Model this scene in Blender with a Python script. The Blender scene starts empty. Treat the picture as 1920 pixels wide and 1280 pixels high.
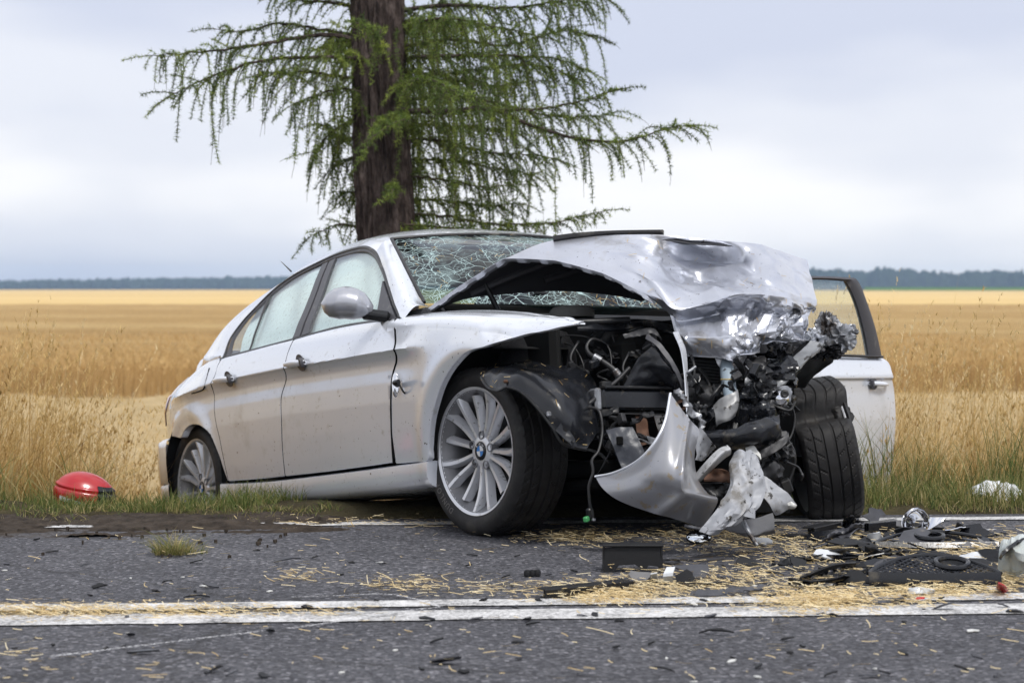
import bpy, math, random
import numpy as np
from mathutils import Vector, Matrix, noise as mnoise

random.seed(7)
RNG = np.random.default_rng(7)
PI = math.pi
SC = bpy.context.scene
COL = SC.collection

# ------------------------------------------------------------------ camera
FPX, HORIZON, CAM_H = 4000.0, 545.0, 0.92          # fitted to image pixels of a 1920x1280 frame
PITCH = math.atan((640 - HORIZON) / FPX)
cam_d = bpy.data.cameras.new('camera')
cam = bpy.data.objects.new('camera', cam_d); COL.objects.link(cam)
cam.location = (0, 0, CAM_H)
cam.rotation_euler = (PI / 2 - PITCH, 0, 0)
cam_d.sensor_width = 36.0
cam_d.lens = FPX / 1920 * 36
cam_d.clip_start = 0.05; cam_d.clip_end = 9000
cam_d.dof.use_dof = True
cam_d.dof.focus_distance = 8.0
cam_d.dof.aperture_fstop = 5.0
SC.camera = cam

# ------------------------------------------------------------------ sky and sun
SUN_EL, SUN_AZ = math.radians(56), math.radians(150)   # azimuth clockwise from +Y
world = bpy.data.worlds.new('World'); SC.world = world; world.use_nodes = True
nt = world.node_tree; nt.nodes.clear()
def wn(t, **k):
    n = nt.nodes.new(t)
    for a, b in k.items(): setattr(n, a, b)
    return n
w_out = wn('ShaderNodeOutputWorld'); w_bg = wn('ShaderNodeBackground')
w_bg.inputs['Strength'].default_value = 0.1
w_sky = wn('ShaderNodeTexSky', sky_type='NISHITA', sun_disc=False)
w_sky.sun_elevation = SUN_EL; w_sky.sun_rotation = SUN_AZ; w_sky.dust_density = 3.0
w_tc = wn('ShaderNodeTexCoord')
w_map = wn('ShaderNodeMapping'); w_map.inputs['Scale'].default_value = (1.0, 1.0, 3.2)
w_map.inputs['Location'].default_value = (0.119, 1.7325, 4.684)
w_n1 = wn('ShaderNodeTexNoise'); w_n1.inputs['Scale'].default_value = 2.6; w_n1.inputs['Detail'].default_value = 4; w_n1.inputs['Roughness'].default_value = 0.42
w_r = wn('ShaderNodeValToRGB')
w_r.color_ramp.interpolation = 'EASE'
e = w_r.color_ramp.elements
e[0].position = 0.39; e[0].color = (5.4, 5.75, 6.9, 1)
e[1].position = 0.60; e[1].color = (8.9, 8.85, 8.9, 1)
m_ = e.new(0.50); m_.color = (6.9, 7.1, 7.75, 1)
w_mix = wn('ShaderNodeMixRGB'); w_mix.inputs[0].default_value = 0.93
L = nt.links.new
L(w_tc.outputs['Generated'], w_map.inputs['Vector']); L(w_map.outputs[0], w_n1.inputs['Vector'])
L(w_n1.outputs['Fac'], w_r.inputs['Fac']); L(w_sky.outputs[0], w_mix.inputs[1]); L(w_r.outputs[0], w_mix.inputs[2])
L(w_mix.outputs[0], w_bg.inputs['Color']); L(w_bg.outputs[0], w_out.inputs['Surface'])

sun_d = bpy.data.lights.new('sun', 'SUN'); sun_d.energy = 1.9; sun_d.angle = math.radians(12); sun_d.color = (1.0, 0.975, 0.94)
sun = bpy.data.objects.new('sun', sun_d); COL.objects.link(sun)
_s = Vector((math.sin(SUN_AZ) * math.cos(SUN_EL), math.cos(SUN_AZ) * math.cos(SUN_EL), math.sin(SUN_EL)))
sun.rotation_euler = _s.to_track_quat('Z', 'Y').to_euler(); sun.location = (4, -4, 12)

vs = SC.view_settings
vs.view_transform = 'Standard'; vs.look = 'None'; vs.exposure = 0.40; vs.gamma = 1.0; vs.use_curve_mapping = False
SC.render.engine = 'CYCLES'
SC.cycles.use_denoising = True
SC.cycles.max_bounces = 8; SC.cycles.transparent_max_bounces = 12; SC.cycles.volume_bounces = 0
SC.cycles.caustics_reflective = False; SC.cycles.caustics_refractive = False
SC.cycles.use_adaptive_sampling = True; SC.cycles.adaptive_threshold = 0.01

# ------------------------------------------------------------------ image pixel helpers (photograph frame -> metres)
_cp, _sp = math.cos(PITCH), math.sin(PITCH)
C_R = np.array([1.0, 0, 0]); C_F = np.array([0, _cp, -_sp]); C_U = np.array([0, _sp, _cp]); C_O = np.array([0, 0, CAM_H])
def ray(u, v): return C_F + C_R * (u - 960) / FPX + C_U * (640 - v) / FPX
def at(u, v, Y):
    r = ray(u, v); return C_O + r * (Y / r[1])
def on_ground(u, v, z=0.0):
    r = ray(u, v); return C_O + r * ((z - CAM_H) / r[2])

# ------------------------------------------------------------------ object helpers
def tag(o, label=None, cat=None, group=None, kind=None):
    if cat and not kind: kind = 'thing'
    if label: o['label'] = label
    if cat: o['category'] = cat
    if group: o['group'] = group
    if kind: o['kind'] = kind
    return o
def empty(name, loc=(0, 0, 0), rz=0.0, parent=None):
    o = bpy.data.objects.new(name, None); COL.objects.link(o)
    o.location = loc; o.rotation_euler = (0, 0, rz); o.empty_display_size = 0.1
    if parent: o.parent = parent
    return o
def mk(name, V, F, mat, parent=None, smooth=True, sharp=38, mats=None, midx=None):
    me = bpy.data.meshes.new(name)
    V = np.asarray(V, float)
    me.from_pydata(V.tolist() if len(V) < 4000 else [tuple(v) for v in V], [], F if isinstance(F, list) else F.tolist())
    if mats:
        for m in mats: me.materials.append(m)
        if midx is not None: me.polygons.foreach_set('material_index', np.asarray(midx, dtype=np.int32))
    else: me.materials.append(mat)
    if smooth:
        me.polygons.foreach_set('use_smooth', np.ones(len(me.polygons), dtype=bool))
        if sharp: me.set_sharp_from_angle(angle=math.radians(sharp))
    me.update()
    o = bpy.data.objects.new(name, me); COL.objects.link(o)
    if parent: o.parent = parent
    return o
class MB:
    """collects shapes, then builds them as one mesh object"""
    def __init__(s): s.v = []; s.f = []; s.n = 0
    def add(s, V, F):
        V = np.asarray(V, float); s.v.append(V)
        s.f += [tuple(int(i) + s.n for i in f) for f in F]; s.n += len(V); return s
    def build(s, name, mat, parent=None, smooth=True, sharp=38):
        return mk(name, np.concatenate(s.v), s.f, mat, parent, smooth, sharp)
def rs(P, n, smooth=True, closed=False):
    """resample a polyline to n points (Catmull-Rom through the points when smooth)"""
    P = np.asarray(P, float)
    if smooth and len(P) > 2:
        Q = np.vstack([P[-1:], P, P[:2]]) if closed else np.vstack([2 * P[0] - P[1], P, 2 * P[-1] - P[-2]])
        out = []
        m = len(Q) - 3
        for i in range(m):
            p0, p1, p2, p3 = Q[i:i + 4]
            t = np.linspace(0, 1, 14, endpoint=False)[:, None]
            out.append(0.5 * ((2 * p1) + (-p0 + p2) * t + (2 * p0 - 5 * p1 + 4 * p2 - p3) * t * t + (-p0 + 3 * p1 - 3 * p2 + p3) * t ** 3))
        out.append(Q[-2][None]); P = np.vstack(out)
    elif closed: P = np.vstack([P, P[:1]])
    d = np.r_[0, np.cumsum(np.linalg.norm(np.diff(P, axis=0), axis=1))]
    s = np.linspace(0, d[-1], n + 1)[:-1] if closed else np.linspace(0, d[-1], n)
    return np.stack([np.interp(s, d, P[:, k]) for k in range(P.shape[1])], 1)
def coons(B, T, Lc, Rc):
    """B,T: nu points (bottom, top, left->right); Lc,Rc: nv points (bottom->top). grid [nv,nu,dim]"""
    nu, nv = len(B), len(Lc)
    u = np.linspace(0, 1, nu)[None, :, None]; v = np.linspace(0, 1, nv)[:, None, None]
    S = (1 - v) * B[None] + v * T[None] + (1 - u) * Lc[:, None] + u * Rc[:, None]
    S -= (1 - u) * (1 - v) * B[0] + u * (1 - v) * B[-1] + (1 - u) * v * T[0] + u * v * T[-1]
    return S
def grid_faces(nv, nu, flip=False, wrap_u=False, wrap_v=False):
    F = []
    for j in range(nv if wrap_v else nv - 1):
        j2 = (j + 1) % nv
        for i in range(nu if wrap_u else nu - 1):
            i2 = (i + 1) % nu
            f = (j * nu + i, j * nu + i2, j2 * nu + i2, j2 * nu + i)
            F.append(f[::-1] if flip else f)
    return F
def box(c, s, R=None, bev=0.0):
    """box with chamfered edges: centre c, full size s, rotation matrix R"""
    c = np.asarray(c, float); h = np.asarray(s, float) / 2
    if bev <= 0:
        V = np.array([[x, y, z] for x in (-1, 1) for y in (-1, 1) for z in (-1, 1)]) * h
        F = [(0, 1, 3, 2), (4, 6, 7, 5), (0, 4, 5, 1), (2, 3, 7, 6), (0, 2, 6, 4), (1, 5, 7, 3)]
    else:
        b = min(bev, *(h * 0.9)); V = []; idx = {}
        for x in (-1, 1):
            for y in (-1, 1):
                for z in (-1, 1):
                    for k in range(3):
                        p = np.array([x, y, z]) * (h - b); p[k] += (x, y, z)[k] * b
                        idx[(x, y, z, k)] = len(V); V.append(p)
        F = []
        for k in range(3):
            a, d = [(1, 2), (2, 0), (0, 1)][k]
            for sgn in (-1, 1):
                q = []
                for (p1, p2) in ((-1, -1), (1, -1), (1, 1), (-1, 1)):
                    t = [0, 0, 0]; t[k] = sgn; t[a] = p1; t[d] = p2; q.append(idx[(*t, k)])
                F.append(tuple(q if sgn > 0 else q[::-1]))
        for k in range(3):
            a, d = (k + 1) % 3, (k + 2) % 3
            for p1 in (-1, 1):
                for p2 in (-1, 1):
                    t1 = [0, 0, 0]; t1[a] = p1; t1[d] = p2; t2 = list(t1); t1[k] = -1; t2[k] = 1
                    q = (idx[(*t1, a)], idx[(*t2, a)], idx[(*t2, d)], idx[(*t1, d)])
                    F.append(q if p1 * p2 > 0 else q[::-1])
        for x in (-1, 1):
            for y in (-1, 1):
                for z in (-1, 1):
                    q = (idx[(x, y, z, 0)], idx[(x, y, z, 1)], idx[(x, y, z, 2)])
                    F.append(q if x * y * z > 0 else q[::-1])
        V = np.array(V)
    if R is not None: V = V @ np.asarray(R).T
    return V + c, F
def frames(P):
    P = np.asarray(P, float); T = np.gradient(P, axis=0)
    T /= np.linalg.norm(T, axis=1)[:, None] + 1e-12
    n = np.cross(T[0], [0, 0, 1.0])
    if np.linalg.norm(n) < 1e-3: n = np.cross(T[0], [1.0, 0, 0])
    n /= np.linalg.norm(n); N = []
    for t in T:
        n = n - t * (n @ t); n /= np.linalg.norm(n) + 1e-12; N.append(n)
    N = np.array(N); return T, N, np.cross(T, N)
def tube(P, r, n=8, cap=True):
    P = np.asarray(P, float); r = np.broadcast_to(np.asarray(r, float), (len(P),))
    T, N, B = frames(P)
    a = np.linspace(0, 2 * PI, n, endpoint=False)
    V = P[:, None] + r[:, None, None] * (np.cos(a)[None, :, None] * N[:, None] + np.sin(a)[None, :, None] * B[:, None])
    F = grid_faces(len(P), n, wrap_u=True)
    if cap: F += [tuple(range(n))[::-1], tuple((len(P) - 1) * n + i for i in range(n))]
    return V.reshape(-1, 3), F
def prism(poly, d0, d1, axes, origin):
    """extrude a 2D polygon: axes = (ex, ey, en)"""
    ex, ey, en = [np.asarray(a, float) for a in axes]; o = np.asarray(origin, float)
    n = len(poly); V = []
    for d in (d0, d1): V += [o + ex * p[0] + ey * p[1] + en * d for p in poly]
    F = [tuple(range(n))[::-1], tuple(range(n, 2 * n))] + [(i, (i + 1) % n, n + (i + 1) % n, n + i) for i in range(n)]
    return np.array(V), F
def lathe(prof, n, axis_o, ax, ref=None):
    """prof: (radius, along) pairs, axis direction ax"""
    ax = np.asarray(ax, float); ax /= np.linalg.norm(ax)
    if ref is None: ref = [0, 0, 1.0] if abs(ax[2]) < 0.9 else [1.0, 0, 0]
    e1 = np.asarray(ref, float) - ax * (ax @ np.asarray(ref, float)); e1 /= np.linalg.norm(e1); e2 = np.cross(ax, e1)
    a = np.linspace(0, 2 * PI, n, endpoint=False)
    pr = np.asarray(prof, float)
    V = np.asarray(axis_o)[None, None] + pr[:, None, 0:1] * (np.cos(a)[None, :, None] * e1 + np.sin(a)[None, :, None] * e2) + pr[:, None, 1:2] * ax
    return V.reshape(-1, 3), grid_faces(len(pr), n, wrap_u=True)
def sheet_solid(G, th, flip=False):
    """grid [nv,nu,3] -> closed thin solid"""
    nv, nu, _ = G.shape
    du = np.gradient(G, axis=1); dv = np.gradient(G, axis=0)
    N = np.cross(du, dv); N /= np.linalg.norm(N, axis=2)[..., None] + 1e-12
    if flip: N = -N
    A = G.reshape(-1, 3); B = (G - N * th).reshape(-1, 3); k = nv * nu
    F = grid_faces(nv, nu, flip) + [tuple(k + i for i in f[::-1]) for f in grid_faces(nv, nu, flip)]
    lp = [i for i in range(nu)] + [j * nu + nu - 1 for j in range(1, nv)] + [(nv - 1) * nu + i for i in range(nu - 2, -1, -1)] + [j * nu for j in range(nv - 2, 0, -1)]
    for a, b in zip(lp, lp[1:] + lp[:1]):
        f = (b, a, k + a, k + b); F.append(f[::-1] if flip else f)
    return np.vstack([A, B]), F
def nz(P, sc, seed=0.0, oct=3):
    return np.array([mnoise.fractal(Vector((p[0] * sc + seed, p[1] * sc - seed, p[2] * sc + 2 * seed)), 1.0, 2.0, oct) for p in P])

# ------------------------------------------------------------------ materials
MATS = {}
def mat(name, base, rough=0.5, metal=0.0, coat=0.0, spec=0.5, var=0.0, vscale=8.0, bump=0.0, bscale=40.0, dirt=None, trans=0.0, subs=None, twoside=None, rough_var=0.0):
    m = bpy.data.materials.new(name); m.use_nodes = True; t = m.node_tree; l = t.links.new
    b = t.nodes['Principled BSDF']
    b.inputs['Base Color'].default_value = (*base, 1); b.inputs['Roughness'].default_value = rough; b.inputs['Metallic'].default_value = metal
    b.inputs['Coat Weight'].default_value = coat; b.inputs['Coat Roughness'].default_value = 0.04; b.inputs['Specular IOR Level'].default_value = spec
    b.inputs['Transmission Weight'].default_value = trans
    tc = t.nodes.new('ShaderNodeTexCoord'); src = None
    if var > 0:
        n = t.nodes.new('ShaderNodeTexNoise'); n.inputs['Scale'].default_value = vscale; n.inputs['Detail'].default_value = 6; n.inputs['Roughness'].default_value = 0.65
        l(tc.outputs['Object'], n.inputs['Vector'])
        r = t.nodes.new('ShaderNodeValToRGB'); e = r.color_ramp.elements
        e[0].position = 0.3; e[1].position = 0.7
        e[0].color = (*[max(0, c * (1 - var)) for c in base], 1); e[1].color = (*[min(1, c * (1 + var)) for c in base], 1)
        l(n.outputs['Fac'], r.inputs['Fac']); src = r.outputs[0]
    if dirt:    # (colour, scale, threshold, soft)
        for (dc, ds, th, soft) in dirt:
            n = t.nodes.new('ShaderNodeTexNoise'); n.inputs['Scale'].default_value = ds; n.inputs['Detail'].default_value = 4; n.inputs['Roughness'].default_value = 0.6
            l(tc.outputs['Object'], n.inputs['Vector'])
            r = t.nodes.new('ShaderNodeMapRange'); r.inputs['From Min'].default_value = th; r.inputs['From Max'].default_value = th + soft
            l(n.outputs['Fac'], r.inputs['Value'])
            mx = t.nodes.new('ShaderNodeMixRGB'); mx.inputs[2].default_value = (*dc, 1); mx.inputs[1].default_value = (*base, 1)
            if src: l(src, mx.inputs[1])
            l(r.outputs[0], mx.inputs[0]); src = mx.outputs[0]
    if src: l(src, b.inputs['Base Color'])
    if rough_var:
        n = t.nodes.new('ShaderNodeTexNoise'); n.inputs['Scale'].default_value = vscale * 2; n.inputs['Detail'].default_value = 5
        l(tc.outputs['Object'], n.inputs['Vector'])
        r = t.nodes.new('ShaderNodeMapRange'); r.inputs['To Min'].default_value = max(0.02, rough - rough_var); r.inputs['To Max'].default_value = min(1, rough + rough_var)
        l(n.outputs['Fac'], r.inputs['Value']); l(r.outputs[0], b.inputs['Roughness'])
    if bump > 0:
        n = t.nodes.new('ShaderNodeTexNoise'); n.inputs['Scale'].default_value = bscale; n.inputs['Detail'].default_value = 6; n.inputs['Roughness'].default_value = 0.6
        l(tc.outputs['Object'], n.inputs['Vector'])
        bp = t.nodes.new('ShaderNodeBump'); bp.inputs['Strength'].default_value = 1.0; bp.inputs['Distance'].default_value = bump
        l(n.outputs['Fac'], bp.inputs['Height']); l(bp.outputs[0], b.inputs['Normal'])
    MATS[name] = m; return m
PAINT = mat('silver_paint', (0.775, 0.805, 0.865), 0.24, 0.30, coat=1.0, dirt=[((0.60, 0.61, 0.625), 3.0, 0.58, 0.15), ((0.12, 0.10, 0.08), 70.0, 0.665, 0.03), ((0.60, 0.605, 0.61), 22.0, 0.62, 0.10)])
PAINT_DIRTY = mat('scratched_silver_paint', (0.60, 0.62, 0.68), 0.34, 0.72, coat=0.2, var=0.08, vscale=5, bump=0.002, bscale=14, rough_var=0.08,
                  dirt=[((0.36, 0.34, 0.31), 5.0, 0.60, 0.15), ((0.07, 0.06, 0.05), 26.0, 0.68, 0.05), ((0.05, 0.045, 0.04), 90.0, 0.675, 0.03)])
BARE = mat('crumpled_metal', (0.56, 0.58, 0.62), 0.34, 0.75, var=0.22, vscale=7, bump=0.006, bscale=26, rough_var=0.12,
           dirt=[((0.22, 0.18, 0.14), 8.0, 0.57, 0.12), ((0.05, 0.045, 0.04), 36.0, 0.63, 0.05)])
STEEL = mat('bright_steel', (0.30, 0.31, 0.33), 0.42, 0.7, var=0.35, vscale=14, bump=0.004, bscale=45, dirt=[((0.06, 0.05, 0.045), 16.0, 0.48, 0.14)])
CHROME = mat('chrome', (0.78, 0.79, 0.82), 0.08, 1.0)
ALLOY = mat('alloy', (0.70, 0.71, 0.74), 0.28, 0.45, coat=0.5, var=0.05, vscale=9, dirt=[((0.20, 0.19, 0.17), 30.0, 0.60, 0.12)])
ALLOY_IN = mat('alloy_barrel', (0.26, 0.26, 0.27), 0.45, 0.5, var=0.2, vscale=9)
RUBBER = mat('tyre_rubber', (0.020, 0.019, 0.019), 0.6, spec=0.32, var=0.35, vscale=20, bump=0.0006, bscale=120, dirt=[((0.055, 0.05, 0.044), 9.0, 0.56, 0.2)])
RUBBER_L = mat('rubber_letters', (0.12, 0.11, 0.105), 0.7)
BLACK = mat('black_plastic', (0.012, 0.0125, 0.014), 0.32, spec=0.32, bump=0.0010, bscale=60, rough_var=0.12, dirt=[((0.06, 0.056, 0.05), 9.0, 0.58, 0.2)])
BLACK_G = mat('gloss_black_plastic', (0.010, 0.011, 0.014), 0.24, spec=0.45, bump=0.002, bscale=12, rough_var=0.1, dirt=[((0.07, 0.062, 0.05), 14.0, 0.60, 0.12)])
DARK = mat('dark_steel', (0.03, 0.03, 0.032), 0.45, 0.4, var=0.5, vscale=15, bump=0.002, bscale=40)
TRIM = mat('window_trim', (0.022, 0.021, 0.022), 0.42, dirt=[((0.12, 0.11, 0.095), 12.0, 0.56, 0.15)])
FRAME = mat('pillar_film', (0.055, 0.054, 0.062), 0.4, dirt=[((0.12, 0.115, 0.11), 20.0, 0.60, 0.12)])
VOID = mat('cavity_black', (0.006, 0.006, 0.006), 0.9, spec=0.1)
LINER = mat('arch_liner', (0.012, 0.012, 0.012), 0.85, spec=0.15)
FABRIC = mat('airbag_fabric', (0.79, 0.86, 0.84), 0.9, var=0.07, vscale=6, spec=0.1)
SEAT = mat('seat_fabric', (0.035, 0.035, 0.04), 0.8)
HOSE = mat('hose_rubber', (0.016, 0.016, 0.017), 0.45)
WHITE_PL = mat('white_plastic', (0.66, 0.66, 0.63), 0.4, var=0.1, vscale=10, dirt=[((0.2, 0.18, 0.15), 18.0, 0.58, 0.1)])
RUST = mat('rusty_steel', (0.10, 0.05, 0.03), 0.7, 0.3, var=0.5, vscale=20)
BLUE = mat('emblem_blue', (0.03, 0.20, 0.55), 0.25, coat=0.5)
WHITE = mat('emblem_white', (0.75, 0.76, 0.78), 0.3, coat=0.5)
GREEN = mat('connector_green', (0.05, 0.28, 0.09), 0.45)
RED = mat('red_shell', (0.40, 0.006, 0.010), 0.28, coat=0.6, var=0.08)
REDLENS = mat('red_lens', (0.5, 0.02, 0.02), 0.15, coat=1.0)
# ------------------------------------------------------------------ fast mesh for vegetation
def mk_np(name, V, F, mat, tint=None, parent=None, smooth=False):
    """V [n,3], F [m,k] with constant k; tint per vertex -> float attribute"""
    me = bpy.data.meshes.new(name); V = np.ascontiguousarray(V, dtype=np.float32); F = np.ascontiguousarray(F, dtype=np.int32)
    m, k = F.shape
    me.vertices.add(len(V)); me.vertices.foreach_set('co', V.ravel())
    me.loops.add(m * k); me.loops.foreach_set('vertex_index', F.ravel())
    me.polygons.add(m); me.polygons.foreach_set('loop_start', np.arange(0, m * k, k, dtype=np.int32))
    me.polygons.foreach_set('loop_total', np.full(m, k, dtype=np.int32))
    if smooth: me.polygons.foreach_set('use_smooth', np.ones(m, dtype=bool))
    if tint is not None:
        a = me.attributes.new('tint', 'FLOAT', 'POINT'); a.data.foreach_set('value', np.ascontiguousarray(tint, dtype=np.float32))
    me.materials.append(mat); me.update(); me.validate()
    o = bpy.data.objects.new(name, me); COL.objects.link(o)
    if parent: o.parent = parent
    return o
def tint_mat(name, stops, rough=0.7, transl=0.25, spec=0.25):
    m = bpy.data.materials.new(name); m.use_nodes = True; t = m.node_tree; l = t.links.new
    b = t.nodes['Principled BSDF']; out = t.nodes['Material Output']
    a = t.nodes.new('ShaderNodeAttribute'); a.attribute_name = 'tint'
    r = t.nodes.new('ShaderNodeValToRGB'); e = r.color_ramp.elements
    while len(e) < len(stops): e.new(0.5)
    for i, (p, c) in enumerate(stops): e[i].position = p; e[i].color = (*c, 1)
    l(a.outputs['Fac'], r.inputs['Fac']); l(r.outputs[0], b.inputs['Base Color'])
    b.inputs['Roughness'].default_value = rough; b.inputs['Specular IOR Level'].default_value = spec
    if transl:
        tr = t.nodes.new('ShaderNodeBsdfTranslucent'); mx = t.nodes.new('ShaderNodeMixShader'); mx.inputs[0].default_value = transl
        l(r.outputs[0], tr.inputs['Color']); l(b.outputs[0], mx.inputs[1]); l(tr.outputs[0], mx.inputs[2]); l(mx.outputs[0], out.inputs['Surface'])
    return m
def blades(base, h, w, lean, azim, segs=3, curl=1.0, twist=None):
    """ribbons: base[n,3], height, width, lean (horizontal reach), azimuth of lean"""
    n = len(base); t = np.linspace(0, 1, segs + 1)
    dirx, diry = np.cos(azim), np.sin(azim)
    wa = azim + PI / 2 if twist is None else twist
    wx, wy = np.cos(wa), np.sin(wa)
    V = np.zeros((n, segs + 1, 2, 3))
    for i, tt in enumerate(t):
        off = lean * tt ** (1 + curl)
        z = h * (tt - 0.35 * np.minimum(1, (lean / np.maximum(h, 1e-3))) * tt ** 2)
        ww = w * (1 - tt) ** 0.6 * 0.5 if i < segs else w * 0.03
        for s in (0, 1):
            sg = -1 if s == 0 else 1
            V[:, i, s, 0] = base[:, 0] + dirx * off + sg * wx * ww
            V[:, i, s, 1] = base[:, 1] + diry * off + sg * wy * ww
            V[:, i, s, 2] = base[:, 2] + z
    k = (segs + 1) * 2
    F = np.array([[2 * i, 2 * i + 1, 2 * i + 3, 2 * i + 2] for i in range(segs)])
    FF = (F[None] + (np.arange(n) * k)[:, None, None]).reshape(-1, 4)
    return V.reshape(-1, 3), FF, k

# ------------------------------------------------------------------ the setting: road frame
RA = math.atan(0.0765)
RE = np.array([math.cos(RA), math.sin(RA)]); RN = np.array([-math.sin(RA), math.cos(RA)])
def rd(e, n, z=0.0): return (RE[0] * e + RN[0] * n, RE[1] * e + RN[1] * n, z)
def to_en(x, y): return x * RE[0] + y * RE[1], x * RN[0] + y * RN[1]
PROF_N = [8.50, 8.66, 8.8, 9.2, 9.6, 10.0, 10.5, 11.0, 12.0, 13.0, 16, 60, 300, 1500, 6000]
PROF_Z = [-0.02, 0.01, 0.03, 0.02, -0.07, -0.25, -0.44, -0.60, -0.78, -0.82, -0.82, -0.82, -0.75, 1.2, 3.0]
def terr(x, y):
    e, n = to_en(np.asarray(x, float), np.asarray(y, float))
    z = np.interp(n, PROF_N, PROF_Z)
    bump = 0.03 * np.sin(e * 2.1 + 1.3 * np.sin(n * 1.7)) + 0.02 * np.sin(e * 5.3 + n * 3.1)
    return z + bump * np.clip((n - 8.75) / 0.5, 0, 1) * (n < 60)

def surf_mat(name, build):
    m = bpy.data.materials.new(name); m.use_nodes = True; t = m.node_tree
    build(t, t.nodes['Principled BSDF'], lambda ty, **k: _nn(t, ty, **k), t.links.new); return m
def _nn(t, ty, **k):
    n = t.nodes.new(ty)
    for a, b in k.items():
        if a.startswith('_'): setattr(n, a[1:], b)
        else: n.inputs[a.replace('__', ' ')].default_value = b
    return n
def ramp(t, stops):
    r = t.nodes.new('ShaderNodeValToRGB'); e = r.color_ramp.elements
    while len(e) < len(stops): e.new(0.5)
    for i, (p, c) in enumerate(stops): e[i].position = p; e[i].color = (*c, 1) if len(c) == 3 else c
    return r
def asphalt(t, b, N, l):
    tc = N('ShaderNodeTexCoord')
    big = N('ShaderNodeTexNoise', Scale=0.9, Detail=6.0, Roughness=0.6); l(tc.outputs['Object'], big.inputs['Vector'])
    rb = ramp(t, [(0.32, (0.058, 0.059, 0.067)), (0.5, (0.082, 0.083, 0.093)), (0.72, (0.112, 0.113, 0.124))]); l(big.outputs['Fac'], rb.inputs['Fac'])
    vor = N('ShaderNodeTexVoronoi', Scale=95.0); l(tc.outputs['Object'], vor.inputs['Vector'])
    rv = ramp(t, [(0.0, (0.35, 0.34, 0.35)), (0.45, (0.85, 0.85, 0.88)), (0.8, (1.25, 1.22, 1.2)), (0.95, (2.0, 1.95, 1.9)), (1.0, (3.6, 3.5, 3.4))])
    sep = N('ShaderNodeSeparateColor'); l(vor.outputs['Color'], sep.inputs[0]); l(sep.outputs[0], rv.inputs['Fac'])
    mul = N('ShaderNodeMixRGB', _blend_type='MULTIPLY'); mul.inputs[0].default_value = 1
    l(rb.outputs[0], mul.inputs[1]); l(rv.outputs[0], mul.inputs[2])
    # muddy film brought onto the carriageway along the verge
    sx = N('ShaderNodeSeparateXYZ'); l(tc.outputs['Object'], sx.inputs[0])
    mr = N('ShaderNodeMapRange'); mr.inputs['From Min'].default_value = 7.55; mr.inputs['From Max'].default_value = 8.5; l(sx.outputs['Y'], mr.inputs['Value'])
    mx_ = N('ShaderNodeMapRange'); mx_.inputs['From Min'].default_value = -0.2; mx_.inputs['From Max'].default_value = -1.3; l(sx.outputs['X'], mx_.inputs['Value'])
    mn = N('ShaderNodeTexNoise', Scale=6.0, Detail=8.0, Roughness=0.7); l(tc.outputs['Object'], mn.inputs['Vector'])
    mm = N('ShaderNodeMath', _operation='MULTIPLY'); l(mr.outputs[0], mm.inputs[0]); l(mx_.outputs[0], mm.inputs[1])
    ma = N('ShaderNodeMath', _operation='ADD'); l(mm.outputs[0], ma.inputs[0]); l(mn.outputs['Fac'], ma.inputs[1])
    mt = N('ShaderNodeMapRange'); mt.inputs['From Min'].default_value = 0.95; mt.inputs['From Max'].default_value = 1.25; l(ma.outputs[0], mt.inputs['Value'])
    mud = N('ShaderNodeMixRGB'); mud.inputs[2].default_value = (0.062, 0.050, 0.040, 1); l(mul.outputs[0], mud.inputs[1]); l(mt.outputs[0], mud.inputs[0])
    # hairline cracks and an old oil stain
    cv = N('ShaderNodeTexVoronoi', Scale=.75, _feature='DISTANCE_TO_EDGE'); cw = N('ShaderNodeMixRGB', _blend_type='LINEAR_LIGHT'); cw.inputs[0].default_value = .08; l(tc.outputs['Object'], cw.inputs[1]); l(mn.outputs['Color'], cw.inputs[2]); l(cw.outputs[0], cv.inputs['Vector'])
    cr = N('ShaderNodeMapRange'); cr.inputs['From Min'].default_value = .002; cr.inputs['From Max'].default_value = .006; cr.inputs['To Min'].default_value = .65; cr.inputs['To Max'].default_value = 0; l(cv.outputs['Distance'], cr.inputs['Value'])
    cm = N('ShaderNodeMixRGB'); cm.inputs[2].default_value = (.03, .029, .03, 1); l(cr.outputs[0], cm.inputs[0]); l(mud.outputs[0], cm.inputs[1])
    sn = N('ShaderNodeTexNoise', Scale=1.7, Detail=5.0, Roughness=.6); l(tc.outputs['Object'], sn.inputs['Vector']); sr = N('ShaderNodeMapRange'); sr.inputs['From Min'].default_value = .60; sr.inputs['From Max'].default_value = .70; sr.inputs['To Max'].default_value = .45; l(sn.outputs['Fac'], sr.inputs['Value'])
    sm_ = N('ShaderNodeMixRGB'); sm_.inputs[2].default_value = (.045, .043, .045, 1); l(sr.outputs[0], sm_.inputs[0]); l(cm.outputs[0], sm_.inputs[1])
    l(sm_.outputs[0], b.inputs['Base Color'])
    b.inputs['Roughness'].default_value = 0.78; b.inputs['Specular IOR Level'].default_value = 0.35
    fine = N('ShaderNodeTexNoise', Scale=260.0, Detail=3.0); l(tc.outputs['Object'], fine.inputs['Vector'])
    sm = N('ShaderNodeMath', _operation='MULTIPLY_ADD'); l(vor.outputs['Distance'], sm.inputs[0]); sm.inputs[1].default_value = -1.0; l(fine.outputs['Fac'], sm.inputs[2])
    bp = N('ShaderNodeBump', Strength=0.9, Distance=0.006); l(sm.outputs[0], bp.inputs['Height']); l(bp.outputs[0], b.inputs['Normal'])
ASPHALT = surf_mat('asphalt', asphalt)
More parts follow.
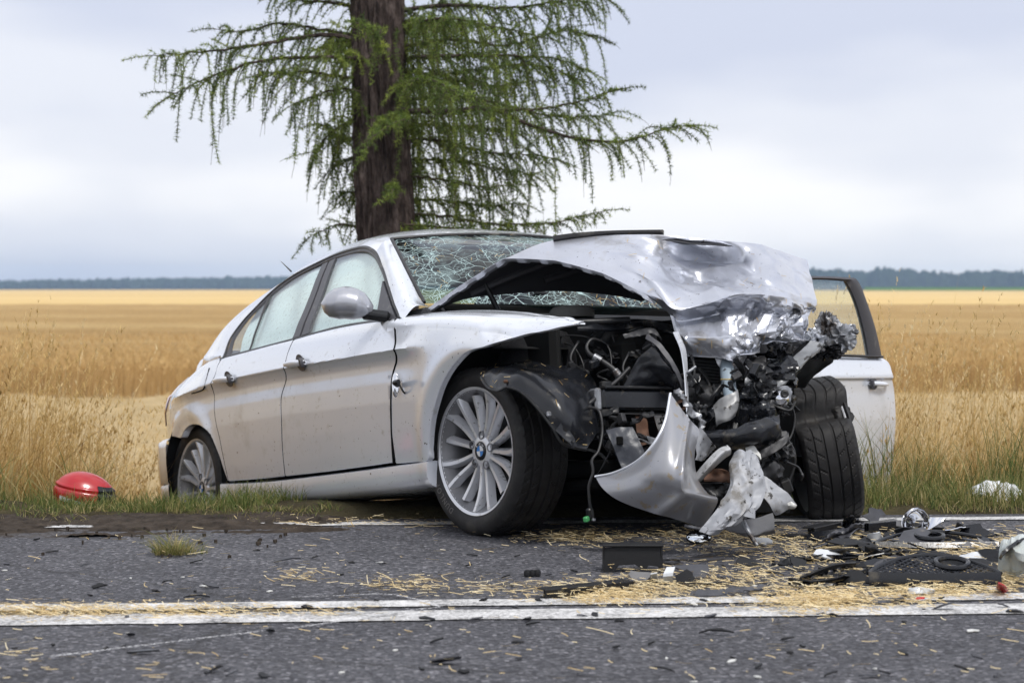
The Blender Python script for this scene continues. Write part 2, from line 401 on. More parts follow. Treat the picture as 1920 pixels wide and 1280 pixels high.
def linepaint(t, b, N, l):
    tc = N('ShaderNodeTexCoord')
    n1 = N('ShaderNodeTexNoise', Scale=5.0, Detail=8.0, Roughness=0.75); l(tc.outputs['Object'], n1.inputs['Vector'])
    n2 = N('ShaderNodeTexNoise', Scale=90.0, Detail=3.0, Roughness=0.7); l(tc.outputs['Object'], n2.inputs['Vector'])
    ad = N('ShaderNodeMath', _operation='ADD'); l(n1.outputs['Fac'], ad.inputs[0]); l(n2.outputs['Fac'], ad.inputs[1])
    r = ramp(t, [(0.40, (0.11, 0.11, 0.115)), (0.46, (0.34, 0.335, 0.33)), (0.52, (0.56, 0.555, 0.55)), (0.6, (0.72, 0.715, 0.71))])
    h = N('ShaderNodeMath', _operation='MULTIPLY'); h.inputs[1].default_value = 0.5; l(ad.outputs[0], h.inputs[0]); l(h.outputs[0], r.inputs['Fac'])
    l(r.outputs[0], b.inputs['Base Color']); b.inputs['Roughness'].default_value = 0.65
    bp = N('ShaderNodeBump', Strength=0.6, Distance=0.003); l(n2.outputs['Fac'], bp.inputs['Height']); l(bp.outputs[0], b.inputs['Normal'])
LINEP = surf_mat('road_paint', linepaint)
CHALK = mat('chalk', (0.55, 0.55, 0.56), 0.9, var=0.3, vscale=60)
_t = CHALK.node_tree; _b = _t.nodes['Principled BSDF']; _n = _t.nodes.new('ShaderNodeTexNoise'); _n.inputs['Scale'].default_value = 130; _n.inputs['Detail'].default_value = 3
_c = _t.nodes.new('ShaderNodeTexCoord'); _t.links.new(_c.outputs['Object'], _n.inputs['Vector']); _m = _t.nodes.new('ShaderNodeMapRange'); _m.inputs['From Min'].default_value = .46; _m.inputs['From Max'].default_value = .54; _m.inputs['To Max'].default_value = .8
_t.links.new(_n.outputs['Fac'], _m.inputs['Value']); _t.links.new(_m.outputs[0], _b.inputs['Alpha'])
def soil(t, b, N, l):
    tc = N('ShaderNodeTexCoord'); sx = N('ShaderNodeSeparateXYZ'); l(tc.outputs['Object'], sx.inputs[0])
    n1 = N('ShaderNodeTexNoise', Scale=3.0, Detail=9.0, Roughness=0.7); l(tc.outputs['Object'], n1.inputs['Vector'])
    verge = ramp(t, [(0.3, (0.045, 0.034, 0.024)), (0.55, (0.10, 0.085, 0.045)), (0.75, (0.20, 0.16, 0.08))]); l(n1.outputs['Fac'], verge.inputs['Fac'])
    n2 = N('ShaderNodeTexNoise', Scale=0.8, Detail=9.0, Roughness=0.75); l(tc.outputs['Object'], n2.inputs['Vector'])
    stub = ramp(t, [(0.3, (0.40, 0.29, 0.14)), (0.6, (0.60, 0.46, 0.26)), (0.8, (0.70, 0.56, 0.34))]); l(n2.outputs['Fac'], stub.inputs['Fac'])
    mr = N('ShaderNodeMapRange'); mr.inputs['From Min'].default_value = 11.5; mr.inputs['From Max'].default_value = 14.0; l(sx.outputs['Y'], mr.inputs['Value'])
    mx = N('ShaderNodeMixRGB'); l(mr.outputs[0], mx.inputs[0]); l(verge.outputs[0], mx.inputs[1]); l(stub.outputs[0], mx.inputs[2])
    l(mx.outputs[0], b.inputs['Base Color']); b.inputs['Roughness'].default_value = 0.95; b.inputs['Specular IOR Level'].default_value = 0.1
    bp = N('ShaderNodeBump', Strength=1.0, Distance=0.05); n3 = N('ShaderNodeTexNoise', Scale=25.0, Detail=8.0, Roughness=0.7); l(tc.outputs['Object'], n3.inputs['Vector'])
    l(n3.outputs['Fac'], bp.inputs['Height']); l(bp.outputs[0], b.inputs['Normal'])
SOIL = surf_mat('soil_and_stubble', soil)

# ground: one sheet to the horizon, lying under the road and rising and falling behind the verge
_ns = np.r_[-700, -300, -60, -10, 2.0, 6.0, np.arange(8.50, 13.2, 0.12), 14, 16, 20, 30, 60, 150, 300, 800, 1500, 2100, 2900]
_es = np.r_[-2900, -1600, -500, -120, -40, -15, np.arange(-7, 7.01, 0.14), 15, 40, 120, 500, 1600, 2900]
EE, NN = np.meshgrid(_es, _ns)
GX = RE[0] * EE + RN[0] * NN; GY = RE[1] * EE + RN[1] * NN
GZ = terr(GX, GY); GZ[NN < 8.5] = -0.03
ground = mk('ground', np.stack([GX, GY, GZ], 2).reshape(-1, 3), grid_faces(len(_ns), len(_es)), SOIL)
tag(ground, kind='structure')
# road: carriageway strip (object frame = road frame) with a ragged verge edge
def road_strip(name, e0, e1, n0, n1, z, m, ne=400, jag=0.0, nn=2):
    es = np.linspace(e0, e1, ne); V = []
    for k, n in enumerate(np.linspace(n0, n1, nn)):
        for i, e in enumerate(es):
            d = 0.0
            if jag and k in (0, nn - 1): d = jag * mnoise.noise(Vector((e * 7, n * 3, 0.3))) + 0.5 * jag * mnoise.noise(Vector((e * 31, n, 5)))
            V.append((e, n + d, z))
    o = mk(name, V, grid_faces(nn, ne), m, smooth=False); o.rotation_euler = (0, 0, RA)
    return tag(o, kind='structure')
road_strip('road', -400, 400, 1.4, 8.62, 0.0, ASPHALT, 3000, 0.05, 6)
road_strip('edge_line', -60, 60, 8.36, 8.47, 0.004, LINEP, 900, 0.012)
road_strip('centre_line', -60, 60, 6.19, 6.315, 0.004, LINEP, 1500, 0.012)
road_strip('centre_line', -60, 60, 5.925, 6.11, 0.004, LINEP, 1500, 0.014)
road_strip('far_edge_line', -60, 60, 1.95, 2.07, 0.004, LINEP, 900, 0.012)
# mud dragged over the road edge by the wheels
_e = np.linspace(-4.2, .35, 520); _n2 = np.linspace(8.05, 8.80, 110); ME, MN = np.meshgrid(_e, _n2)
mz = np.array([mnoise.fractal(Vector((a * 2.3, b * 7, 4.0)), 1.0, 2.0, 6) for a, b in zip(ME.ravel(), MN.ravel())]).reshape(ME.shape)
mz = .024 * mz + .016 * np.clip((MN - 8.16) / .25, -1, 1) + .012 * np.clip((-.35 - ME) / .3, -2.2, .3) - .003
mz = np.minimum(mz, .022); mz += .008 * np.array([mnoise.noise(Vector((a * 40, b * 40, 2))) for a, b in zip(ME.ravel(), MN.ravel())]).reshape(ME.shape)
mud = mk('mud', np.stack([ME, MN, mz], 2).reshape(-1, 3), grid_faces(110, 520), mat('dark_mud', (.050, .040, .032), .95, var=.6, vscale=14, bump=.012, bscale=55, spec=.15), sharp=None); mud.rotation_euler = (0, 0, RA); tag(mud, kind='structure')
# chalk marks drawn by hand on the asphalt
def chalk(name, px, w=0.012):
    P = np.array([on_ground(u, v) for u, v in px])[:, :2]; P = rs(P, 60)
    T = np.gradient(P, axis=0); T /= np.linalg.norm(T, axis=1)[:, None]; N = np.stack([-T[:, 1], T[:, 0]], 1)
    ww = np.array([w * (0.6 + 0.7 * abs(mnoise.noise(Vector((i * 0.9, w * 99, 3))))) for i in range(len(P))])[:, None]
    V = np.vstack([np.c_[P - N * ww, np.full(len(P), 0.009)], np.c_[P + N * ww, np.full(len(P), 0.009)]])
    return tag(mk(name, V, grid_faces(2, len(P)), CHALK, smooth=False), kind='structure')
chalk('chalk_mark', [(95, 1236), (260, 1216), (400, 1199), (492, 1188)], 0.011)
chalk('chalk_mark', [(540, 1183), (620, 1172), (760, 1150), (825, 1143)], 0.010)
chalk('chalk_mark', [(545, 1124), (640, 1121), (720, 1118), (780, 1128), (828, 1143)], 0.008)
# ------------------------------------------------------------------ the car: frame (x forward, y left, z up, metres)
_f = np.array([0.508, -0.851, 0.131]); _f /= np.linalg.norm(_f)
_l = np.cross([0, 0, 1.0], _f); _l /= np.linalg.norm(_l); _u = np.cross(_f, _l)
_roll = math.radians(1.5)
_l2 = _l * math.cos(_roll) - _u * math.sin(_roll); _u2 = np.cross(_f, _l2)
CM = np.stack([_f, _l2, _u2], 1)
CO = at(890.5, 844.6, 8.0) - CM @ np.array([0, -0.80, 0.318])
def c2w(p): return CO + CM @ np.asarray(p, float)
def w2c(p): return CM.T @ (np.asarray(p, float) - CO)
def cp(u, v, Y): return w2c(at(u, v, Y))                       # image pixel placed at a chosen distance, in car frame
def cps(L): return np.array([cp(*p) for p in L])
def on_y(u, v, y):
    r = ray(u, v); n = CM[:, 1]
    return w2c(C_O + r * (((CO + n * y - C_O) @ n) / (r @ n)))
car = empty('crashed_car'); car.matrix_world = Matrix([[*CM[i], CO[i]] for i in range(3)] + [[0, 0, 0, 1]])
tag(car, 'silver saloon car with a smashed front end, nose on the road edge', 'car')

def smooth_tab(xs, ys, sig, lo, hi, n=1200):
    X = np.linspace(lo, hi, n); Y = np.interp(X, xs, ys); h = X[1] - X[0]; k = int(4 * sig / h) + 1
    w = np.exp(-0.5 * (np.arange(-k, k + 1) * h / sig) ** 2); w /= w.sum()
    Yp = np.r_[2 * Y[0] - Y[k:0:-1], Y, 2 * Y[-1] - Y[-2:-k - 2:-1]]
    return X, np.convolve(Yp, w, 'valid')
_LOW = smooth_tab([0, .006, .030, .05, .075, .12, .20, .30, .40, .47, .55, .62, .8], [.916, .909, .894, .886, .885, .888, .888, .880, .869, .860, .84, .80, .7], .004, 0, .8)
_UP = smooth_tab([0, .02, .06, .10, .125, .14, .20, .30, .40, .48, .54, .7], [.916, .909, .894, .876, .862, .850, .822, .764, .700, .642, .59, .42], .008, 0, .7)
_SM = smooth_tab([-.8, -.62, -.55, -.47, -.3, -.15, 0, .08, .125, .14, .2, .3, .4, .48, .54, .7], [.7, .80, .84, .860, .882, .895, .900, .885, .864, .85, .822, .764, .70, .642, .59, .42], .03, -.8, .7)
_ZC = smooth_tab([-3.4, -2.67, -2.24, -1.5, -.44, .2], [.745, .768, .785, .775, .742, .72], .12, -3.4, .4)
_TP = smooth_tab([-3.8, -3.55, -3.4, -3.2, -3.0, -2.7, -2.3, -.3, .2, .5, .7, .9], [.58, .36, .24, .13, .068, .022, 0, 0, .015, .05, .10, .18], .06, -3.8, .9)
ARCH_F, ARCH_R = (0.10, 0.33), (-2.66, 0.33)
def W(x, z):
    x = np.asarray(x, float); z = np.asarray(z, float)
    d = z - np.interp(x, *_ZC)
    hard = np.where(d < 0, np.interp(-d, *_LOW), np.interp(d, *_UP)); soft = np.interp(d, *_SM)
    k = np.clip((-0.16 - x) / 0.22, 0, 1) * np.clip((x + 3.0) / 0.25, 0, 1); k = k * k * (3 - 2 * k)
    w = hard * k + soft * (1 - k) - np.interp(x, *_TP)
    w = w - np.clip((-2.40 - x) / .62, 0, 1) * np.interp(z, [.72, .80, .86, .91], [0, .018, .058, .105]) * (z < .93)
    for c in (ARCH_F, ARCH_R):
        r = np.hypot(x - c[0], z - c[1]); w = w + 0.012 * np.exp(-((r - .36) / .05) ** 2) * (z > .2)
    return w
def on_side(u, v, off=0.0):
    y = -0.87
    for _ in range(60):
        p = on_y(u, v, y); y += 0.3 * (-(W(p[0], p[2]) - off) - y)
    return p
def sxz(L, off=0.0): return np.array([on_side(u, v, off)[[0, 2]] for u, v in L])
def side_grid(bot, top, lft, rgt, nu, nv, off=0.0, gap=0.0, sm=(1, 1, 1, 1)):
    """four outline curves in side view (x,z) -> grid of body points on the right-hand side"""
    B, T, Lc, Rc = rs(bot, nu, sm[0]), rs(top, nu, sm[1]), rs(lft, nv, sm[2]), rs(rgt, nv, sm[3])
    S = coons(B, T, Lc, Rc)
    if gap:
        c = S.reshape(-1, 2).mean(0); sz = np.ptp(S.reshape(-1, 2), axis=0)
        S = c + (S - c) * (1 - 2 * gap / sz)
    return np.dstack([S[..., 0], -(W(S[..., 0], S[..., 1]) - off), S[..., 1]])
def loop_idx(nv, nu):
    return list(range(nu)) + [j * nu + nu - 1 for j in range(1, nv)] + [(nv - 1) * nu + i for i in range(nu - 2, -1, -1)] + [j * nu for j in range(nv - 2, 0, -1)]
def flanged(G, depth=0.03, roll=0.0025, sgn=-1):
    """panel grid + rolled edge turned inwards (sgn -1: right side of the car)"""
    nv, nu, _ = G.shape; V = [G.reshape(-1, 3)]; lp = loop_idx(nv, nu); P = V[0][lp]
    T = np.roll(P, -1, 0) - np.roll(P, 1, 0); T /= np.linalg.norm(T, axis=1)[:, None] + 1e-9
    O = np.cross(T, [0, 1.0, 0]); c = P.mean(0)
    if ((P - c) * O).sum() < 0: O = -O
    F = grid_faces(nv, nu, flip=(sgn > 0)); k = nv * nu; n = len(lp); prev = lp
    for o, d in ((roll, roll * 1.2), (roll * 1.3, depth)):
        V.append(P + O * o + np.array([0, -sgn * d, 0])); cur = [k + i for i in range(n)]; k += n
        for i in range(n):
            j = (i + 1) % n; f = (prev[j], prev[i], cur[i], cur[j]); F.append(f[::-1] if sgn > 0 else f)
        prev = cur
    return np.vstack(V), F
def mirror_y(V): return np.asarray(V) * np.array([1, -1, 1])
def panel(name, G, m, parent, left=False, depth=0.03):
    if left: V, F = flanged(G * np.array([1, -1, 1]), depth, sgn=1)
    else: V, F = flanged(G, depth)
    return mk(name, V, F, m, parent, sharp=35)

# ---- outlines traced in image pixels and cast onto the right-hand side
o_fd_front = sxz([(737.5, 868), (734, 810), (733, 760), (737, 700), (740, 650), (741, 599)])
o_fd_rear = sxz([(534.5, 893.5), (530, 850), (527.5, 790), (528, 740), (532, 692), (540, 660), (551, 636)])
o_fd_bot = sxz([(534.5, 893.5), (600, 886.5), (670, 877.5), (737.5, 868)])
o_fd_top = sxz([(551, 636), (600, 622), (660, 609), (700, 603), (741, 599)])
o_rd_rear = sxz([(428, 902.5), (421, 870), (411, 820), (402, 775), (400, 735), (402, 705), (408, 685), (416, 671)])
o_rd_bot = sxz([(428, 902.5), (480, 899), (534.5, 893.5)])
o_rd_top = sxz([(416, 671), (460, 659.5), (510, 646), (551, 636)])
G_fd = side_grid(o_fd_bot, o_fd_top, o_fd_rear, o_fd_front, 90, 130, gap=0.0058)
G_rd = side_grid(o_rd_bot, o_rd_top, o_rd_rear, o_fd_rear, 70, 130, gap=0.0058)
front_door = panel('front_door', G_fd, PAINT, car)
rear_door = panel('rear_door', G_rd, PAINT, car)
panel('rear_door', G_rd, PAINT, car, left=True)
for G in (G_fd, G_rd):      # black inner skin, added to stop light leaking through the shut lines
    H = G.copy(); c = H.reshape(-1, 3).mean(0); H[..., 0] = c[0] + (H[..., 0] - c[0]) * 1.03; H[..., 1] += 0.032
    for lf in ((0, 1) if G is G_rd else (0,)):
        H2 = H * np.array([1, -1, 1]) if lf else H
        mk('inner_panel', H2[::4, ::4].reshape(-1, 3), grid_faces(*H2[::4, ::4].shape[:2], flip=bool(lf)), VOID, car)
# door handles: bow-shaped grip over a dark cup
def door_handle(parent, c, ax, up, out, s=1.0, flipx=1):
    """ax: towards the front end of the grip"""
    ax, up, out = [np.asarray(a, float) / np.linalg.norm(a) for a in (ax, up, out)]; c = np.asarray(c, float)
    t = np.linspace(-1, 1, 25); V = []
    for tt in t:
        th = (1 - 0.62 * max(0, -tt) ** 1.6) * (1 - 0.35 * max(0, tt) ** 3) * 0.0165 * s; bow = 0.030 * (1 - 0.75 * tt ** 4) * s
        for a in np.linspace(0, 2 * PI, 12, endpoint=False):
            V.append(c + ax * tt * 0.105 * s + out * (bow + 0.0105 * s * math.cos(a)) + up * th * math.sin(a))
    F = grid_faces(25, 12, wrap_u=True) + [tuple(range(12))[::-1], tuple(24 * 12 + i for i in range(12))]
    h = mk('door_handle', V, F, PAINT, parent, sharp=60)
    m = MB(); P = []
    for a in np.linspace(0, 2 * PI, 24, endpoint=False):
        P.append((0.042 * s * math.cos(a), 0.040 * s * math.sin(a)))
    cc = c + ax * 0.055 * s
    m.add(*prism(P, 0.003, 0.0065, (ax, up, out), cc)).add(*prism([(p[0] * .2 + 0.042 * s, p[1] * .55) for p in P], 0.004, 0.028, (ax, up, out), cc))
    m.build('handle_cup', FRAME, h)
    return h
_fs = 0.0
for (u, v, par, GG) in ((556, 681, front_door, G_fd), (422, 711.5, rear_door, G_rd)):
    p = on_side(u, v); q = on_side(u + 30, v - 4)
    door_handle(par, p, q - p, (0, -0.25, 1), (0, -1, -0.1), 0.93)

# ---- greenhouse: window glass, pillar films, trim round the side windows
def schlick(t, l):
    lw = t.nodes.new('ShaderNodeLayerWeight'); lw.inputs['Blend'].default_value = 0.5
    p = t.nodes.new('ShaderNodeMath'); p.operation = 'POWER'; p.inputs[1].default_value = 4.2; l(lw.outputs['Facing'], p.inputs[0])
    q = t.nodes.new('ShaderNodeMath'); q.operation = 'MULTIPLY_ADD'; q.inputs[1].default_value = 0.94; q.inputs[2].default_value = 0.055; l(p.outputs[0], q.inputs[0])
    return q.outputs[0]
def glass_mat(name, tint, fac=0.0):
    m = bpy.data.materials.new(name); m.use_nodes = True; t = m.node_tree; l = t.links.new; t.nodes.clear()
    out = t.nodes.new('ShaderNodeOutputMaterial'); tr = t.nodes.new('ShaderNodeBsdfTransparent'); tr.inputs[0].default_value = (*tint, 1)
    gl = t.nodes.new('ShaderNodeBsdfGlossy'); gl.inputs['Roughness'].default_value = 0.03; gl.inputs[0].default_value = (0.95, 0.97, 1, 1)
    df = t.nodes.new('ShaderNodeBsdfDiffuse'); df.inputs[0].default_value = (0.5, 0.5, 0.47, 1) if not fac else (.75, .80, .78, 1)
    mx = t.nodes.new('ShaderNodeMixShader'); l(schlick(t, l), mx.inputs[0]); l(tr.outputs[0], mx.inputs[1]); l(gl.outputs[0], mx.inputs[2])
    tc = t.nodes.new('ShaderNodeTexCoord'); n = t.nodes.new('ShaderNodeTexNoise'); n.inputs['Scale'].default_value = 70; n.inputs['Detail'].default_value = 5; l(tc.outputs['Object'], n.inputs['Vector'])
    r = t.nodes.new('ShaderNodeMapRange'); r.inputs['From Min'].default_value = 0.55; r.inputs['From Max'].default_value = 0.8; r.inputs['To Min'].default_value = 0.03 + fac; r.inputs['To Max'].default_value = 0.45; l(n.outputs['Fac'], r.inputs['Value'])
    m2 = t.nodes.new('ShaderNodeMixShader'); l(r.outputs[0], m2.inputs[0]); l(mx.outputs[0], m2.inputs[1]); l(df.outputs[0], m2.inputs[2]); l(m2.outputs[0], out.inputs['Surface'])
    return m
GLASS = glass_mat('side_glass', (0.86, 0.93, 0.92))
o_glass_f = (sxz([(575, 624.5), (640, 611), (703, 602.5)]), sxz([(627, 485), (648, 478.5), (667, 474.8), (684, 476.5), (697, 485)]),
             sxz([(575, 624.5), (600, 555), (627, 485)]), sxz([(703, 602.5), (722, 585), (718, 540), (708, 503), (697, 485)]))
o_glass_r = (sxz([(465.5, 655), (505, 645), (548, 633)]), sxz([(507.5, 548.5), (555, 519), (604, 495.5)]), sxz([(465.5, 655), (485, 602), (507.5, 548.5)]), sxz([(548, 633), (576, 565), (604, 495.5)]))
o_glass_q = (sxz([(428.5, 667), (446, 661), (463, 655.5)]), sxz([(452, 606), (474, 581), (498, 557)]), sxz([(428.5, 667), (436, 639), (452, 606)]), sxz([(463, 655.5), (481, 604), (498, 557)]))
G_glass = [side_grid(*o, 24, 24, off=0.012) for o in (o_glass_f, o_glass_r, o_glass_q)]
for i, G in enumerate(G_glass):
    mk('side_window', G.reshape(-1, 3), grid_faces(24, 24), GLASS, car)
    if i: mk('side_window', mirror_y(G.reshape(-1, 3)), grid_faces(24, 24, flip=True), GLASS, car)
# dark trim that frames the windows, one ring of moulding and a division bar for each pillar
dlo_out = sxz([(416, 671), (424, 650), (434, 628), (452, 604), (470, 584), (509, 545), (548.6, 515), (608, 484.6), (640, 471), (667, 463), (683, 460.5), (695, 463.5), (707, 473), (717, 497), (727, 527), (738, 562), (750, 594)])
dlo_in = sxz([(427, 668), (433, 645), (441, 628), (458, 604), (476, 584), (512, 549), (550, 521), (608, 491), (640, 480), (667, 473), (682, 473.5), (692, 479), (700, 489), (710, 511), (719, 538), (729, 568), (740, 598)])
def ribbon_between(name, A, B, n, m, off=(0.0, 0.0), lip=0.008, par=car, left=False):
    A = rs(A, n); B = rs(B, n); g = []
    for k in np.linspace(0, 1, 6):
        P = A * (1 - k) + B * k; o = off[0] * (1 - k) + off[1] * k - lip * math.sin(PI * k)
        g.append(np.c_[P[:, 0], -(W(P[:, 0], P[:, 1]) - o), P[:, 1]])
    G = np.array(g)
    if left: G = G * np.array([1, -1, 1])
    return mk(name, G.reshape(-1, 3), grid_faces(6, n, flip=left), m, par, sharp=60)
mid = 0.55 * dlo_out + 0.45 * dlo_in
for lf in (False, True):
    ribbon_between('window_trim', dlo_out, mid, 90, TRIM, (0.001, 0.003), 0.005, left=lf)
    ribbon_between('window_frame', mid, dlo_in, 90, FRAME, (0.004, 0.014), 0.002, left=lf)
    G = side_grid(sxz([(547, 633.5), (576, 625)]), sxz([(603, 495.5), (627.5, 484)]), sxz([(547, 633.5), (575, 565), (603, 495.5)]), sxz([(576, 625), (601, 555), (627.5, 484)]), 10, 24, off=0.004)
    for a, b in ((0, 5), (5, 10)):
        g = G[:, a:b].copy(); g[..., 0] += 0.0015 if a else -0.0015
        V, F = sheet_solid(g * np.array([1, -1 if lf else 1, 1]), 0.012, flip=lf)
        mk('pillar_cover', V, F, FRAME, car)
    ribbon_between('division_bar', sxz([(463, 656), (481, 604), (499, 556.5)]), sxz([(467, 655), (486, 602), (508, 549)]), 20, TRIM, (0.008, 0.008), 0.004, left=lf)
    A = sxz([(416, 672), (470, 658), (551, 636.5), (640, 613.5), (742, 600)]); Bq = A.copy(); Bq[:, 1] += 0.012
    ribbon_between('waist_seal', A, Bq, 60, TRIM, (0.004, 0.008), 0.004, left=lf)
# deployed curtain airbag hanging behind the glass
cb = sxz([(432, 672), (520, 650), (620, 622), (700, 607), (738, 600)]); ctp = sxz([(470, 575), (560, 505), (640, 472), (690, 470), (716, 500)])
for lf in (False, True):
    G = side_grid(cb, ctp, rs(np.array([cb[0], ctp[0]]), 12, False), rs(np.array([cb[-1], ctp[-1]]), 12, False), 90, 30, off=0.035)
    X, Z = G[..., 0], G[..., 2]
    G[..., 1] += 0.010 * np.sin(X * 19 + 2.5 * np.sin(Z * 6)) * np.sin(Z * 9 + 1) + 0.006 * np.sin(X * 7 + Z * 14) + 0.05 * (Z < 0.98) * (0.98 - Z)
    mk('curtain_airbag', (G * np.array([1, -1 if lf else 1, 1])).reshape(-1, 3), grid_faces(30, 90, flip=lf), FABRIC, car)

# ---- roof, pillars and glass ahead and behind: space patches
def P3(u, v, y): return on_y(u, v, y)
def side3(L): # x,z points on the side skin as 3D
    L = np.asarray(L); return np.c_[L[:, 0], -W(L[:, 0], L[:, 1]), L[:, 1]]
rail = side3(rs(dlo_out, 120))
k_f = int(np.argmin(np.abs(rail[:, 0] + 1.05) + 10 * (rail[:, 2] < 1.1))); k_r = int(np.argmin(np.abs(rail[:, 0] + 2.05) + 10 * (rail[:, 2] < 1.0)))
ws_top = np.array([-1.03, -0.575, 1.285]); ws_bot = np.array([-0.53, -0.70, 0.945])
ws_edge = np.array([ws_bot, [-0.66, -0.678, 1.050], [-0.84, -0.635, 1.178], ws_top])
# A pillar (painted) between window trim and windscreen
a_trim = rail[k_f:][::-1]                                    # from base up
a_trim = np.vstack([a_trim[:1] + [0.03, 0.0, -0.012], a_trim])
def patch(name, b, t, lc, rc, nu, nv, m, bulge=(0, 0, 0), par=car, left=False, flip=False, th=0.0):
    G = coons(rs(b, nu), rs(t, nu), rs(lc, nv), rs(rc, nv))
    uu = np.linspace(0, 1, nu)[None, :, None]; vv = np.linspace(0, 1, nv)[:, None, None]
    G = G + np.asarray(bulge, float) * (16 * uu * (1 - uu) * vv * (1 - vv))
    if left: G = G * np.array([1, -1, 1]); flip = not flip
    if th: V, F = sheet_solid(G, th, flip); return mk(name, V, F, m, par), G
    return mk(name, G.reshape(-1, 3), grid_faces(nv, nu, flip), m, par), G
for lf in (False, True):
    patch('windscreen_pillar', np.array([a_trim[0], [-0.42, -0.80, 0.918], ws_bot + [0.10, -0.02, -0.03]]), np.array([a_trim[-1], 0.5 * (a_trim[-1] + ws_top) + [0, -0.005, 0.014], ws_top + [0.0, -0.012, 0.006]]),
          a_trim, np.vstack([ws_bot + [0.10, -0.02, -0.03], ws_edge + [0.005, -0.014, 0.004]]), 16, 40, PAINT, bulge=(0.004, -0.010, 0.008), left=lf)
# roof skin
r_right = rail[k_r:k_f + 1]; hdr_r = np.array([-2.12, -0.52, 1.285])
def roof_grid(nu=50, nv=40):
    G = []
    xs = np.linspace(0, 1, nu)
    R = rs(r_right, nu)
    for i in range(nu):
        p = R[i]; zc = p[2] + 0.075 + 0.022 * math.sin(PI * xs[i]); row = []
        xf = p[0] + 0.05 * xs[i] - 0.06 * (1 - xs[i])
        for a in np.linspace(-1, 1, nv):
            k = 1 - abs(a) ** 2.6
            row.append([p[0] * (1 - k) + (p[0] + (0.06 * xs[i] - 0.05 * (1 - xs[i])) * k) * k, p[1] * (-a) * 1.0 if a > 0 else p[1] * (-a), p[2] + (zc - p[2]) * k ** 0.62])
        G.append(row)
    return np.array(G)
G_roof = roof_grid()
mk('roof', G_roof.reshape(-1, 3), grid_faces(*G_roof.shape[:2]), PAINT, car, sharp=60)
# header strip between roof and windscreen
h0 = G_roof[-1]; hdr = np.array([[-1.03 + 0.05 * (1 - (a) ** 2), a * 0.60, 1.288 + 0.030 * (1 - abs(a) ** 2.2)] for a in np.linspace(-1, 1, 40)])
H = np.array([h0, 0.5 * (h0 + hdr) + [0.004, 0, 0.006], hdr + [0.005, 0, 0.0]])
mk('roof_header', H.reshape(-1, 3), grid_faces(3, 40), PAINT, car)
# roof aerial
mk('roof_aerial', *tube(np.array([c_ for c_ in rs(np.array([on_y(546, 509, -0.50), on_y(527, 490, -0.50)]), 4, False)]), [0.004, 0.003, 0.002, 0.0012], 6), BLACK, car)
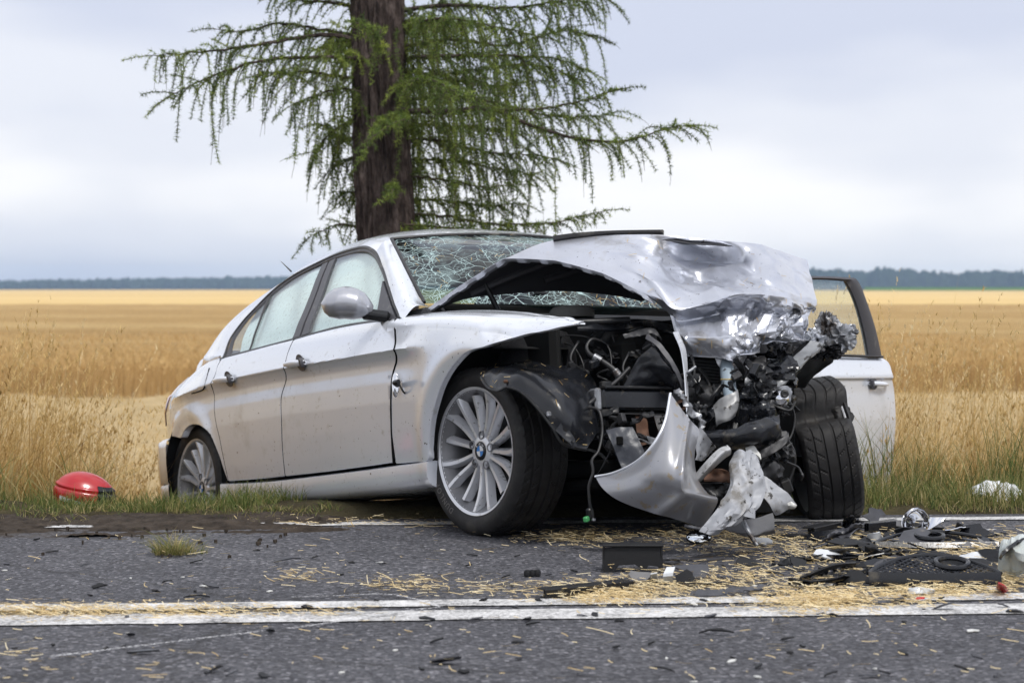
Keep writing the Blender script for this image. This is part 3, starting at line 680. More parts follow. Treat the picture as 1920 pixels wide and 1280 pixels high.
# ---- shattered windscreen
def cracked(t, b, N, l):
    t.nodes.remove(b); out = t.nodes['Material Output']
    tc = N('ShaderNodeTexCoord')
    dn = N('ShaderNodeTexNoise', Scale=7.0, Detail=3.0); l(tc.outputs['Object'], dn.inputs['Vector'])
    dm = N('ShaderNodeMixRGB', _blend_type='LINEAR_LIGHT'); dm.inputs[0].default_value = 0.035; l(tc.outputs['Object'], dm.inputs[1]); l(dn.outputs['Color'], dm.inputs[2])
    edges = None; cellcol = None
    for sc, w0, w1 in ((5.0, 0.002, 0.007), (11.0, 0.003, 0.014), (26.0, 0.006, 0.030), (60.0, 0.012, 0.06)):
        v = N('ShaderNodeTexVoronoi', Scale=sc, _feature='DISTANCE_TO_EDGE'); l(dm.outputs[0], v.inputs['Vector'])
        mr = N('ShaderNodeMapRange'); mr.inputs['From Min'].default_value = w0; mr.inputs['From Max'].default_value = w1; mr.inputs['To Min'].default_value = 1; mr.inputs['To Max'].default_value = 0; l(v.outputs['Distance'], mr.inputs['Value'])
        o = mr.outputs[0]
        if sc > 10:      # finer crazing only in patches
            pn = N('ShaderNodeTexNoise', Scale=3.0 if sc < 40 else 6.0, Detail=3.0); l(tc.outputs['Object'], pn.inputs['Vector'])
            pr = N('ShaderNodeMapRange'); pr.inputs['From Min'].default_value = 0.34 if sc < 20 else 0.42 if sc < 40 else 0.5; pr.inputs['From Max'].default_value = 0.5 if sc < 20 else 0.56 if sc < 40 else 0.62; l(pn.outputs['Fac'], pr.inputs['Value'])
            mu = N('ShaderNodeMath', _operation='MULTIPLY'); l(o, mu.inputs[0]); l(pr.outputs[0], mu.inputs[1]); o = mu.outputs[0]
        if edges is None: edges = o
        else:
            mm = N('ShaderNodeMath', _operation='MAXIMUM'); l(edges, mm.inputs[0]); l(o, mm.inputs[1]); edges = mm.outputs[0]
    vc = N('ShaderNodeTexVoronoi', Scale=22.0); l(dm.outputs[0], vc.inputs['Vector'])
    bp = N('ShaderNodeBump', Strength=0.6, Distance=0.03); l(vc.outputs['Color'], bp.inputs['Height'])
    tr = N('ShaderNodeBsdfTransparent'); tr.inputs[0].default_value = (0.22, 0.36, 0.35, 1)
    gl = N('ShaderNodeBsdfGlossy', Roughness=0.06); l(bp.outputs[0], gl.inputs['Normal'])
    fo = schlick(t, l)
    m1 = N('ShaderNodeMixShader'); l(fo, m1.inputs[0]); l(tr.outputs[0], m1.inputs[1]); l(gl.outputs[0], m1.inputs[2])
    df = N('ShaderNodeBsdfDiffuse'); df.inputs[0].default_value = (0.40, 0.53, 0.53, 1)
    fn = N('ShaderNodeTexNoise', Scale=4.5, Detail=6.0, Roughness=0.7); l(tc.outputs['Object'], fn.inputs['Vector'])
    fm = N('ShaderNodeMapRange'); fm.inputs['From Min'].default_value = 0.54; fm.inputs['From Max'].default_value = 0.72; fm.inputs['To Max'].default_value = 0.45; l(fn.outputs['Fac'], fm.inputs['Value'])
    ed = N('ShaderNodeMath', _operation='MAXIMUM'); l(edges, ed.inputs[0]); l(fm.outputs[0], ed.inputs[1]); edges = ed.outputs[0]
    m2 = N('ShaderNodeMixShader'); l(edges, m2.inputs[0]); l(m1.outputs[0], m2.inputs[1]); l(df.outputs[0], m2.inputs[2]); l(m2.outputs[0], out.inputs['Surface'])
CRACK = surf_mat('shattered_glass', cracked)
def ws_side(s): return ws_edge * np.array([1, s, 1])
ws_b = np.array([[-0.53 + 0.17 * (1 - (a / .70) ** 2), a, 0.945 - 0.015 * (1 - (a / .70) ** 2)] for a in np.linspace(-.70, .70, 15)])
ws_t = np.array([[-1.03 + 0.06 * (1 - (a / .575) ** 2), a, 1.285 + 0.030 * (1 - (a / .575) ** 2)] for a in np.linspace(-.575, .575, 15)])
_, G_ws = patch('windscreen', ws_b, ws_t, ws_side(1), ws_side(-1), 60, 40, CRACK, bulge=(0.03, 0, 0.03))
# black frit edge and sealing of the windscreen
for s in (1, -1):
    E_ = rs(ws_side(s), 30); V, F = tube(E_ + [0.004, -0.004 * s, 0.003], 0.008, 6); mk('windscreen_seal', V, F, TRIM, car)
V, F = tube(rs(ws_t, 40) + [0.002, 0, 0.003], 0.008, 6); mk('windscreen_seal', V, F, TRIM, car)
# straw caught on the glass and cowl is added with the straw
# ---- rear of the cabin and boot
rw_t = np.array([[-2.12 - 0.06 * (1 - (a / .52) ** 2), a, 1.262 + 0.026 * (1 - (a / .52) ** 2)] for a in np.linspace(-.52, .52, 11)])
rw_b = np.array([[-2.80 - 0.10 * (1 - (a / .60) ** 2), a, 1.000 + 0.02 * (1 - (a / .60) ** 2)] for a in np.linspace(-.60, .60, 11)])
def rws(s): return np.array([[-2.80, .60 * s, 1.0], [-2.5, .575 * s, 1.135], [-2.12, .52 * s, 1.275]])
patch('rear_window', rw_b, rw_t, rws(-1), rws(1), 30, 20, GLASS, bulge=(-.02, 0, .03), flip=True)
rr0 = G_roof[0][8:-8]; rr1 = np.array([[np.interp(y * .80, rw_t[:, 1], rw_t[:, 0]), y * .80, np.interp(y * .80, rw_t[:, 1], rw_t[:, 2])] for y in rr0[:, 1]])
mk('roof_rear_edge', np.array([rr0, .5 * (rr0 + rr1) - [0, 0, .006], rr1]).reshape(-1, 3), grid_faces(3, len(rr0), True), PAINT, car)
c_trim = rail[:k_r + 1]                                   # from rear foot up to the roof
sh = np.array([[-2.27, -.868, .895], [-2.5, -.862, .90], [-2.75, -.835, .905], [-3.0, -.79, .91], [-3.2, -.73, .915], [-3.38, -.64, .92]])
deck = np.array([[-2.80, -.60, 1.0], [-3.0, -.63, .985], [-3.2, -.57, .965], [-3.36, -.50, .935]])
for lf in (False, True):
    cb_ = np.array([c_trim[0], [-2.40, -.845, .925], [-2.6, -.79, .955], [-2.80, -.62, .995]])
    patch('rear_pillar', cb_, np.array([c_trim[-1], 0.5 * (c_trim[-1] + hdr_r) + [0, -.004, .012], hdr_r]), c_trim, np.array([[-2.80, -.62, .995], [-2.5, -.59, 1.135], [-2.12, -.52, 1.28]]), 16, 24, PAINT, bulge=(0, -.012, .006), left=lf, flip=True)
    # quarter panel: door edge -> arch -> tail
    q_bot = sxz([(428, 902.5), (420, 880), (410, 850), (395, 815), (380, 800), (368, 795), (355, 797), (345, 807), (338, 820)])
    q_bot = np.vstack([q_bot, [q_bot[-1, 0] - 0.10, .585], [-3.02, .585], [-3.2, .585]])
    q_top = np.array([[-2.262, .905], [-2.5, .900], [-2.75, .902], [-3.0, .905], [-3.2, .905]])
    q_front = np.array(o_rd_rear); q_front[-1] = q_top[0]
    q_rear = np.array([[-3.2, .585], [-3.2, .75], [-3.2, .905]])
    G = side_grid(q_bot, q_top, q_front, q_rear, 90, 60, gap=0.0015)
    panel('quarter_panel', G, PAINT, car, left=lf, depth=0.035)
    top = G[-1].copy(); top2 = rs(np.array([c_ for c_ in cb_[1:]]), 90)
    inner = rs(np.vstack([cb_, deck[1:]]), 90)
    R = np.array([top, top * .66 + inner * .34 + [0, -.004, .010], top * .33 + inner * .67 + [0, -.002, .012], inner])
    mk('quarter_shoulder', (R * np.array([1, -1 if lf else 1, 1])).reshape(-1, 3), grid_faces(4, 90, flip=not lf), PAINT, car, sharp=80)
tl_plan = np.array([[-3.19, -.772], [-3.30, -.715], [-3.42, -.60], [-3.50, -.46], [-3.54, -.3], [-3.55, 0]])
def plan_loft(name, plan, zs, offs, m, n=40, both=True):
    P = rs(plan, n)
    if both: P = np.vstack([P, (P * [1, -1])[::-1][1:]])
    T = np.gradient(P, axis=0); T /= np.linalg.norm(T, axis=1)[:, None]; O = np.stack([T[:, 1], -T[:, 0]], 1)
    if O[0, 1] > 0: O = -O
    G = np.array([np.c_[P + O * o, np.full(len(P), z)] for z, o in zip(zs, offs)])
    return mk(name, G.reshape(-1, 3), grid_faces(len(zs), len(P), True), m, car, sharp=50)
qe = G[:, -1]; z_ = np.array([1, -1, 1])
tb_ = np.array([qe[0], [-3.34, -.69, .585], [-3.48, -.50, .585], [-3.56, -.25, .585], [-3.58, 0, .585]]); tt_ = np.array([qe[-1], [-3.28, -.60, .915], [-3.36, -.45, .93], [-3.40, -.2, .94], [-3.41, 0, .942]])
_, G_tail = patch('tail_panel', np.vstack([tb_, (tb_ * z_)[::-1][1:]]), np.vstack([tt_, (tt_ * z_)[::-1][1:]]), qe, qe * z_, 80, 60, PAINT, bulge=(-.03, 0, 0), flip=True)
for s in (1, -1):
    g = G_tail[12:38, 1:18] * np.array([1, s, 1]) + np.array([-.004, -.004 * s, 0])
    mk('tail_lamp', g.reshape(-1, 3), grid_faces(26, 17, s > 0), REDLENS, car)
patch('boot_lid', np.array([[-3.40, -.45, .935], [-3.44, 0, .95], [-3.40, .45, .935]]), np.array([[-2.80, -.60, 1.0], [-2.90, 0, 1.02], [-2.80, .60, 1.0]]), deck[::-1] + [[-.04, .05, 0], [0, 0, 0], [0, 0, 0], [0, 0, 0]], (deck * [1, -1, 1])[::-1] + [[-.04, -.05, 0], [0, 0, 0], [0, 0, 0], [0, 0, 0]], 30, 20, PAINT, bulge=(0, 0, .012))
# rear bumper
rb0 = on_side(338, 818); rb_plan = np.array([[-2.955, -.862], [-3.1, -.845], [-3.25, -.79], [-3.40, -.71], [-3.53, -.56], [-3.60, -.38], [-3.64, 0]])
plan_loft('rear_bumper', rb_plan, [.19, .22, .30, .345, .352, .36, .45, .53, .565, .578], [-.05, -.02, -.004, -.003, -.010, -.002, .005, .005, 0, -.02], PAINT, 50)
# ---- side skirt (sill) with its undercut
sk_t = sxz([(412, 905.5), (480, 902.5), (534, 897.5), (670, 881), (738, 871.5), (801, 862.5)]); sk_t[:, 1] -= 0.002
for lf in (False, True):
    P = rs(sk_t, 70); prof = [(0.0, 0.022), (0.0005, 0.006), (-.004, -.002), (-.02, -.004), (-.06, -.004), (-.082, .004), (-.092, .014), (-.104, .040), (-.110, .10), (-.112, .35)]
    G = np.array([np.c_[P[:, 0], -(W(P[:, 0], P[:, 1] - .01) - o), P[:, 1] + dz] for dz, o in prof])
    G[:, 0, 0] += np.linspace(0, .02, len(prof)); V = G.copy()
    G = np.concatenate([np.array([[g[0] + [0, .06, 0]] for g in G]), G, np.array([[g[-1] + [0, .06, 0]] for g in G])], 1)
    mk('side_skirt', (G * np.array([1, -1 if lf else 1, 1])).reshape(-1, 3), grid_faces(len(prof), 72, flip=not lf), PAINT, car, sharp=50)
# floor pan and dark structure under the body
mk('floor_pan', *box((-1.45, 0, .235), (3.3, 1.36, .06), None, .01), VOID, car)
mk('floor_pan', *box((-3.05, 0, .36), (.9, 1.0, .22), None, .03), VOID, car)
# ---- front wing (right): loft with a crown that rolls over towards the bonnet
wg_top_u = [(741, 597), (785, 590), (860, 583), (930, 583), (1000, 589), (1060, 598), (1086, 603)]
def wing(left=False):
    e_arch = sxz([(743, 868), (775, 865), (801, 862), (803, 840), (806, 800), (813, 765), (827, 722), (845, 690), (868, 664), (884, 655), (905, 650)])
    e_edge = np.vstack([e_arch[-1:], [on_y(960, 637, -.83)[[0, 2]], on_y(1020, 622, -.79)[[0, 2]], on_y(1086, 606, -.74)[[0, 2]]]])
    bot = np.vstack([rs(e_arch, 60), rs(e_edge, 30)[1:]]); n = len(bot)
    topx = [on_y(u, v, y) for (u, v), y in zip(wg_top_u, (-.845, -.80, -.755, -.735, -.72, -.71, -.705))]
    # stations share x along the crown by fraction
    B3 = np.c_[bot[:, 0], -W(bot[:, 0], bot[:, 1]), bot[:, 1]]
    B3[60:, 1] = np.interp(np.linspace(0, 1, n - 60), [0, .33, .66, 1], [B3[59, 1], -.835, -.79, -.735])
    T3 = rs(np.array(topx), n); K = np.clip(np.linspace(-.25, 1, n) / 1, 0, 1)
    G = []
    for i in range(n):
        # spread the top stations so that those over the door edge stay vertical
        ff = np.interp(bot[i, 0], [bot[:, 0].min(), bot[:, 0].max()], [0, 1]); ff = ff if i > 2 else 0
        tp = np.array([np.interp(ff, np.linspace(0, 1, n), T3[:, k]) for k in range(3)])
        b = B3[i]; row = []
        z1 = tp[2] - 0.055 - 0.03 * ff
        z1 = max(z1, b[2] + 0.004)
        xm = tp[0]
        for k in np.linspace(0, 1, 40):
            x = b[0] + (tp[0] - b[0]) * k; z = b[2] + (z1 - b[2]) * k
            w_ = float(W(x, z)); kk = max(0, (i - 59) / (n - 60))
            y = -w_ * (1 - kk) + kk * (b[1] + (tp[1] - .03 - b[1]) * k)
            row.append([x, y, z])
        e0 = np.array(row[-1])
        for k in np.linspace(0, PI / 2, 13)[1:]:
            row.append([tp[0], e0[1] + (tp[1] - e0[1]) * (1 - math.cos(k)), e0[2] + (tp[2] - e0[2]) * math.sin(k)])
        G.append(row)
    G = np.array(G).transpose(1, 0, 2)
    return G
G_wing = wing()
rw = nz(G_wing.reshape(-1, 3), 9, 3.3).reshape(G_wing.shape[:2]) * np.clip((G_wing[..., 0] - .15) / .4, 0, 1) * .012
G_wing[..., 1] += rw; G_wing[..., 2] += rw * .6
front_wing = mk('front_wing', *flanged(G_wing, 0.022, .002), PAINT, car, sharp=40)
# dangling side repeater torn out of the wing
m = MB(); c = on_side(748, 722); m.add(*lathe([(0, .0), (.028, .002), (.032, .006), (.028, .012), (0, .014)], 20, c + [0, -.012, 0], np.array([.55, -.8, .1])))
m.v[-1] = (m.v[-1] - m.v[-1].mean(0)) * [0.5, 0.5, 1.55] + m.v[-1].mean(0)
rep = m.build('side_repeater', CHROME, car)
m = MB(); c2 = on_side(754, 719) + np.array([0, -.03, 0]); m.add(*tube(np.array([c + [0.01, -.012, 0], c2 + [.01, -.006, .002], c2 + [.035, -.004, .004]]), [.010, .012, .010], 10)); m.build('bulb_socket', BLACK, rep)
m = MB(); m.add(*tube(rs(np.array([c2 + [.03, 0, 0], c2 + [.035, .012, -.03], c2 + [.02, .03, -.04]]), 12), .004, 6)); m.build('socket_wire', HOSE, rep)
# ---- door mirror
mb = on_side(726, 592); mt = on_y(601, 574, -1.075)
def mirror():
    root = empty('door_mirror', parent=car)
    axis = mt - mb; Lm = np.linalg.norm(axis); ax = axis / Lm
    up = np.array([0, 0, 1.0]); up -= ax * (up @ ax); up /= np.linalg.norm(up); fw = np.cross(up, ax); 
    if fw[0] < 0: fw = -fw
    t = np.linspace(0, 1, 36); V = []
    hh = np.interp(t, [0, .06, .18, .35, .6, .8, .92, 1], [.020, .034, .053, .066, .070, .060, .038, .002])
    cz = np.interp(t, [0, .2, .5, 1], [.012, .024, .026, .010]); dd = np.interp(t, [0, .1, .3, .7, .9, 1], [.03, .06, .085, .085, .05, .004])
    for i in range(36):
        for a in np.linspace(0, 2 * PI, 28, endpoint=False):
            ca, sa = math.cos(a), math.sin(a)
            px_ = dd[i] * (ca if ca > 0 else .35 * ca)
            V.append(mb + ax * (0.06 + t[i] * (Lm - .06)) + up * (cz[i] + hh[i] * (sa if sa > 0 else sa * .92)) + fw * px_)
    V = np.array(V); F = grid_faces(36, 28, wrap_u=True, flip=False) + [tuple(range(28)), tuple(35 * 28 + i for i in range(28))[::-1]]
    mk('mirror_housing', V, F, mat('mirror_paint', (0.42, 0.43, 0.47), .3, .5, coat=.6, dirt=[((.2, .19, .17), 8, .58, .2)]), root, sharp=70)
    m = MB(); m.add(*box(mb + ax * .045 + up * -.006, (.13, .075, .045), np.stack([ax, fw, up], 1), .018)); m.build('mirror_arm', BLACK, root)
    tri = sxz([(703, 602), (741, 597.5), (716, 527)]); V = np.c_[tri[:, 0], -(W(tri[:, 0], tri[:, 1]) - .002), tri[:, 1]]
    V2 = V + [0, .02, 0]; mk('mirror_sail', np.vstack([V, V2]), [(0, 1, 2), (5, 4, 3), (0, 3, 4, 1), (1, 4, 5, 2), (2, 5, 3, 0)], FRAME, root, smooth=False)
mirror()
# rubber seals down in the shut lines, black also for the gaps' shade
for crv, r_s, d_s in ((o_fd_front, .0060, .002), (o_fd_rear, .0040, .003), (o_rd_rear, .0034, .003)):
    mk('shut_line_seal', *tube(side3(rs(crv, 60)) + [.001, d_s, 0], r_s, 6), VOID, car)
# fuel filler flap seam
fl = sxz([(393, 690), (384, 724), (378, 732), (360, 737.5)]); ff_ = side3(fl) + [0, -.001, 0]
mk('filler_flap_gap', *tube(rs(ff_, 24), .0035, 5), VOID, car)
# ---- wheels
def text_mesh(s, size):
    cu = bpy.data.curves.new('txt', 'FONT'); cu.body = s; cu.size = size; cu.extrude = 0.0; cu.resolution_u = 3
    o = bpy.data.objects.new('txt', cu); me = o.to_mesh()
    V = np.array([v.co[:] for v in me.vertices]) if len(me.vertices) else np.zeros((0, 3)); F = [tuple(p.vertices) for p in me.polygons]
    o.to_mesh_clear(); bpy.data.objects.remove(o); bpy.data.curves.remove(cu); return V, F
TR, TWD, RR = 0.318, 0.225, 0.236
def tyre_mesh(dent=None):
    hw = TWD / 2; prof = []      # (r, along) along + = outboard face
    groove = [-.062, -.022, .022, .062]
    side = [(RR - .004, .094), (RR + .004, .099), (RR + .018, .109), (RR + .040, .1145), (RR + .058, .112), (TR - .012, .104), (TR - .004, .096)]
    prof += [(r, a) for r, a in side]
    tread = []
    for a in np.linspace(.088, -.088, 45):
        g = min(abs(a - x) for x in groove); tread.append((TR - .0035 * (abs(a) / .088) ** 3 - (.0075 if g < .0048 else 0), a))
    prof += tread + [(r, -a) for r, a in side[::-1]]
    prof = np.array(prof); n = 300; th = np.linspace(0, 2 * PI, n, endpoint=False)
    Rr = np.repeat(prof[:, 0][:, None], n, 1); A = np.repeat(prof[:, 1][:, None], n, 1)
    for i, (r, a) in enumerate(prof):
        if abs(a) < .1 and r > TR - .006:
            sh_ = int(round(abs(a) * 120)); per = 7 if abs(a) > .062 else 10
            ok = abs(a) > .026 or (a > 0.0 and False)
            if ok:
                k = ((np.arange(n) + sh_) % per) == 0; Rr[i, k] -= .0055
    if dent is not None: Rr, A = dent(Rr, A, th)
    V = np.stack([A, Rr * np.cos(th)[None], Rr * np.sin(th)[None]], 2)     # axis x
    return V.reshape(-1, 3), grid_faces(len(prof), n, wrap_u=True)
def rim_parts():
    """axis +x = outboard; returns dict of (V,F)"""
    out = {}
    out['barrel'] = lathe([(RR - .006, .098), (RR - .012, .085), (RR - .030, .060), (RR - .034, -.07), (RR - .006, -.1)], 72, (0, 0, 0), (1, 0, 0))
    out['rim_lip'] = lathe([(RR - .012, .082), (RR - .008, .094), (RR - .002, .1015), (RR + .006, .103), (RR + .007, .098), (RR + .0035, .093)], 96, (0, 0, 0), (1, 0, 0))
    sp = MB(); rot = 0.10
    for g in range(15):
        th = rot + g * 2 * PI / 15; short = g % 3 == 0
        r0, r1 = .050, (RR - .026 if short else RR - .006)
        n = 10; V = []
        for i, t in enumerate(np.linspace(0, 1, n)):
            r = r0 + (r1 - r0) * t; w = .0065 + .0025 * t; x = .070 + .026 * t ** 1.3 - .004 * math.sin(PI * t) - (.010 * t if short else 0); d = .034 - .006 * t
            tw = th + 0.05 * math.sin(PI * t) * (1 if g % 3 == 1 else -1 if g % 3 == 2 else 0)
            e = np.array([0, math.cos(tw), math.sin(tw)]); q = np.array([0, -math.sin(tw), math.cos(tw)])
            for (aw, ax_) in ((-1.7 - .5 * t, -d), (-1.0, -.0025), (-.8, 0), (.8, 0), (1.0, -.0025), (1.7 + .5 * t, -d)):
                V.append(e * r + q * w * aw + np.array([x + ax_, 0, 0]))
        sp.add(V, grid_faces(n, 6) + [(0, 1, 2, 3, 4, 5)])
    out['spokes'] = sp
    hub = MB(); hub.add(*lathe([(.050, .030), (.062, .060), (.058, .070), (.046, .074), (.036, .074), (.035, .068), (0, .068)], 60, (0, 0, 0), (1, 0, 0)))
    out['hub'] = hub
    return out
RIM = rim_parts()
def wheel(loc, ax, camb, tyre_v=None, spin=0.0, brand=True, dirty=False):
    """ax: outboard axle direction in car frame"""
    root = empty('wheel', parent=car); ax = np.asarray(ax, float); ax /= np.linalg.norm(ax)
    up = np.array([0, 0, 1.0]); up -= ax * (up @ ax); up /= np.linalg.norm(up); e2 = np.cross(ax, up)
    c_, s_ = math.cos(spin), math.sin(spin); u_ = up * c_ + e2 * s_; v_ = np.cross(ax, u_)
    root.matrix_basis = Matrix([[ax[i], u_[i], v_[i], loc[i]] for i in range(3)] + [[0, 0, 0, 1]])
    V, F = tyre_v if tyre_v else TYRE
    ty = mk('tyre', V, F, RUBBER, root, sharp=30)
    rim = mk('rim', *RIM['rim_lip'], ALLOY, root, sharp=50)
    mk('barrel', *RIM['barrel'], ALLOY_IN, rim, sharp=50)
    RIM['spokes'].build('spokes', ALLOY, rim, sharp=22); RIM['hub'].build('hub', ALLOY, rim, sharp=40)
    for k in range(5):
        a = .10 + (k + .5) * 2 * PI / 5 + .42; p = np.array([0, math.cos(a), math.sin(a)]) * .060
        mk('lug_hole', *lathe([(.0165, .045), (.0165, .0755), (.0135, .0760), (.0130, .05), (0, .05)], 20, p, (1, 0, 0)), ALLOY_IN, rim)
    m = MB(); m.add(*lathe([(.1385, .0), (.1385, .012), (.0, .012)], 48, (0, 0, 0), (1, 0, 0))); m.build('brake_disc', DARK, root)
    m = MB(); m.add(*lathe([(.2, -.02), (.02, -.02)], 48, (0, 0, 0), (1, 0, 0))); m.build('backing_plate', VOID, root)
    # centre cap: black ring, four quadrants, letters
    cap = mk('centre_cap', *lathe([(.0345, .068), (.0345, .0755), (.033, .0765), (0, .0765)], 48, (0, 0, 0), (1, 0, 0)), BLACK_G, root, sharp=40)
    sgn = spin
    for k in range(4):
        a0 = k * PI / 2 - spin; P = [(0, 0)] + [(.0205 * math.cos(a0 + a), .0205 * math.sin(a0 + a)) for a in np.linspace(0, PI / 2, 10)]
        mk('cap_quadrant', *prism(P, .0762, .0773, ((0, 1, 0), (0, 0, 1), (1, 0, 0)), (0, 0, 0)), BLUE if k % 2 == 0 else WHITE, cap, smooth=False)
    for k, ch in enumerate('BMW'):
        tv, tf = text_mesh(ch, .0125)
        if len(tv) == 0: continue
        tv[:, 0] -= tv[:, 0].mean(); a = -spin - (k - 1) * 0.75      # clockwise as seen from outside
        # letter frame on the face: radial out and tangential (clockwise as seen from outside)
        e = np.array([0, math.cos(a), math.sin(a)]); tg = -np.array([0, -math.sin(a), math.cos(a)])
        Q = np.array([e * (.0225 + t_[1]) + tg * t_[0] + np.array([.0772, 0, 0]) for t_ in tv])
        mk('cap_letter', Q, tf, WHITE, cap, smooth=False)
    if brand:
        m = MB()
        for k, ch in enumerate('DUNLOP'):
            tv, tf = text_mesh(ch, .030); tv[:, 0] -= tv[:, 0].mean()
            a0 = brand - (k - 2.5) * .098
            Q = []
            for t_ in tv:
                a = a0 - t_[0] / (RR + .035); r = RR + .020 + t_[1]
                xx = np.interp(r, [RR + .018, RR + .040, RR + .058], [.109, .1145, .112]) + .0012
                Q.append([xx, r * math.cos(a), r * math.sin(a)])
            m.add(np.array(Q), tf)
        m.build('sidewall_lettering', RUBBER_L, ty, smooth=False)
    return root
TYRE = tyre_mesh()
# front right: steered out towards the camera, pushed back in its arch
d = math.radians(6.0)
FR_AX = np.array([math.sin(d), -math.cos(d), -0.02])
wheel((0 - FR_AX[0] * .1, -.80 - FR_AX[1] * .1, .318), FR_AX, 0, brand=2.30, spin=-.05)
wheel((-2.735, -.70, .317), (0, -1, 0), 0, brand=None, spin=.35)
wheel((-2.735, .70, .317), (0, 1, 0), 0, brand=None, spin=1.0)
# burst front left tyre, toed round to face the camera
def burst(R, A, th):
    a = th[None]; top = np.exp(-((np.angle(np.exp(1j * (a - .70)))) / .21) ** 2); wide = np.exp(-((np.angle(np.exp(1j * (a - .35)))) / .55) ** 2)
    outer = R > RR + .03
    R = R - .016 * outer * (R - RR) / (TR - RR)
    R = R - .092 * top * outer * (R - RR) / (TR - RR) - .012 * wide * outer * (R - RR) / (TR - RR)
    A = A + (.028 * wide - .035 * top) * outer * ((R - RR) / (TR - RR)) + .010 * np.sin(3 * a) * outer * wide
    return R, A
FL_AX = np.array([0.50, 0.85, 0.15])
wl = w2c(at(1536, 846, 8.70)) - np.array([0, 0, 0])
wheel(wl, FL_AX, 0, tyre_v=tyre_mesh(burst), brand=None, spin=.3)
# wheel wells
for (c, s, r) in ((ARCH_F, -1, .37), ((-2.67, .33), -1, .365), ((-2.67, .33), 1, .365)):
    a = np.linspace(-.35 if c is not ARCH_F else 1.25, PI + .35, 30); V = []
    cx = c[0] + (0 if c is ARCH_F else 0)
    ys = (.85, .56) if c is not ARCH_F else (.83, .50)
    for y in np.linspace(*ys, 4): V += [(cx + r * math.cos(t), s * y, c[1] + r * math.sin(t)) for t in a]
    k = len(V); V.append((cx, s * ys[1], c[1])); F = grid_faces(4, 30) + [(3 * 30 + i, 3 * 30 + i + 1, k) for i in range(29)]
    mk('wheel_well', V, F, LINER, car)
# ---- cabin: dashboard, steering wheel, seats
m = MB(); m.add(*box((-.62, 0, .80), (.5, 1.36, .22), None, .06)); m.build('dashboard', SEAT, car)
mk('firewall', *box((-.42, 0, .62), (.05, 1.40, .62), None, .01), VOID, car)
sw = np.array([[-.92 + .06 * math.sin(a), .37 + .185 * math.cos(a), .87 + .17 * math.sin(a)] for a in np.linspace(0, 2 * PI, 40)]); mk('steering_wheel', *tube(sw, .014, 8), SEAT, car)
for y in (-.37, .37):
    st = empty('seat', parent=car)
    mk('seat_cushion', *box((-1.35, y, .50), (.52, .5, .16), None, .05), SEAT, st)
    mk('seat_back', *box((-1.66, y, .80), (.14, .48, .60), np.array([[.96, 0, -.27], [0, 1, 0], [.27, 0, .96]]), .05), SEAT, st)
    mk('headrest', *box((-1.74, y, 1.13), (.09, .26, .17), None, .04), SEAT, st)
mk('rear_bench', *box((-2.25, 0, .72), (.18, 1.25, .6), None, .05), SEAT, car)
mk('cabin_floor', *box((-1.45, 0, .33), (2.2, 1.36, .1), None, .02), SEAT, car)
# ------------------------------------------------------------------ the smashed front
VIEW = CM.T @ np.array([0, -1.0, 0])                     # towards the camera and road, in car frame
def spl_rows(rows, nu, nv, lin=0.5):
    R = np.array([rs(cps(r), nu) for r in rows]); k = len(rows)
    t = np.linspace(0, k - 1, nv); i = np.clip(t.astype(int), 0, k - 2); f = (t - i)[:, None, None]
    Q = np.concatenate([2 * R[:1] - R[1:2], R, 2 * R[-1:] - R[-2:-1]])
    p0, p1, p2, p3 = Q[i], Q[i + 1], Q[i + 2], Q[i + 3]
    C = 0.5 * ((2 * p1) + (-p0 + p2) * f + (2 * p0 - 5 * p1 + 4 * p2 - p3) * f ** 2 + (-p0 + 3 * p1 - 3 * p2 + p3) * f ** 3)
    Ln = p1 * (1 - f) + p2 * f
    return C * (1 - lin) + Ln * lin
def gnorm(G):
    N = np.cross(np.gradient(G, axis=1), np.gradient(G, axis=0)); N /= np.linalg.norm(N, axis=2)[..., None] + 1e-12
    return N if (N @ VIEW).mean() > 0 else -N
def ridged(P, sc, seed, oct=3):
    o = np.zeros(len(P)); a = 1.0
    for k in range(oct):
        s = sc * 2 ** k
        o += a * np.array([1 - 2 * abs(mnoise.noise(Vector((p[0] * s + seed, p[1] * s + 3 * seed, p[2] * s - seed)))) for p in P]); a *= 0.5
    return o
def cells(P, sc, seed):
    return np.array([mnoise.voronoi(Vector((p[0] * sc + seed, p[1] * sc + 3 * seed, p[2] * sc - seed)))[0][0] for p in P])
from mathutils.geometry import delaunay_2d_cdt
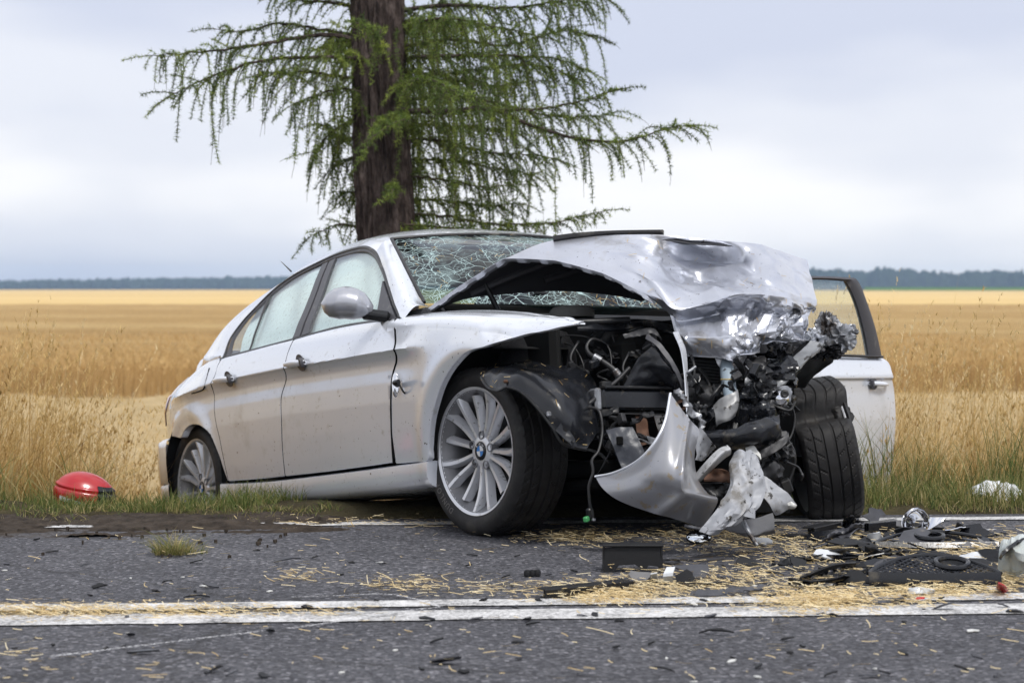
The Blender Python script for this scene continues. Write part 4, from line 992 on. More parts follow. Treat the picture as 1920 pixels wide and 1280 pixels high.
def planes(G, npts, amp, seed, mask=1.0):
    """flat angular facets: random heights on scattered points, interpolated linearly over their triangulation"""
    nv, nu, _ = G.shape; rg = np.random.default_rng(seed)
    P = np.vstack([rg.random((npts, 2)), [[0, 0], [1, 0], [1, 1], [0, 1], [.33, 0], [.66, 0], [0, .33], [0, .66], [1, .33], [1, .66], [.33, 1], [.66, 1]]]); H = rg.normal(0, 1, len(P))
    r = delaunay_2d_cdt([Vector(p) for p in P], [], [], 0, 1e-6); Vv = np.array([v[:] for v in r[0]]); org = r[3]; hh = np.array([H[o[0]] if o else 0 for o in org])
    U, Vx = np.meshgrid(np.linspace(0, 1, nu), np.linspace(0, 1, nv)); X = np.stack([U.ravel(), Vx.ravel()], 1); D = np.zeros(len(X))
    for t in r[2]:
        a, b, c = Vv[t[0]], Vv[t[1]], Vv[t[2]]; M_ = np.array([b - a, c - a]).T
        if abs(np.linalg.det(M_)) < 1e-9: continue
        w = np.linalg.solve(M_, (X - a).T).T; k = (w[:, 0] >= -1e-6) & (w[:, 1] >= -1e-6) & (w.sum(1) <= 1 + 1e-6)
        D[k] = hh[t[0]] * (1 - w[k].sum(1)) + hh[t[1]] * w[k, 0] + hh[t[2]] * w[k, 1]
    return G + gnorm(G) * (D.reshape(nv, nu) * amp * mask)[..., None]
def facet(G, amp, sc, seed, mask=1.0):
    """dents with sharp creases between them"""
    N = gnorm(G); d = cells(G.reshape(-1, 3), sc, seed).reshape(G.shape[:2]) - .4
    return G + N * (d * amp * mask)[..., None]
def crumple(G, amp, sc, seed, mask=1.0, oct=3):
    N = gnorm(G); d = ridged(G.reshape(-1, 3), sc, seed, oct).reshape(G.shape[:2]) - 0.5
    return G + N * (d * amp * mask)[..., None]
def sheet(name, G, th, m, par=None, sharp=40, flip=False, front=None):
    N = np.cross(np.gradient(G, axis=1), np.gradient(G, axis=0)); N /= np.linalg.norm(N, axis=2)[..., None] + 1e-12
    flip = float((N @ (VIEW if front is None else front)).mean()) < 0
    V, F = sheet_solid(G, th, flip); return mk(name, V, F, m, par or car, sharp=sharp)
def quad(name, pts, m, nu=14, nv=14, amp=0.0, sc=10, seed=1.0, th=0.004, par=None, bulge=0.0, sharp=40):
    """bent plate from rows of image pixels, each with a depth"""
    G = spl_rows(pts, nu, nv, 0.3)
    if bulge:
        uu = np.linspace(0, 1, nu)[None, :, None]; vv = np.linspace(0, 1, nv)[:, None, None]; G = G + VIEW * bulge * 4 * uu * (1 - uu)
    if amp: G = crumple(G, amp, sc, seed)
    return sheet(name, G, th, m, par, sharp)
def pipe(name, pts, r, m, par=None, n=10, k=30):
    P = rs(cps(pts), k); return mk(name, *tube(P, np.interp(np.linspace(0, 1, k), np.linspace(0, 1, len(np.atleast_1d(r))), np.atleast_1d(r)) if np.ndim(r) else r, n), m, par or car, sharp=60)
def cbox(name, u, v, Y, s, m, rot=(0, 0, 0), bev=0.008, par=None):
    R = np.array(Matrix.Rotation(rot[2], 3, 'Z') @ Matrix.Rotation(rot[1], 3, 'Y') @ Matrix.Rotation(rot[0], 3, 'X'))
    return mk(name, *box(cp(u, v, Y), s, R, bev), m, par or car, sharp=30)
import bmesh
def lump(name, c, s, m, seed, amp=0.35, sub=4, par=None, fr=2.0):
    bm = bmesh.new(); bmesh.ops.create_icosphere(bm, subdivisions=sub, radius=1.0)
    V = np.array([v.co[:] for v in bm.verts]); F = [tuple(v.index for v in f.verts) for f in bm.faces]; bm.free()
    d = ridged(V * 0.5, fr, seed, 3); V = V * (1 + amp * (d - .5))[:, None]
    return mk(name, V * np.asarray(s) + np.asarray(c), F, m, par or car, sharp=40)

# ---- bonnet: lifted, buckled upwards and folded over at the front
hood_rows = [
 [(785, 590, 8.44), (866, 553, 8.46), (960, 541, 8.50), (1040, 537, 8.55), (1110, 541, 8.62), (1170, 549, 8.70), (1215, 560, 8.78)],
 [(862, 536, 8.36), (950, 500, 8.40), (1060, 474, 8.46), (1160, 466, 8.53), (1260, 468, 8.64), (1350, 478, 8.74), (1430, 503, 8.84)],
 [(945, 485, 8.24), (1040, 450, 8.36), (1203, 441, 8.26), (1290, 446, 8.24), (1365, 451, 8.30), (1450, 464, 8.46), (1512, 487, 8.60)],
 [(1040, 488, 8.12), (1120, 472, 8.13), (1220, 480, 8.06), (1290, 488, 8.35), (1372, 494, 8.36), (1440, 492, 8.26), (1518, 515, 8.45)],
 [(1130, 512, 8.00), (1185, 512, 7.97), (1243, 530, 7.92), (1310, 534, 8.27), (1385, 528, 8.14), (1450, 530, 8.05), (1524, 545, 8.30)],
 [(1212, 553, 7.90), (1240, 562, 7.86), (1266, 580, 7.82), (1322, 570, 7.84), (1390, 551, 7.82), (1460, 556, 7.92), (1531, 570, 8.18)],
 [(1256, 590, 7.92), (1264, 594, 7.90), (1277, 602, 7.90), (1325, 594, 7.94), (1390, 580, 7.93), (1455, 584, 7.99), (1520, 580, 8.20)],
 [(1266, 628, 7.86), (1273, 630, 7.83), (1288, 632, 7.78), (1338, 634, 7.76), (1395, 627, 7.80), (1450, 620, 7.92), (1502, 603, 8.1)],
 [(1282, 672, 7.88), (1285, 670, 7.86), (1296, 668, 7.83), (1342, 669, 7.80), (1398, 664, 7.83), (1442, 644, 7.95), (1484, 620, 8.1)]]
NU, NV = 190, 210
G = spl_rows(hood_rows, NU, NV, 0.75)
vv = np.linspace(0, 8, NV)[:, None]; uu = np.linspace(0, 1, NU)[None]
mk_ = np.interp(vv, [0, 1.5, 2.3, 4.5, 5, 5.4, 8], [.12, .2, .6, 1.0, .15, 1.3, 1.2]) * np.interp(uu, [0, .03, .25, .4, 1], [.15, .3, .35, 1, 1])
fr_ = np.interp(vv, [0, 2.2, 3.0, 4.8, 5.0, 5.3, 8], [.06, .15, .8, .7, .2, 1.0, 1.1]) * np.interp(uu, [0, .04, .25, .36, 1], [.05, .15, .25, 1, 1])
G = planes(G, 60, .020, 5, fr_); G = planes(G, 240, .0085, 9, fr_ * np.interp(vv, [0, 4.9, 5.3, 8], [.4, .5, 1.4, 1.4])); G = planes(G, 700, .0030, 12, fr_ * np.interp(vv, [0, 4.9, 5.3, 8], [.3, .5, 1.3, 1.3]))
G = crumple(G, .010, 5.0, 4.2, fr_, 1)
G_hood = G
hs = np.r_[0:NV]
hood = sheet('bonnet', G, 0.004, PAINT_DIRTY, sharp=24, flip=True)
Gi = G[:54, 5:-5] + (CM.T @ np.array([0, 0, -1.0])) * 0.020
sheet('bonnet_inner_frame', Gi[::2, ::3], 0.004, mat('inner_panel_grey', (.055, .055, .062), .5, .1), hood, flip=True)  # dark grey puts the underside's shade into the colour
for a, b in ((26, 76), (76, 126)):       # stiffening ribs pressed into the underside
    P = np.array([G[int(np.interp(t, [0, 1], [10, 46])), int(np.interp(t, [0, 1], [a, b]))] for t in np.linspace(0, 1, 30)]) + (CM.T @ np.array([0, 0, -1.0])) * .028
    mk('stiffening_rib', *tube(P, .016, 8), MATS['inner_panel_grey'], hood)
E0 = G[:138, 0]; E1 = G[:138, 4] + (CM.T @ np.array([0, 0, -1.0])) * .016
notch = np.array([0.5 + 0.5 * (math.sin(i * .55) > .3) for i in range(138)])[:, None]
Gf = np.array([E0 + VIEW * .004, E0 * .5 + E1 * .5 + VIEW * .006 + (CM.T @ np.array([0, 0, -1.0])) * .012 * notch, E1 + (CM.T @ np.array([0, 0, -1.0])) * .010 * notch])
sheet('bonnet_flange', Gf, 0.002, PAINT_DIRTY, hood, sharp=30)
P = rs(cps([(1037, 447, 8.34), (1080, 441.5, 8.34), (1140, 437.5, 8.32), (1200, 436, 8.3), (1244, 435.5, 8.28)]), 40)
T, N_, B_ = frames(P); V = []
for i in range(40):
    for a, b in ((-1, -1), (1, -1), (1, .2), (.3, 1), (-1, 1)): V.append(P[i] + N_[i] * a * .014 + B_[i] * b * .0085)
mk('rubber_seal', V, grid_faces(40, 5, wrap_u=True) + [(0, 1, 2, 3, 4), tuple(195 + i for i in range(5))], TRIM, hood, sharp=30)
pipe('bonnet_strut', [(905, 524, 8.42), (918, 550, 8.42), (934, 582, 8.42)], [.007, .011, .011], BLACK)
# scuttle corners and cowl
for s_ in (-1, 1): mk('scuttle_corner', *box((-.47, .735 * s_, .85), (.22, .14, .12), None, .03), BLACK, car)
cowl = mk('cowl', *box((-.40, 0, .865), (.16, 1.36, .05), None, .02), BLACK, car)
mk('cowl', *box((-.30, 0, .80), (.10, 1.30, .05), None, .02), BLACK, car)
for pts in ([(925, 548, 8.72), (1000, 552, 8.85), (1065, 562, 8.95)], [(1003, 549, 8.72), (1060, 555, 8.82), (1125, 560, 8.95), (1140, 562, 9.0)]):
    w_ = pipe('wiper_arm', pts, [.006, .009, .011], BLACK)
    mk('wiper_blade', *tube(rs(cps([(a, b - 3, c) for a, b, c in pts]), 20), .004, 6), HOSE, w_)
# ---- engine bay: dark masses that close the view
mk('inner_wing', *box((-.03, -.60, .60), (.66, .05, .34), None, .02), LINER, car)
mk('inner_wing', *box((-.22, .62, .58), (.5, .05, .4), None, .02), LINER, car)
mk('chassis_leg', *box((.02, -.47, .40), (.7, .09, .13), None, .02), DARK, car)
mk('chassis_leg', *box((.02, .40, .40), (.6, .09, .13), None, .02), DARK, car)
eng = mk('engine_block', *box((.05, -.02, .50), (.62, .62, .46), None, .04), VOID, car)
mk('strut_tower', *lathe([(.16, .50), (.15, .70), (.12, .76), (.05, .78), (0, .78)], 28, (0.02, -.52, 0), (0, 0, 1)), DARK, car)
mk('strut_tower', *lathe([(.16, .50), (.15, .68), (.12, .74), (.05, .76), (0, .76)], 28, (0.0, .52, 0), (0, 0, 1)), DARK, car)
c = cp(1072, 583, 8.35); mk('air_filter_lid', *lathe([(.088, -.03), (.088, .0), (.075, .014), (.03, .020), (0, .021)], 32, c, (0, 0, 1)), mat('grey_lid', (.10, .10, .095), .8, bump=.004, bscale=60), car)
mk('undertray', *box((.05, -.15, .17), (.8, .75, .035), None, .01), VOID, car)  # near-black box added to stand for the shadow under the nose
mk('cross_member', *box((.05, -.15, .22), (.14, .8, .09), None, .02), VOID, car)
mk('suspension_arm', *tube(rs(np.array([[.05, -.62, .26], [.1, -.4, .24], [.2, -.15, .24]]), 12), .03, 8), DARK, car)
mk('suspension_arm', *tube(rs(np.array([[.0, .50, .30], [.08, .35, .26], [.2, .15, .24]]), 12), .025, 8), DARK, car)
for dx in range(5): mk('inlet_runner', *tube(rs(np.array([[-.22 + dx * .10, -.32, .70], [-.22 + dx * .10, -.22, .775], [-.22 + dx * .10, .0, .77]]), 14), .028, 10), BLACK, eng)
pipe('bay_rail', [(1000, 603, 8.05), (1090, 604, 8.0), (1180, 600, 8.05)], .014, BLACK)
quad('headlamp_carrier', [[(1085, 606, 7.95), (1150, 606, 8.05), (1225, 600, 8.2), (1262, 612, 8.25)], [(1085, 620, 7.95), (1150, 622, 8.05), (1225, 618, 8.2), (1262, 626, 8.25)]], BLACK_G, amp=.012, sc=14, seed=3)
quad('inner_panel', [[(900, 640, 8.2), (1000, 612, 8.2), (1130, 610, 8.3), (1265, 600, 8.35)], [(900, 720, 8.2), (1000, 720, 8.2), (1130, 730, 8.2), (1265, 730, 8.3)]], LINER, amp=.02, sc=8, seed=6)
# plastic fan shroud blades
for k, u in enumerate((1148, 1166, 1186, 1206)):
    quad('shroud_rib', [[(u, 628, 8.1 - .01 * k), (u + 10, 626, 8.14)], [(u + 14, 670, 8.05), (u + 26, 668, 8.10)], [(u + 12, 728, 8.0), (u + 24, 728, 8.05)]], BLACK, 6, 16, th=.004)
pipe('coolant_hose', [(1128, 640, 7.95), (1110, 636, 7.92), (1100, 650, 7.9), (1106, 664, 7.88), (1124, 674, 7.86), (1150, 692, 7.84), (1165, 712, 7.82)], [.005, .006, .007, .010, .011, .011, .012], HOSE, k=50)
pipe('hose_clip', [(1113, 668, 7.855), (1127, 676, 7.85)], .0145, STEEL, k=6)
pipe('hose_clip', [(1152, 694, 7.835), (1160, 704, 7.83)], .0150, STEEL, k=6)
cbox('wiring_plug', 1114, 682, 7.82, (.02, .05, .034), BLACK_G, (0.3, .2, .4), .006)
pipe('wiring_loom', [(1180, 690, 7.85), (1155, 715, 7.8), (1128, 735, 7.75), (1110, 752, 7.7), (1092, 764, 7.68)], .008, HOSE)
pipe('wiring_loom', [(1092, 764, 7.68), (1118, 766, 7.66), (1127, 782, 7.64), (1129, 812, 7.62), (1122, 845, 7.58), (1110, 862, 7.56), (1112, 885, 7.55), (1104, 912, 7.55), (1106, 945, 7.55), (1109, 957, 7.55)], .0055, HOSE, k=60)
pl = cbox('hanging_plug', 1106, 962, 7.55, (.022, .03, .040), BLACK, (.2, 0, .5), .006); cbox('plug_seal', 1099.5, 973, 7.53, (.018, .024, .020), GREEN, (.2, 0, .5), .004, par=pl)
cbox('plug_latch', 1113, 974, 7.53, (.012, .014, .012), STEEL, (0, 0, .3), .003, par=pl)
for k, (pts, r) in enumerate([([(1040, 640, 8.1), (1075, 650, 8.05), (1095, 690, 8.0), (1085, 715, 7.9)], .004), ([(1180, 660, 7.9), (1168, 690, 7.86), (1182, 716, 7.82)], .004), ([(1060, 628, 8.1), (1100, 632, 8.05), (1140, 650, 8.0), (1148, 700, 7.95)], .003),
     ([(1310, 690, 7.9), (1330, 720, 7.85), (1322, 760, 7.8), (1300, 800, 7.75)], .006), ([(1400, 690, 7.95), (1412, 720, 7.9), (1395, 745, 7.9), (1420, 770, 7.85)], .005), ([(1440, 690, 8.0), (1460, 680, 8.0), (1455, 710, 7.95), (1430, 730, 7.92)], .004),
     ([(1478, 745, 7.9), (1490, 780, 7.9), (1484, 815, 7.88), (1466, 840, 7.85)], .004), ([(1488, 645, 8.2), (1500, 630, 8.15), (1520, 625, 8.1), (1524, 640, 8.1), (1505, 650, 8.1)], .004), ([(1290, 650, 7.85), (1302, 690, 7.8), (1296, 725, 7.78)], .005),
     ([(1455, 795, 7.85), (1490, 850, 7.85), (1478, 905, 7.85), (1455, 930, 7.8)], .005), ([(1220, 850, 7.6), (1215, 880, 7.55), (1225, 905, 7.5)], .004), ([(1085, 640, 8.0), (1070, 670, 7.95), (1080, 700, 7.9)], .006), ([(1348, 716, 7.85), (1366, 705, 7.8), (1392, 712, 7.82)], .004)]):
    pipe('loose_wire', pts, r, HOSE)
pipe('zip_tie', [(1352, 711, 7.745), (1366, 711, 7.72), (1384, 711, 7.75)], .0025, mat('yellow_straw_tie', (.42, .30, .08), .6))
# ---- black splash shield lying over the front right tyre
L_ = [(903, 712, 7.74), (918, 727, 7.66), (938, 731, 7.60), (950, 724, 7.58), (975, 733, 7.56), (1005, 762, 7.52), (1035, 800, 7.50), (1056, 832, 7.50), (1100, 842, 7.55)]
M1 = [(905, 702, 7.80), (935, 698, 7.70), (960, 702, 7.64), (985, 704, 7.60), (1020, 725, 7.56), (1045, 750, 7.53), (1068, 780, 7.52), (1085, 805, 7.54), (1112, 820, 7.62)]
U_ = [(912, 695, 7.92), (945, 689, 7.88), (975, 687, 7.86), (1005, 688, 7.82), (1045, 698, 7.78), (1080, 712, 7.74), (1100, 735, 7.72), (1112, 765, 7.72), (1122, 800, 7.74)]
U2 = [(930, 686, 8.05), (960, 682, 8.02), (990, 681, 8.0), (1020, 682, 7.98), (1060, 688, 7.95), (1095, 700, 7.92), (1115, 725, 7.9), (1124, 760, 7.9), (1128, 800, 7.9)]
Gs = spl_rows([L_, M1, U_, U2], 60, 30, .15); Gs = crumple(Gs, .012, 5, 2.2, 1, 2)
shield = sheet('splash_shield', Gs, .003, BLACK_G, sharp=50, flip=True)
lipP = Gs[0] + VIEW * .004; mk('shield_lip', *tube(lipP, .006, 6), BLACK, shield)
pipe('shield_rib', [(962, 697, 7.70), (990, 712, 7.64), (1004, 722, 7.62), (1035, 716, 7.66), (1072, 712, 7.72)], .0035, BLACK, shield)
cbox('shield_clip', 1029, 776, 7.50, (.012, .02, .02), STEEL, (0, 0, .3), .004, shield); cbox('shield_clip', 948, 715, 7.60, (.012, .02, .012), RUST, (0, 0, .3), .004, shield)
quad('torn_flap', [[(1050, 795, 7.5), (1070, 812, 7.5), (1078, 835, 7.5)], [(1040, 808, 7.48), (1062, 828, 7.48), (1072, 842, 7.48)]], BLACK_G, 8, 8, amp=.01, sc=20, th=.003, par=shield)
quad('lower_liner', [[(1060, 835, 7.55), (1100, 842, 7.58), (1122, 850, 7.6)], [(1100, 838, 7.62), (1130, 850, 7.62), (1142, 868, 7.62)]], BLACK, 10, 6, th=.003)
# ---- radiator carrier beam
bm_ = cps([(1122, 750, 7.74), (1292, 752, 7.90)]); ax = bm_[1] - bm_[0]; Lb = np.linalg.norm(ax); ax /= Lb; upv = np.array([0, 0, 1.0]); upv -= ax * (upv @ ax); upv /= np.linalg.norm(upv); dep = np.cross(ax, upv)
Rb = np.stack([ax, dep, upv], 1)
beam = mk('bumper_carrier', *box(bm_.mean(0), (Lb, .075, .075), Rb, .010), BLACK_G, car, sharp=25)
mk('carrier_edge', *box(bm_.mean(0) + upv * .044 - ax * .0, (Lb * .96, .09, .012), Rb, .004), BLACK, beam, sharp=25)
for t in (-.42, .02, .36): mk('carrier_tab', *box(bm_.mean(0) + ax * Lb * t + upv * .058, (.04, .03, .022), Rb, .004), BLACK if t < .3 else STEEL, beam, sharp=25)
mk('carrier_bracket', *box(bm_[0] - ax * .012, (.03, .06, .085), Rb, .008), STEEL, beam, sharp=25)
mk('carrier_eye', *lathe([(.010, 0), (.020, .002), (.020, .01), (.010, .012)], 20, bm_.mean(0) + ax * Lb * .40 + VIEW * .040 - upv * .012, VIEW), RUST, beam)
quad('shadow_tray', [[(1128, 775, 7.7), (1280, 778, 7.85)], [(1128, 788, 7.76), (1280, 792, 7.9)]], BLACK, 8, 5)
# ---- snapped headlamp bracket and bonnet edge strip
quad('headlamp_bracket', [[(1214, 626, 7.84), (1240, 648, 7.80), (1266, 688, 7.78), (1284, 732, 7.78)], [(1222, 650, 7.80), (1236, 668, 7.78), (1256, 698, 7.77), (1278, 738, 7.78)], [(1196, 672, 7.80), (1212, 690, 7.80), (1232, 706, 7.80), (1248, 718, 7.82)], [(1170, 722, 7.80), (1176, 732, 7.80), (1196, 726, 7.82), (1212, 722, 7.84)]], BLACK_G, 24, 24, amp=.010, sc=12, seed=9)
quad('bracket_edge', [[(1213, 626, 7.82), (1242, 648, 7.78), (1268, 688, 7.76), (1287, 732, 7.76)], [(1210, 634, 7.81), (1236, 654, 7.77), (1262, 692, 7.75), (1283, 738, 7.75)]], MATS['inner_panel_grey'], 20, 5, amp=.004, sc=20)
quad('shiny_bracket', [[(1168, 628, 7.86), (1196, 620, 7.86), (1226, 618, 7.86), (1236, 632, 7.86)], [(1172, 636, 7.85), (1200, 630, 7.85), (1226, 628, 7.85), (1238, 640, 7.86)]], DARK, 16, 6, amp=.012, sc=18)
quad('bonnet_edge_strip', [[(1263, 622, 7.80), (1277, 655, 7.76), (1284, 700, 7.74), (1287, 745, 7.72), (1290, 790, 7.70)], [(1272, 622, 7.82), (1286, 655, 7.79), (1290, 700, 7.77), (1291, 745, 7.74), (1291, 790, 7.71)]], PAINT, 30, 5, th=.004)
STRIP = mat('dirty_silver', (.34, .35, .375), .55, .15, coat=.0, var=.2, vscale=10, dirt=[((.17, .16, .145), 10, .50, .14), ((.03, .027, .024), 40, .61, .04)])
# ---- torn bumper cover, hanging on its left-hand fixings
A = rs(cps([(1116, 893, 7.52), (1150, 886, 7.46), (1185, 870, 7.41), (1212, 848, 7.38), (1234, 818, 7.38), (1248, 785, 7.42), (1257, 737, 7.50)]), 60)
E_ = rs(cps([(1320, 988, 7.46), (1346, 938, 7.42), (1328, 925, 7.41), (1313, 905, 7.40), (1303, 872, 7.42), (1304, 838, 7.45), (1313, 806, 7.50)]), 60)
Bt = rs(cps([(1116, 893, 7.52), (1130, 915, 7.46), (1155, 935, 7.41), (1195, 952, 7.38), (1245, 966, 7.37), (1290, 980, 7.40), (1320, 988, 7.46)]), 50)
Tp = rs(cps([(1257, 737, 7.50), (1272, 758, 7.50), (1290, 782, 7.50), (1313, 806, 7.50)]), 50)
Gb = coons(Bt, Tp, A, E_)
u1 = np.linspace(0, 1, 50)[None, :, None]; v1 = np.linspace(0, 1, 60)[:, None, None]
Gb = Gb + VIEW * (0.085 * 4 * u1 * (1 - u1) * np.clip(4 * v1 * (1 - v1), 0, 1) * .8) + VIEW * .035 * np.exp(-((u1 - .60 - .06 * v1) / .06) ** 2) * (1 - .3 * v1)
cover = sheet('bumper_cover', Gb, .004, mat('shaded_bumper_paint', (.30, .305, .33), .34, .35, coat=.6, dirt=[((.30, .25, .18), 22, .60, .05), ((.05, .045, .04), 60, .68, .03), ((.33, .33, .33), 3, .55, .2)]), sharp=50, flip=True)  # silver paint darkened: shade of the downward-facing cover sits in the colour
mk('cover_rim', *tube(A + VIEW * .003, .0045, 6), PAINT, cover)
quad('cover_tabs', [[(1259, 735, 7.52), (1276, 757, 7.52), (1294, 780, 7.52), (1316, 804, 7.52)], [(1268, 732, 7.56), (1286, 755, 7.56), (1304, 776, 7.56), (1322, 800, 7.56)]], STEEL, 30, 5, amp=.02, sc=22, par=cover)
quad('cover_return', [[(1312, 800, 7.50), (1330, 822, 7.54), (1342, 838, 7.58)], [(1306, 832, 7.48), (1318, 845, 7.55), (1330, 850, 7.60)], [(1304, 862, 7.46), (1310, 862, 7.54), (1318, 858, 7.6)]], STRIP, 12, 12, amp=.010, sc=14, par=cover)
# pale grille surround poking through
quad('grille_surround', [[(1302, 890, 7.42), (1322, 866, 7.40), (1346, 842, 7.42), (1364, 834, 7.44)], [(1308, 900, 7.38), (1330, 876, 7.36), (1354, 850, 7.38), (1371, 842, 7.41)], [(1314, 902, 7.44), (1334, 882, 7.42), (1358, 860, 7.44), (1370, 852, 7.45)]], mat('pale_surround', (.50, .505, .51), .38, .25, coat=.3, dirt=[((.2, .19, .17), 9, .55, .12), ((.06, .055, .05), 50, .62, .05)]), 24, 14, th=.006)
quad('grille_bar', [[(1318, 880, 7.5), (1345, 878, 7.5), (1372, 885, 7.5)], [(1320, 902, 7.5), (1345, 902, 7.5), (1372, 905, 7.5)]], RUST, 12, 8, amp=.01, sc=20)
quad('lower_grille', [[(1315, 905, 7.5), (1345, 905, 7.5), (1372, 905, 7.5)], [(1330, 940, 7.5), (1350, 938, 7.5), (1372, 935, 7.5)]], BLACK, 12, 8, amp=.02, sc=20)
# ---- silver strips torn from the bumper
Ls = rs(cps([(1376, 846, 7.46), (1366, 872, 7.40), (1368, 905, 7.34), (1350, 945, 7.28), (1330, 972, 7.25), (1311, 996, 7.24)]), 50)
Rs_ = rs(cps([(1408, 842, 7.48), (1424, 868, 7.42), (1432, 900, 7.38), (1430, 930, 7.34), (1416, 955, 7.30), (1380, 984, 7.26)]), 50)
Gt = np.array([Ls * (1 - k) + Rs_ * k + VIEW * .035 * math.sin(PI * k) for k in np.linspace(0, 1, 20)]).transpose(1, 0, 2)
Gt = planes(Gt, 30, .007, 3); Gt = planes(Gt, 120, .0025, 4); Gt = crumple(Gt, .006, 9, 5.5, 1, 2)
st_ = sheet('bumper_strip', Gt, .004, STRIP, sharp=25, flip=True)
quad('strip_curl', [[(1311, 996, 7.24), (1335, 970, 7.26), (1362, 946, 7.28)], [(1330, 1002, 7.22), (1354, 985, 7.22), (1374, 958, 7.25)], [(1348, 1000, 7.25), (1368, 982, 7.25), (1378, 952, 7.28)]], STRIP, 16, 16, amp=.006, sc=12, par=st_)
quad('strip_end', [[(1374, 948, 7.28), (1396, 950, 7.27), (1416, 952, 7.29)], [(1378, 962, 7.27), (1398, 968, 7.26), (1416, 972, 7.28)]], STRIP, 10, 8, par=st_)
quad('bumper_strip', [[(1424, 888, 7.62), (1450, 905, 7.62), (1474, 925, 7.62), (1492, 944, 7.62)], [(1420, 925, 7.58), (1436, 940, 7.57), (1446, 955, 7.57), (1452, 964, 7.58)]], STRIP, 20, 16, amp=.010, sc=10, seed=7, bulge=.02)
lump('foam_scrap', cp(1484, 947, 7.56), (.018, .012, .012), WHITE_PL, 3.3, .3, 2)
quad('lower_lip', [[(1352, 985, 7.40), (1400, 975, 7.44), (1448, 962, 7.52)], [(1372, 997, 7.36), (1410, 1002, 7.38), (1452, 992, 7.48)], [(1380, 998, 7.44), (1415, 1006, 7.46), (1454, 998, 7.54)]], mat('grey_valance', (.10, .10, .105), .45, var=.2), 20, 14, amp=.006, sc=9)
pipe('broken_stay', [(1392, 975, 7.36), (1404, 998, 7.34), (1420, 1022, 7.32)], [.010, .009, .006], STEEL, k=12)
pipe('splitter_edge', [(1285, 985, 7.40), (1310, 990, 7.36), (1330, 994, 7.34)], .006, STEEL, k=12)
# dark box behind the cover, hanging brackets
quad('fog_lamp_bracket', [[(1136, 806, 7.60), (1160, 801, 7.60), (1186, 801, 7.60)], [(1150, 838, 7.57), (1176, 833, 7.57), (1202, 832, 7.57)], [(1168, 882, 7.55), (1192, 874, 7.55), (1214, 862, 7.55)]], mat('slate_plastic', (.030, .034, .045), .38, bump=.002, bscale=30), 14, 18, amp=.006, sc=14, th=.012)
cbox('bracket_hole', 1162, 826, 7.55, (.012, .03, .03), VOID, (0, 0, .3), .003)
quad('rusty_bracket', [[(1190, 778, 7.78), (1210, 778, 7.8)], [(1196, 812, 7.76), (1216, 810, 7.78)], [(1202, 836, 7.74), (1218, 832, 7.76)]], RUST, 6, 12, amp=.008, sc=16)
quad('inner_stay', [[(1226, 778, 7.74), (1240, 778, 7.75)], [(1232, 800, 7.72), (1246, 798, 7.73)], [(1240, 820, 7.70), (1252, 815, 7.72)]], BLACK_G, 6, 10, th=.006)
quad('inner_stay', [[(1212, 816, 7.70), (1232, 822, 7.70)], [(1218, 832, 7.70), (1240, 830, 7.70)]], STEEL, 6, 6, amp=.006, sc=16, th=.006)
quad('inner_stay', [[(1148, 838, 7.56), (1143, 846, 7.56)], [(1132, 872, 7.56), (1124, 882, 7.56)], [(1118, 890, 7.56), (1117, 892, 7.56)]], BLACK, 6, 12, th=.006)
# ---- centre of the wreck
for k in range(7): pipe('radiator_fin', [(1292, 676 + 6 * k, 7.98), (1325, 678 + 6 * k, 7.97), (1358, 682 + 6 * k, 7.96)], .007, DARK, k=10)
pipe('coolant_pipe', [(1362, 672, 7.86), (1364, 700, 7.80), (1367, 725, 7.76), (1371, 748, 7.72), (1366, 764, 7.70), (1350, 772, 7.70)], [.024, .026, .027, .026, .024, .022], mat('pale_blue_plastic', (.26, .32, .37), .4, dirt=[((.03, .03, .03), 22, .58, .06)]), n=14)
quad('duct_elbow', [[(1336, 760, 7.72), (1352, 746, 7.70), (1374, 738, 7.70), (1381, 730, 7.72)], [(1340, 775, 7.68), (1358, 766, 7.66), (1376, 756, 7.67), (1384, 748, 7.70)], [(1346, 796, 7.68), (1360, 790, 7.66), (1374, 782, 7.68), (1382, 770, 7.70)]], mat('cast_alloy', (.26, .26, .26), .45, .4, var=.2, vscale=12, dirt=[((.05, .045, .04), 20, .60, .08)]), 18, 18, amp=.008, sc=12, th=.02)
quad('slanted_plate', [[(1290, 730, 7.86), (1318, 722, 7.84), (1345, 732, 7.82)], [(1290, 745, 7.84), (1318, 742, 7.80), (1340, 748, 7.78)], [(1290, 762, 7.86), (1316, 760, 7.82), (1330, 766, 7.80)]], DARK, 14, 12, amp=.012, sc=12)
quad('slanted_plate', [[(1300, 788, 7.76), (1330, 770, 7.74), (1352, 762, 7.74)], [(1306, 800, 7.74), (1336, 785, 7.72), (1356, 772, 7.72)]], BLACK_G, 14, 8, amp=.012, sc=15)
cbox('control_unit', 1392, 774, 7.74, (.06, .07, .07), BLACK_G, (.3, .3, .6), .008)
for k in range(3): cbox('control_unit_rib', 1384 + 8 * k, 772 + k, 7.705, (.006, .006, .065), BLACK, (.3, .3, .6), .002)
lump('broken_housing', cp(1408, 748, 7.78), (.05, .05, .035), BLACK_G, 6.1, .5)
lump('broken_housing', cp(1425, 785, 7.74), (.05, .04, .05), BLACK_G, 8.6, .5)
lump('broken_housing', cp(1310, 742, 7.9), (.06, .06, .05), DARK, 2.7, .4)
lump('broken_housing', cp(1440, 880, 7.66), (.04, .045, .055), DARK, 4.9, .4)
lump('broken_housing', cp(1462, 700, 7.95), (.06, .06, .05), BLACK_G, 5.2, .5)
lump('broken_housing', cp(1400, 700, 7.95), (.07, .07, .06), DARK, 1.2, .5)
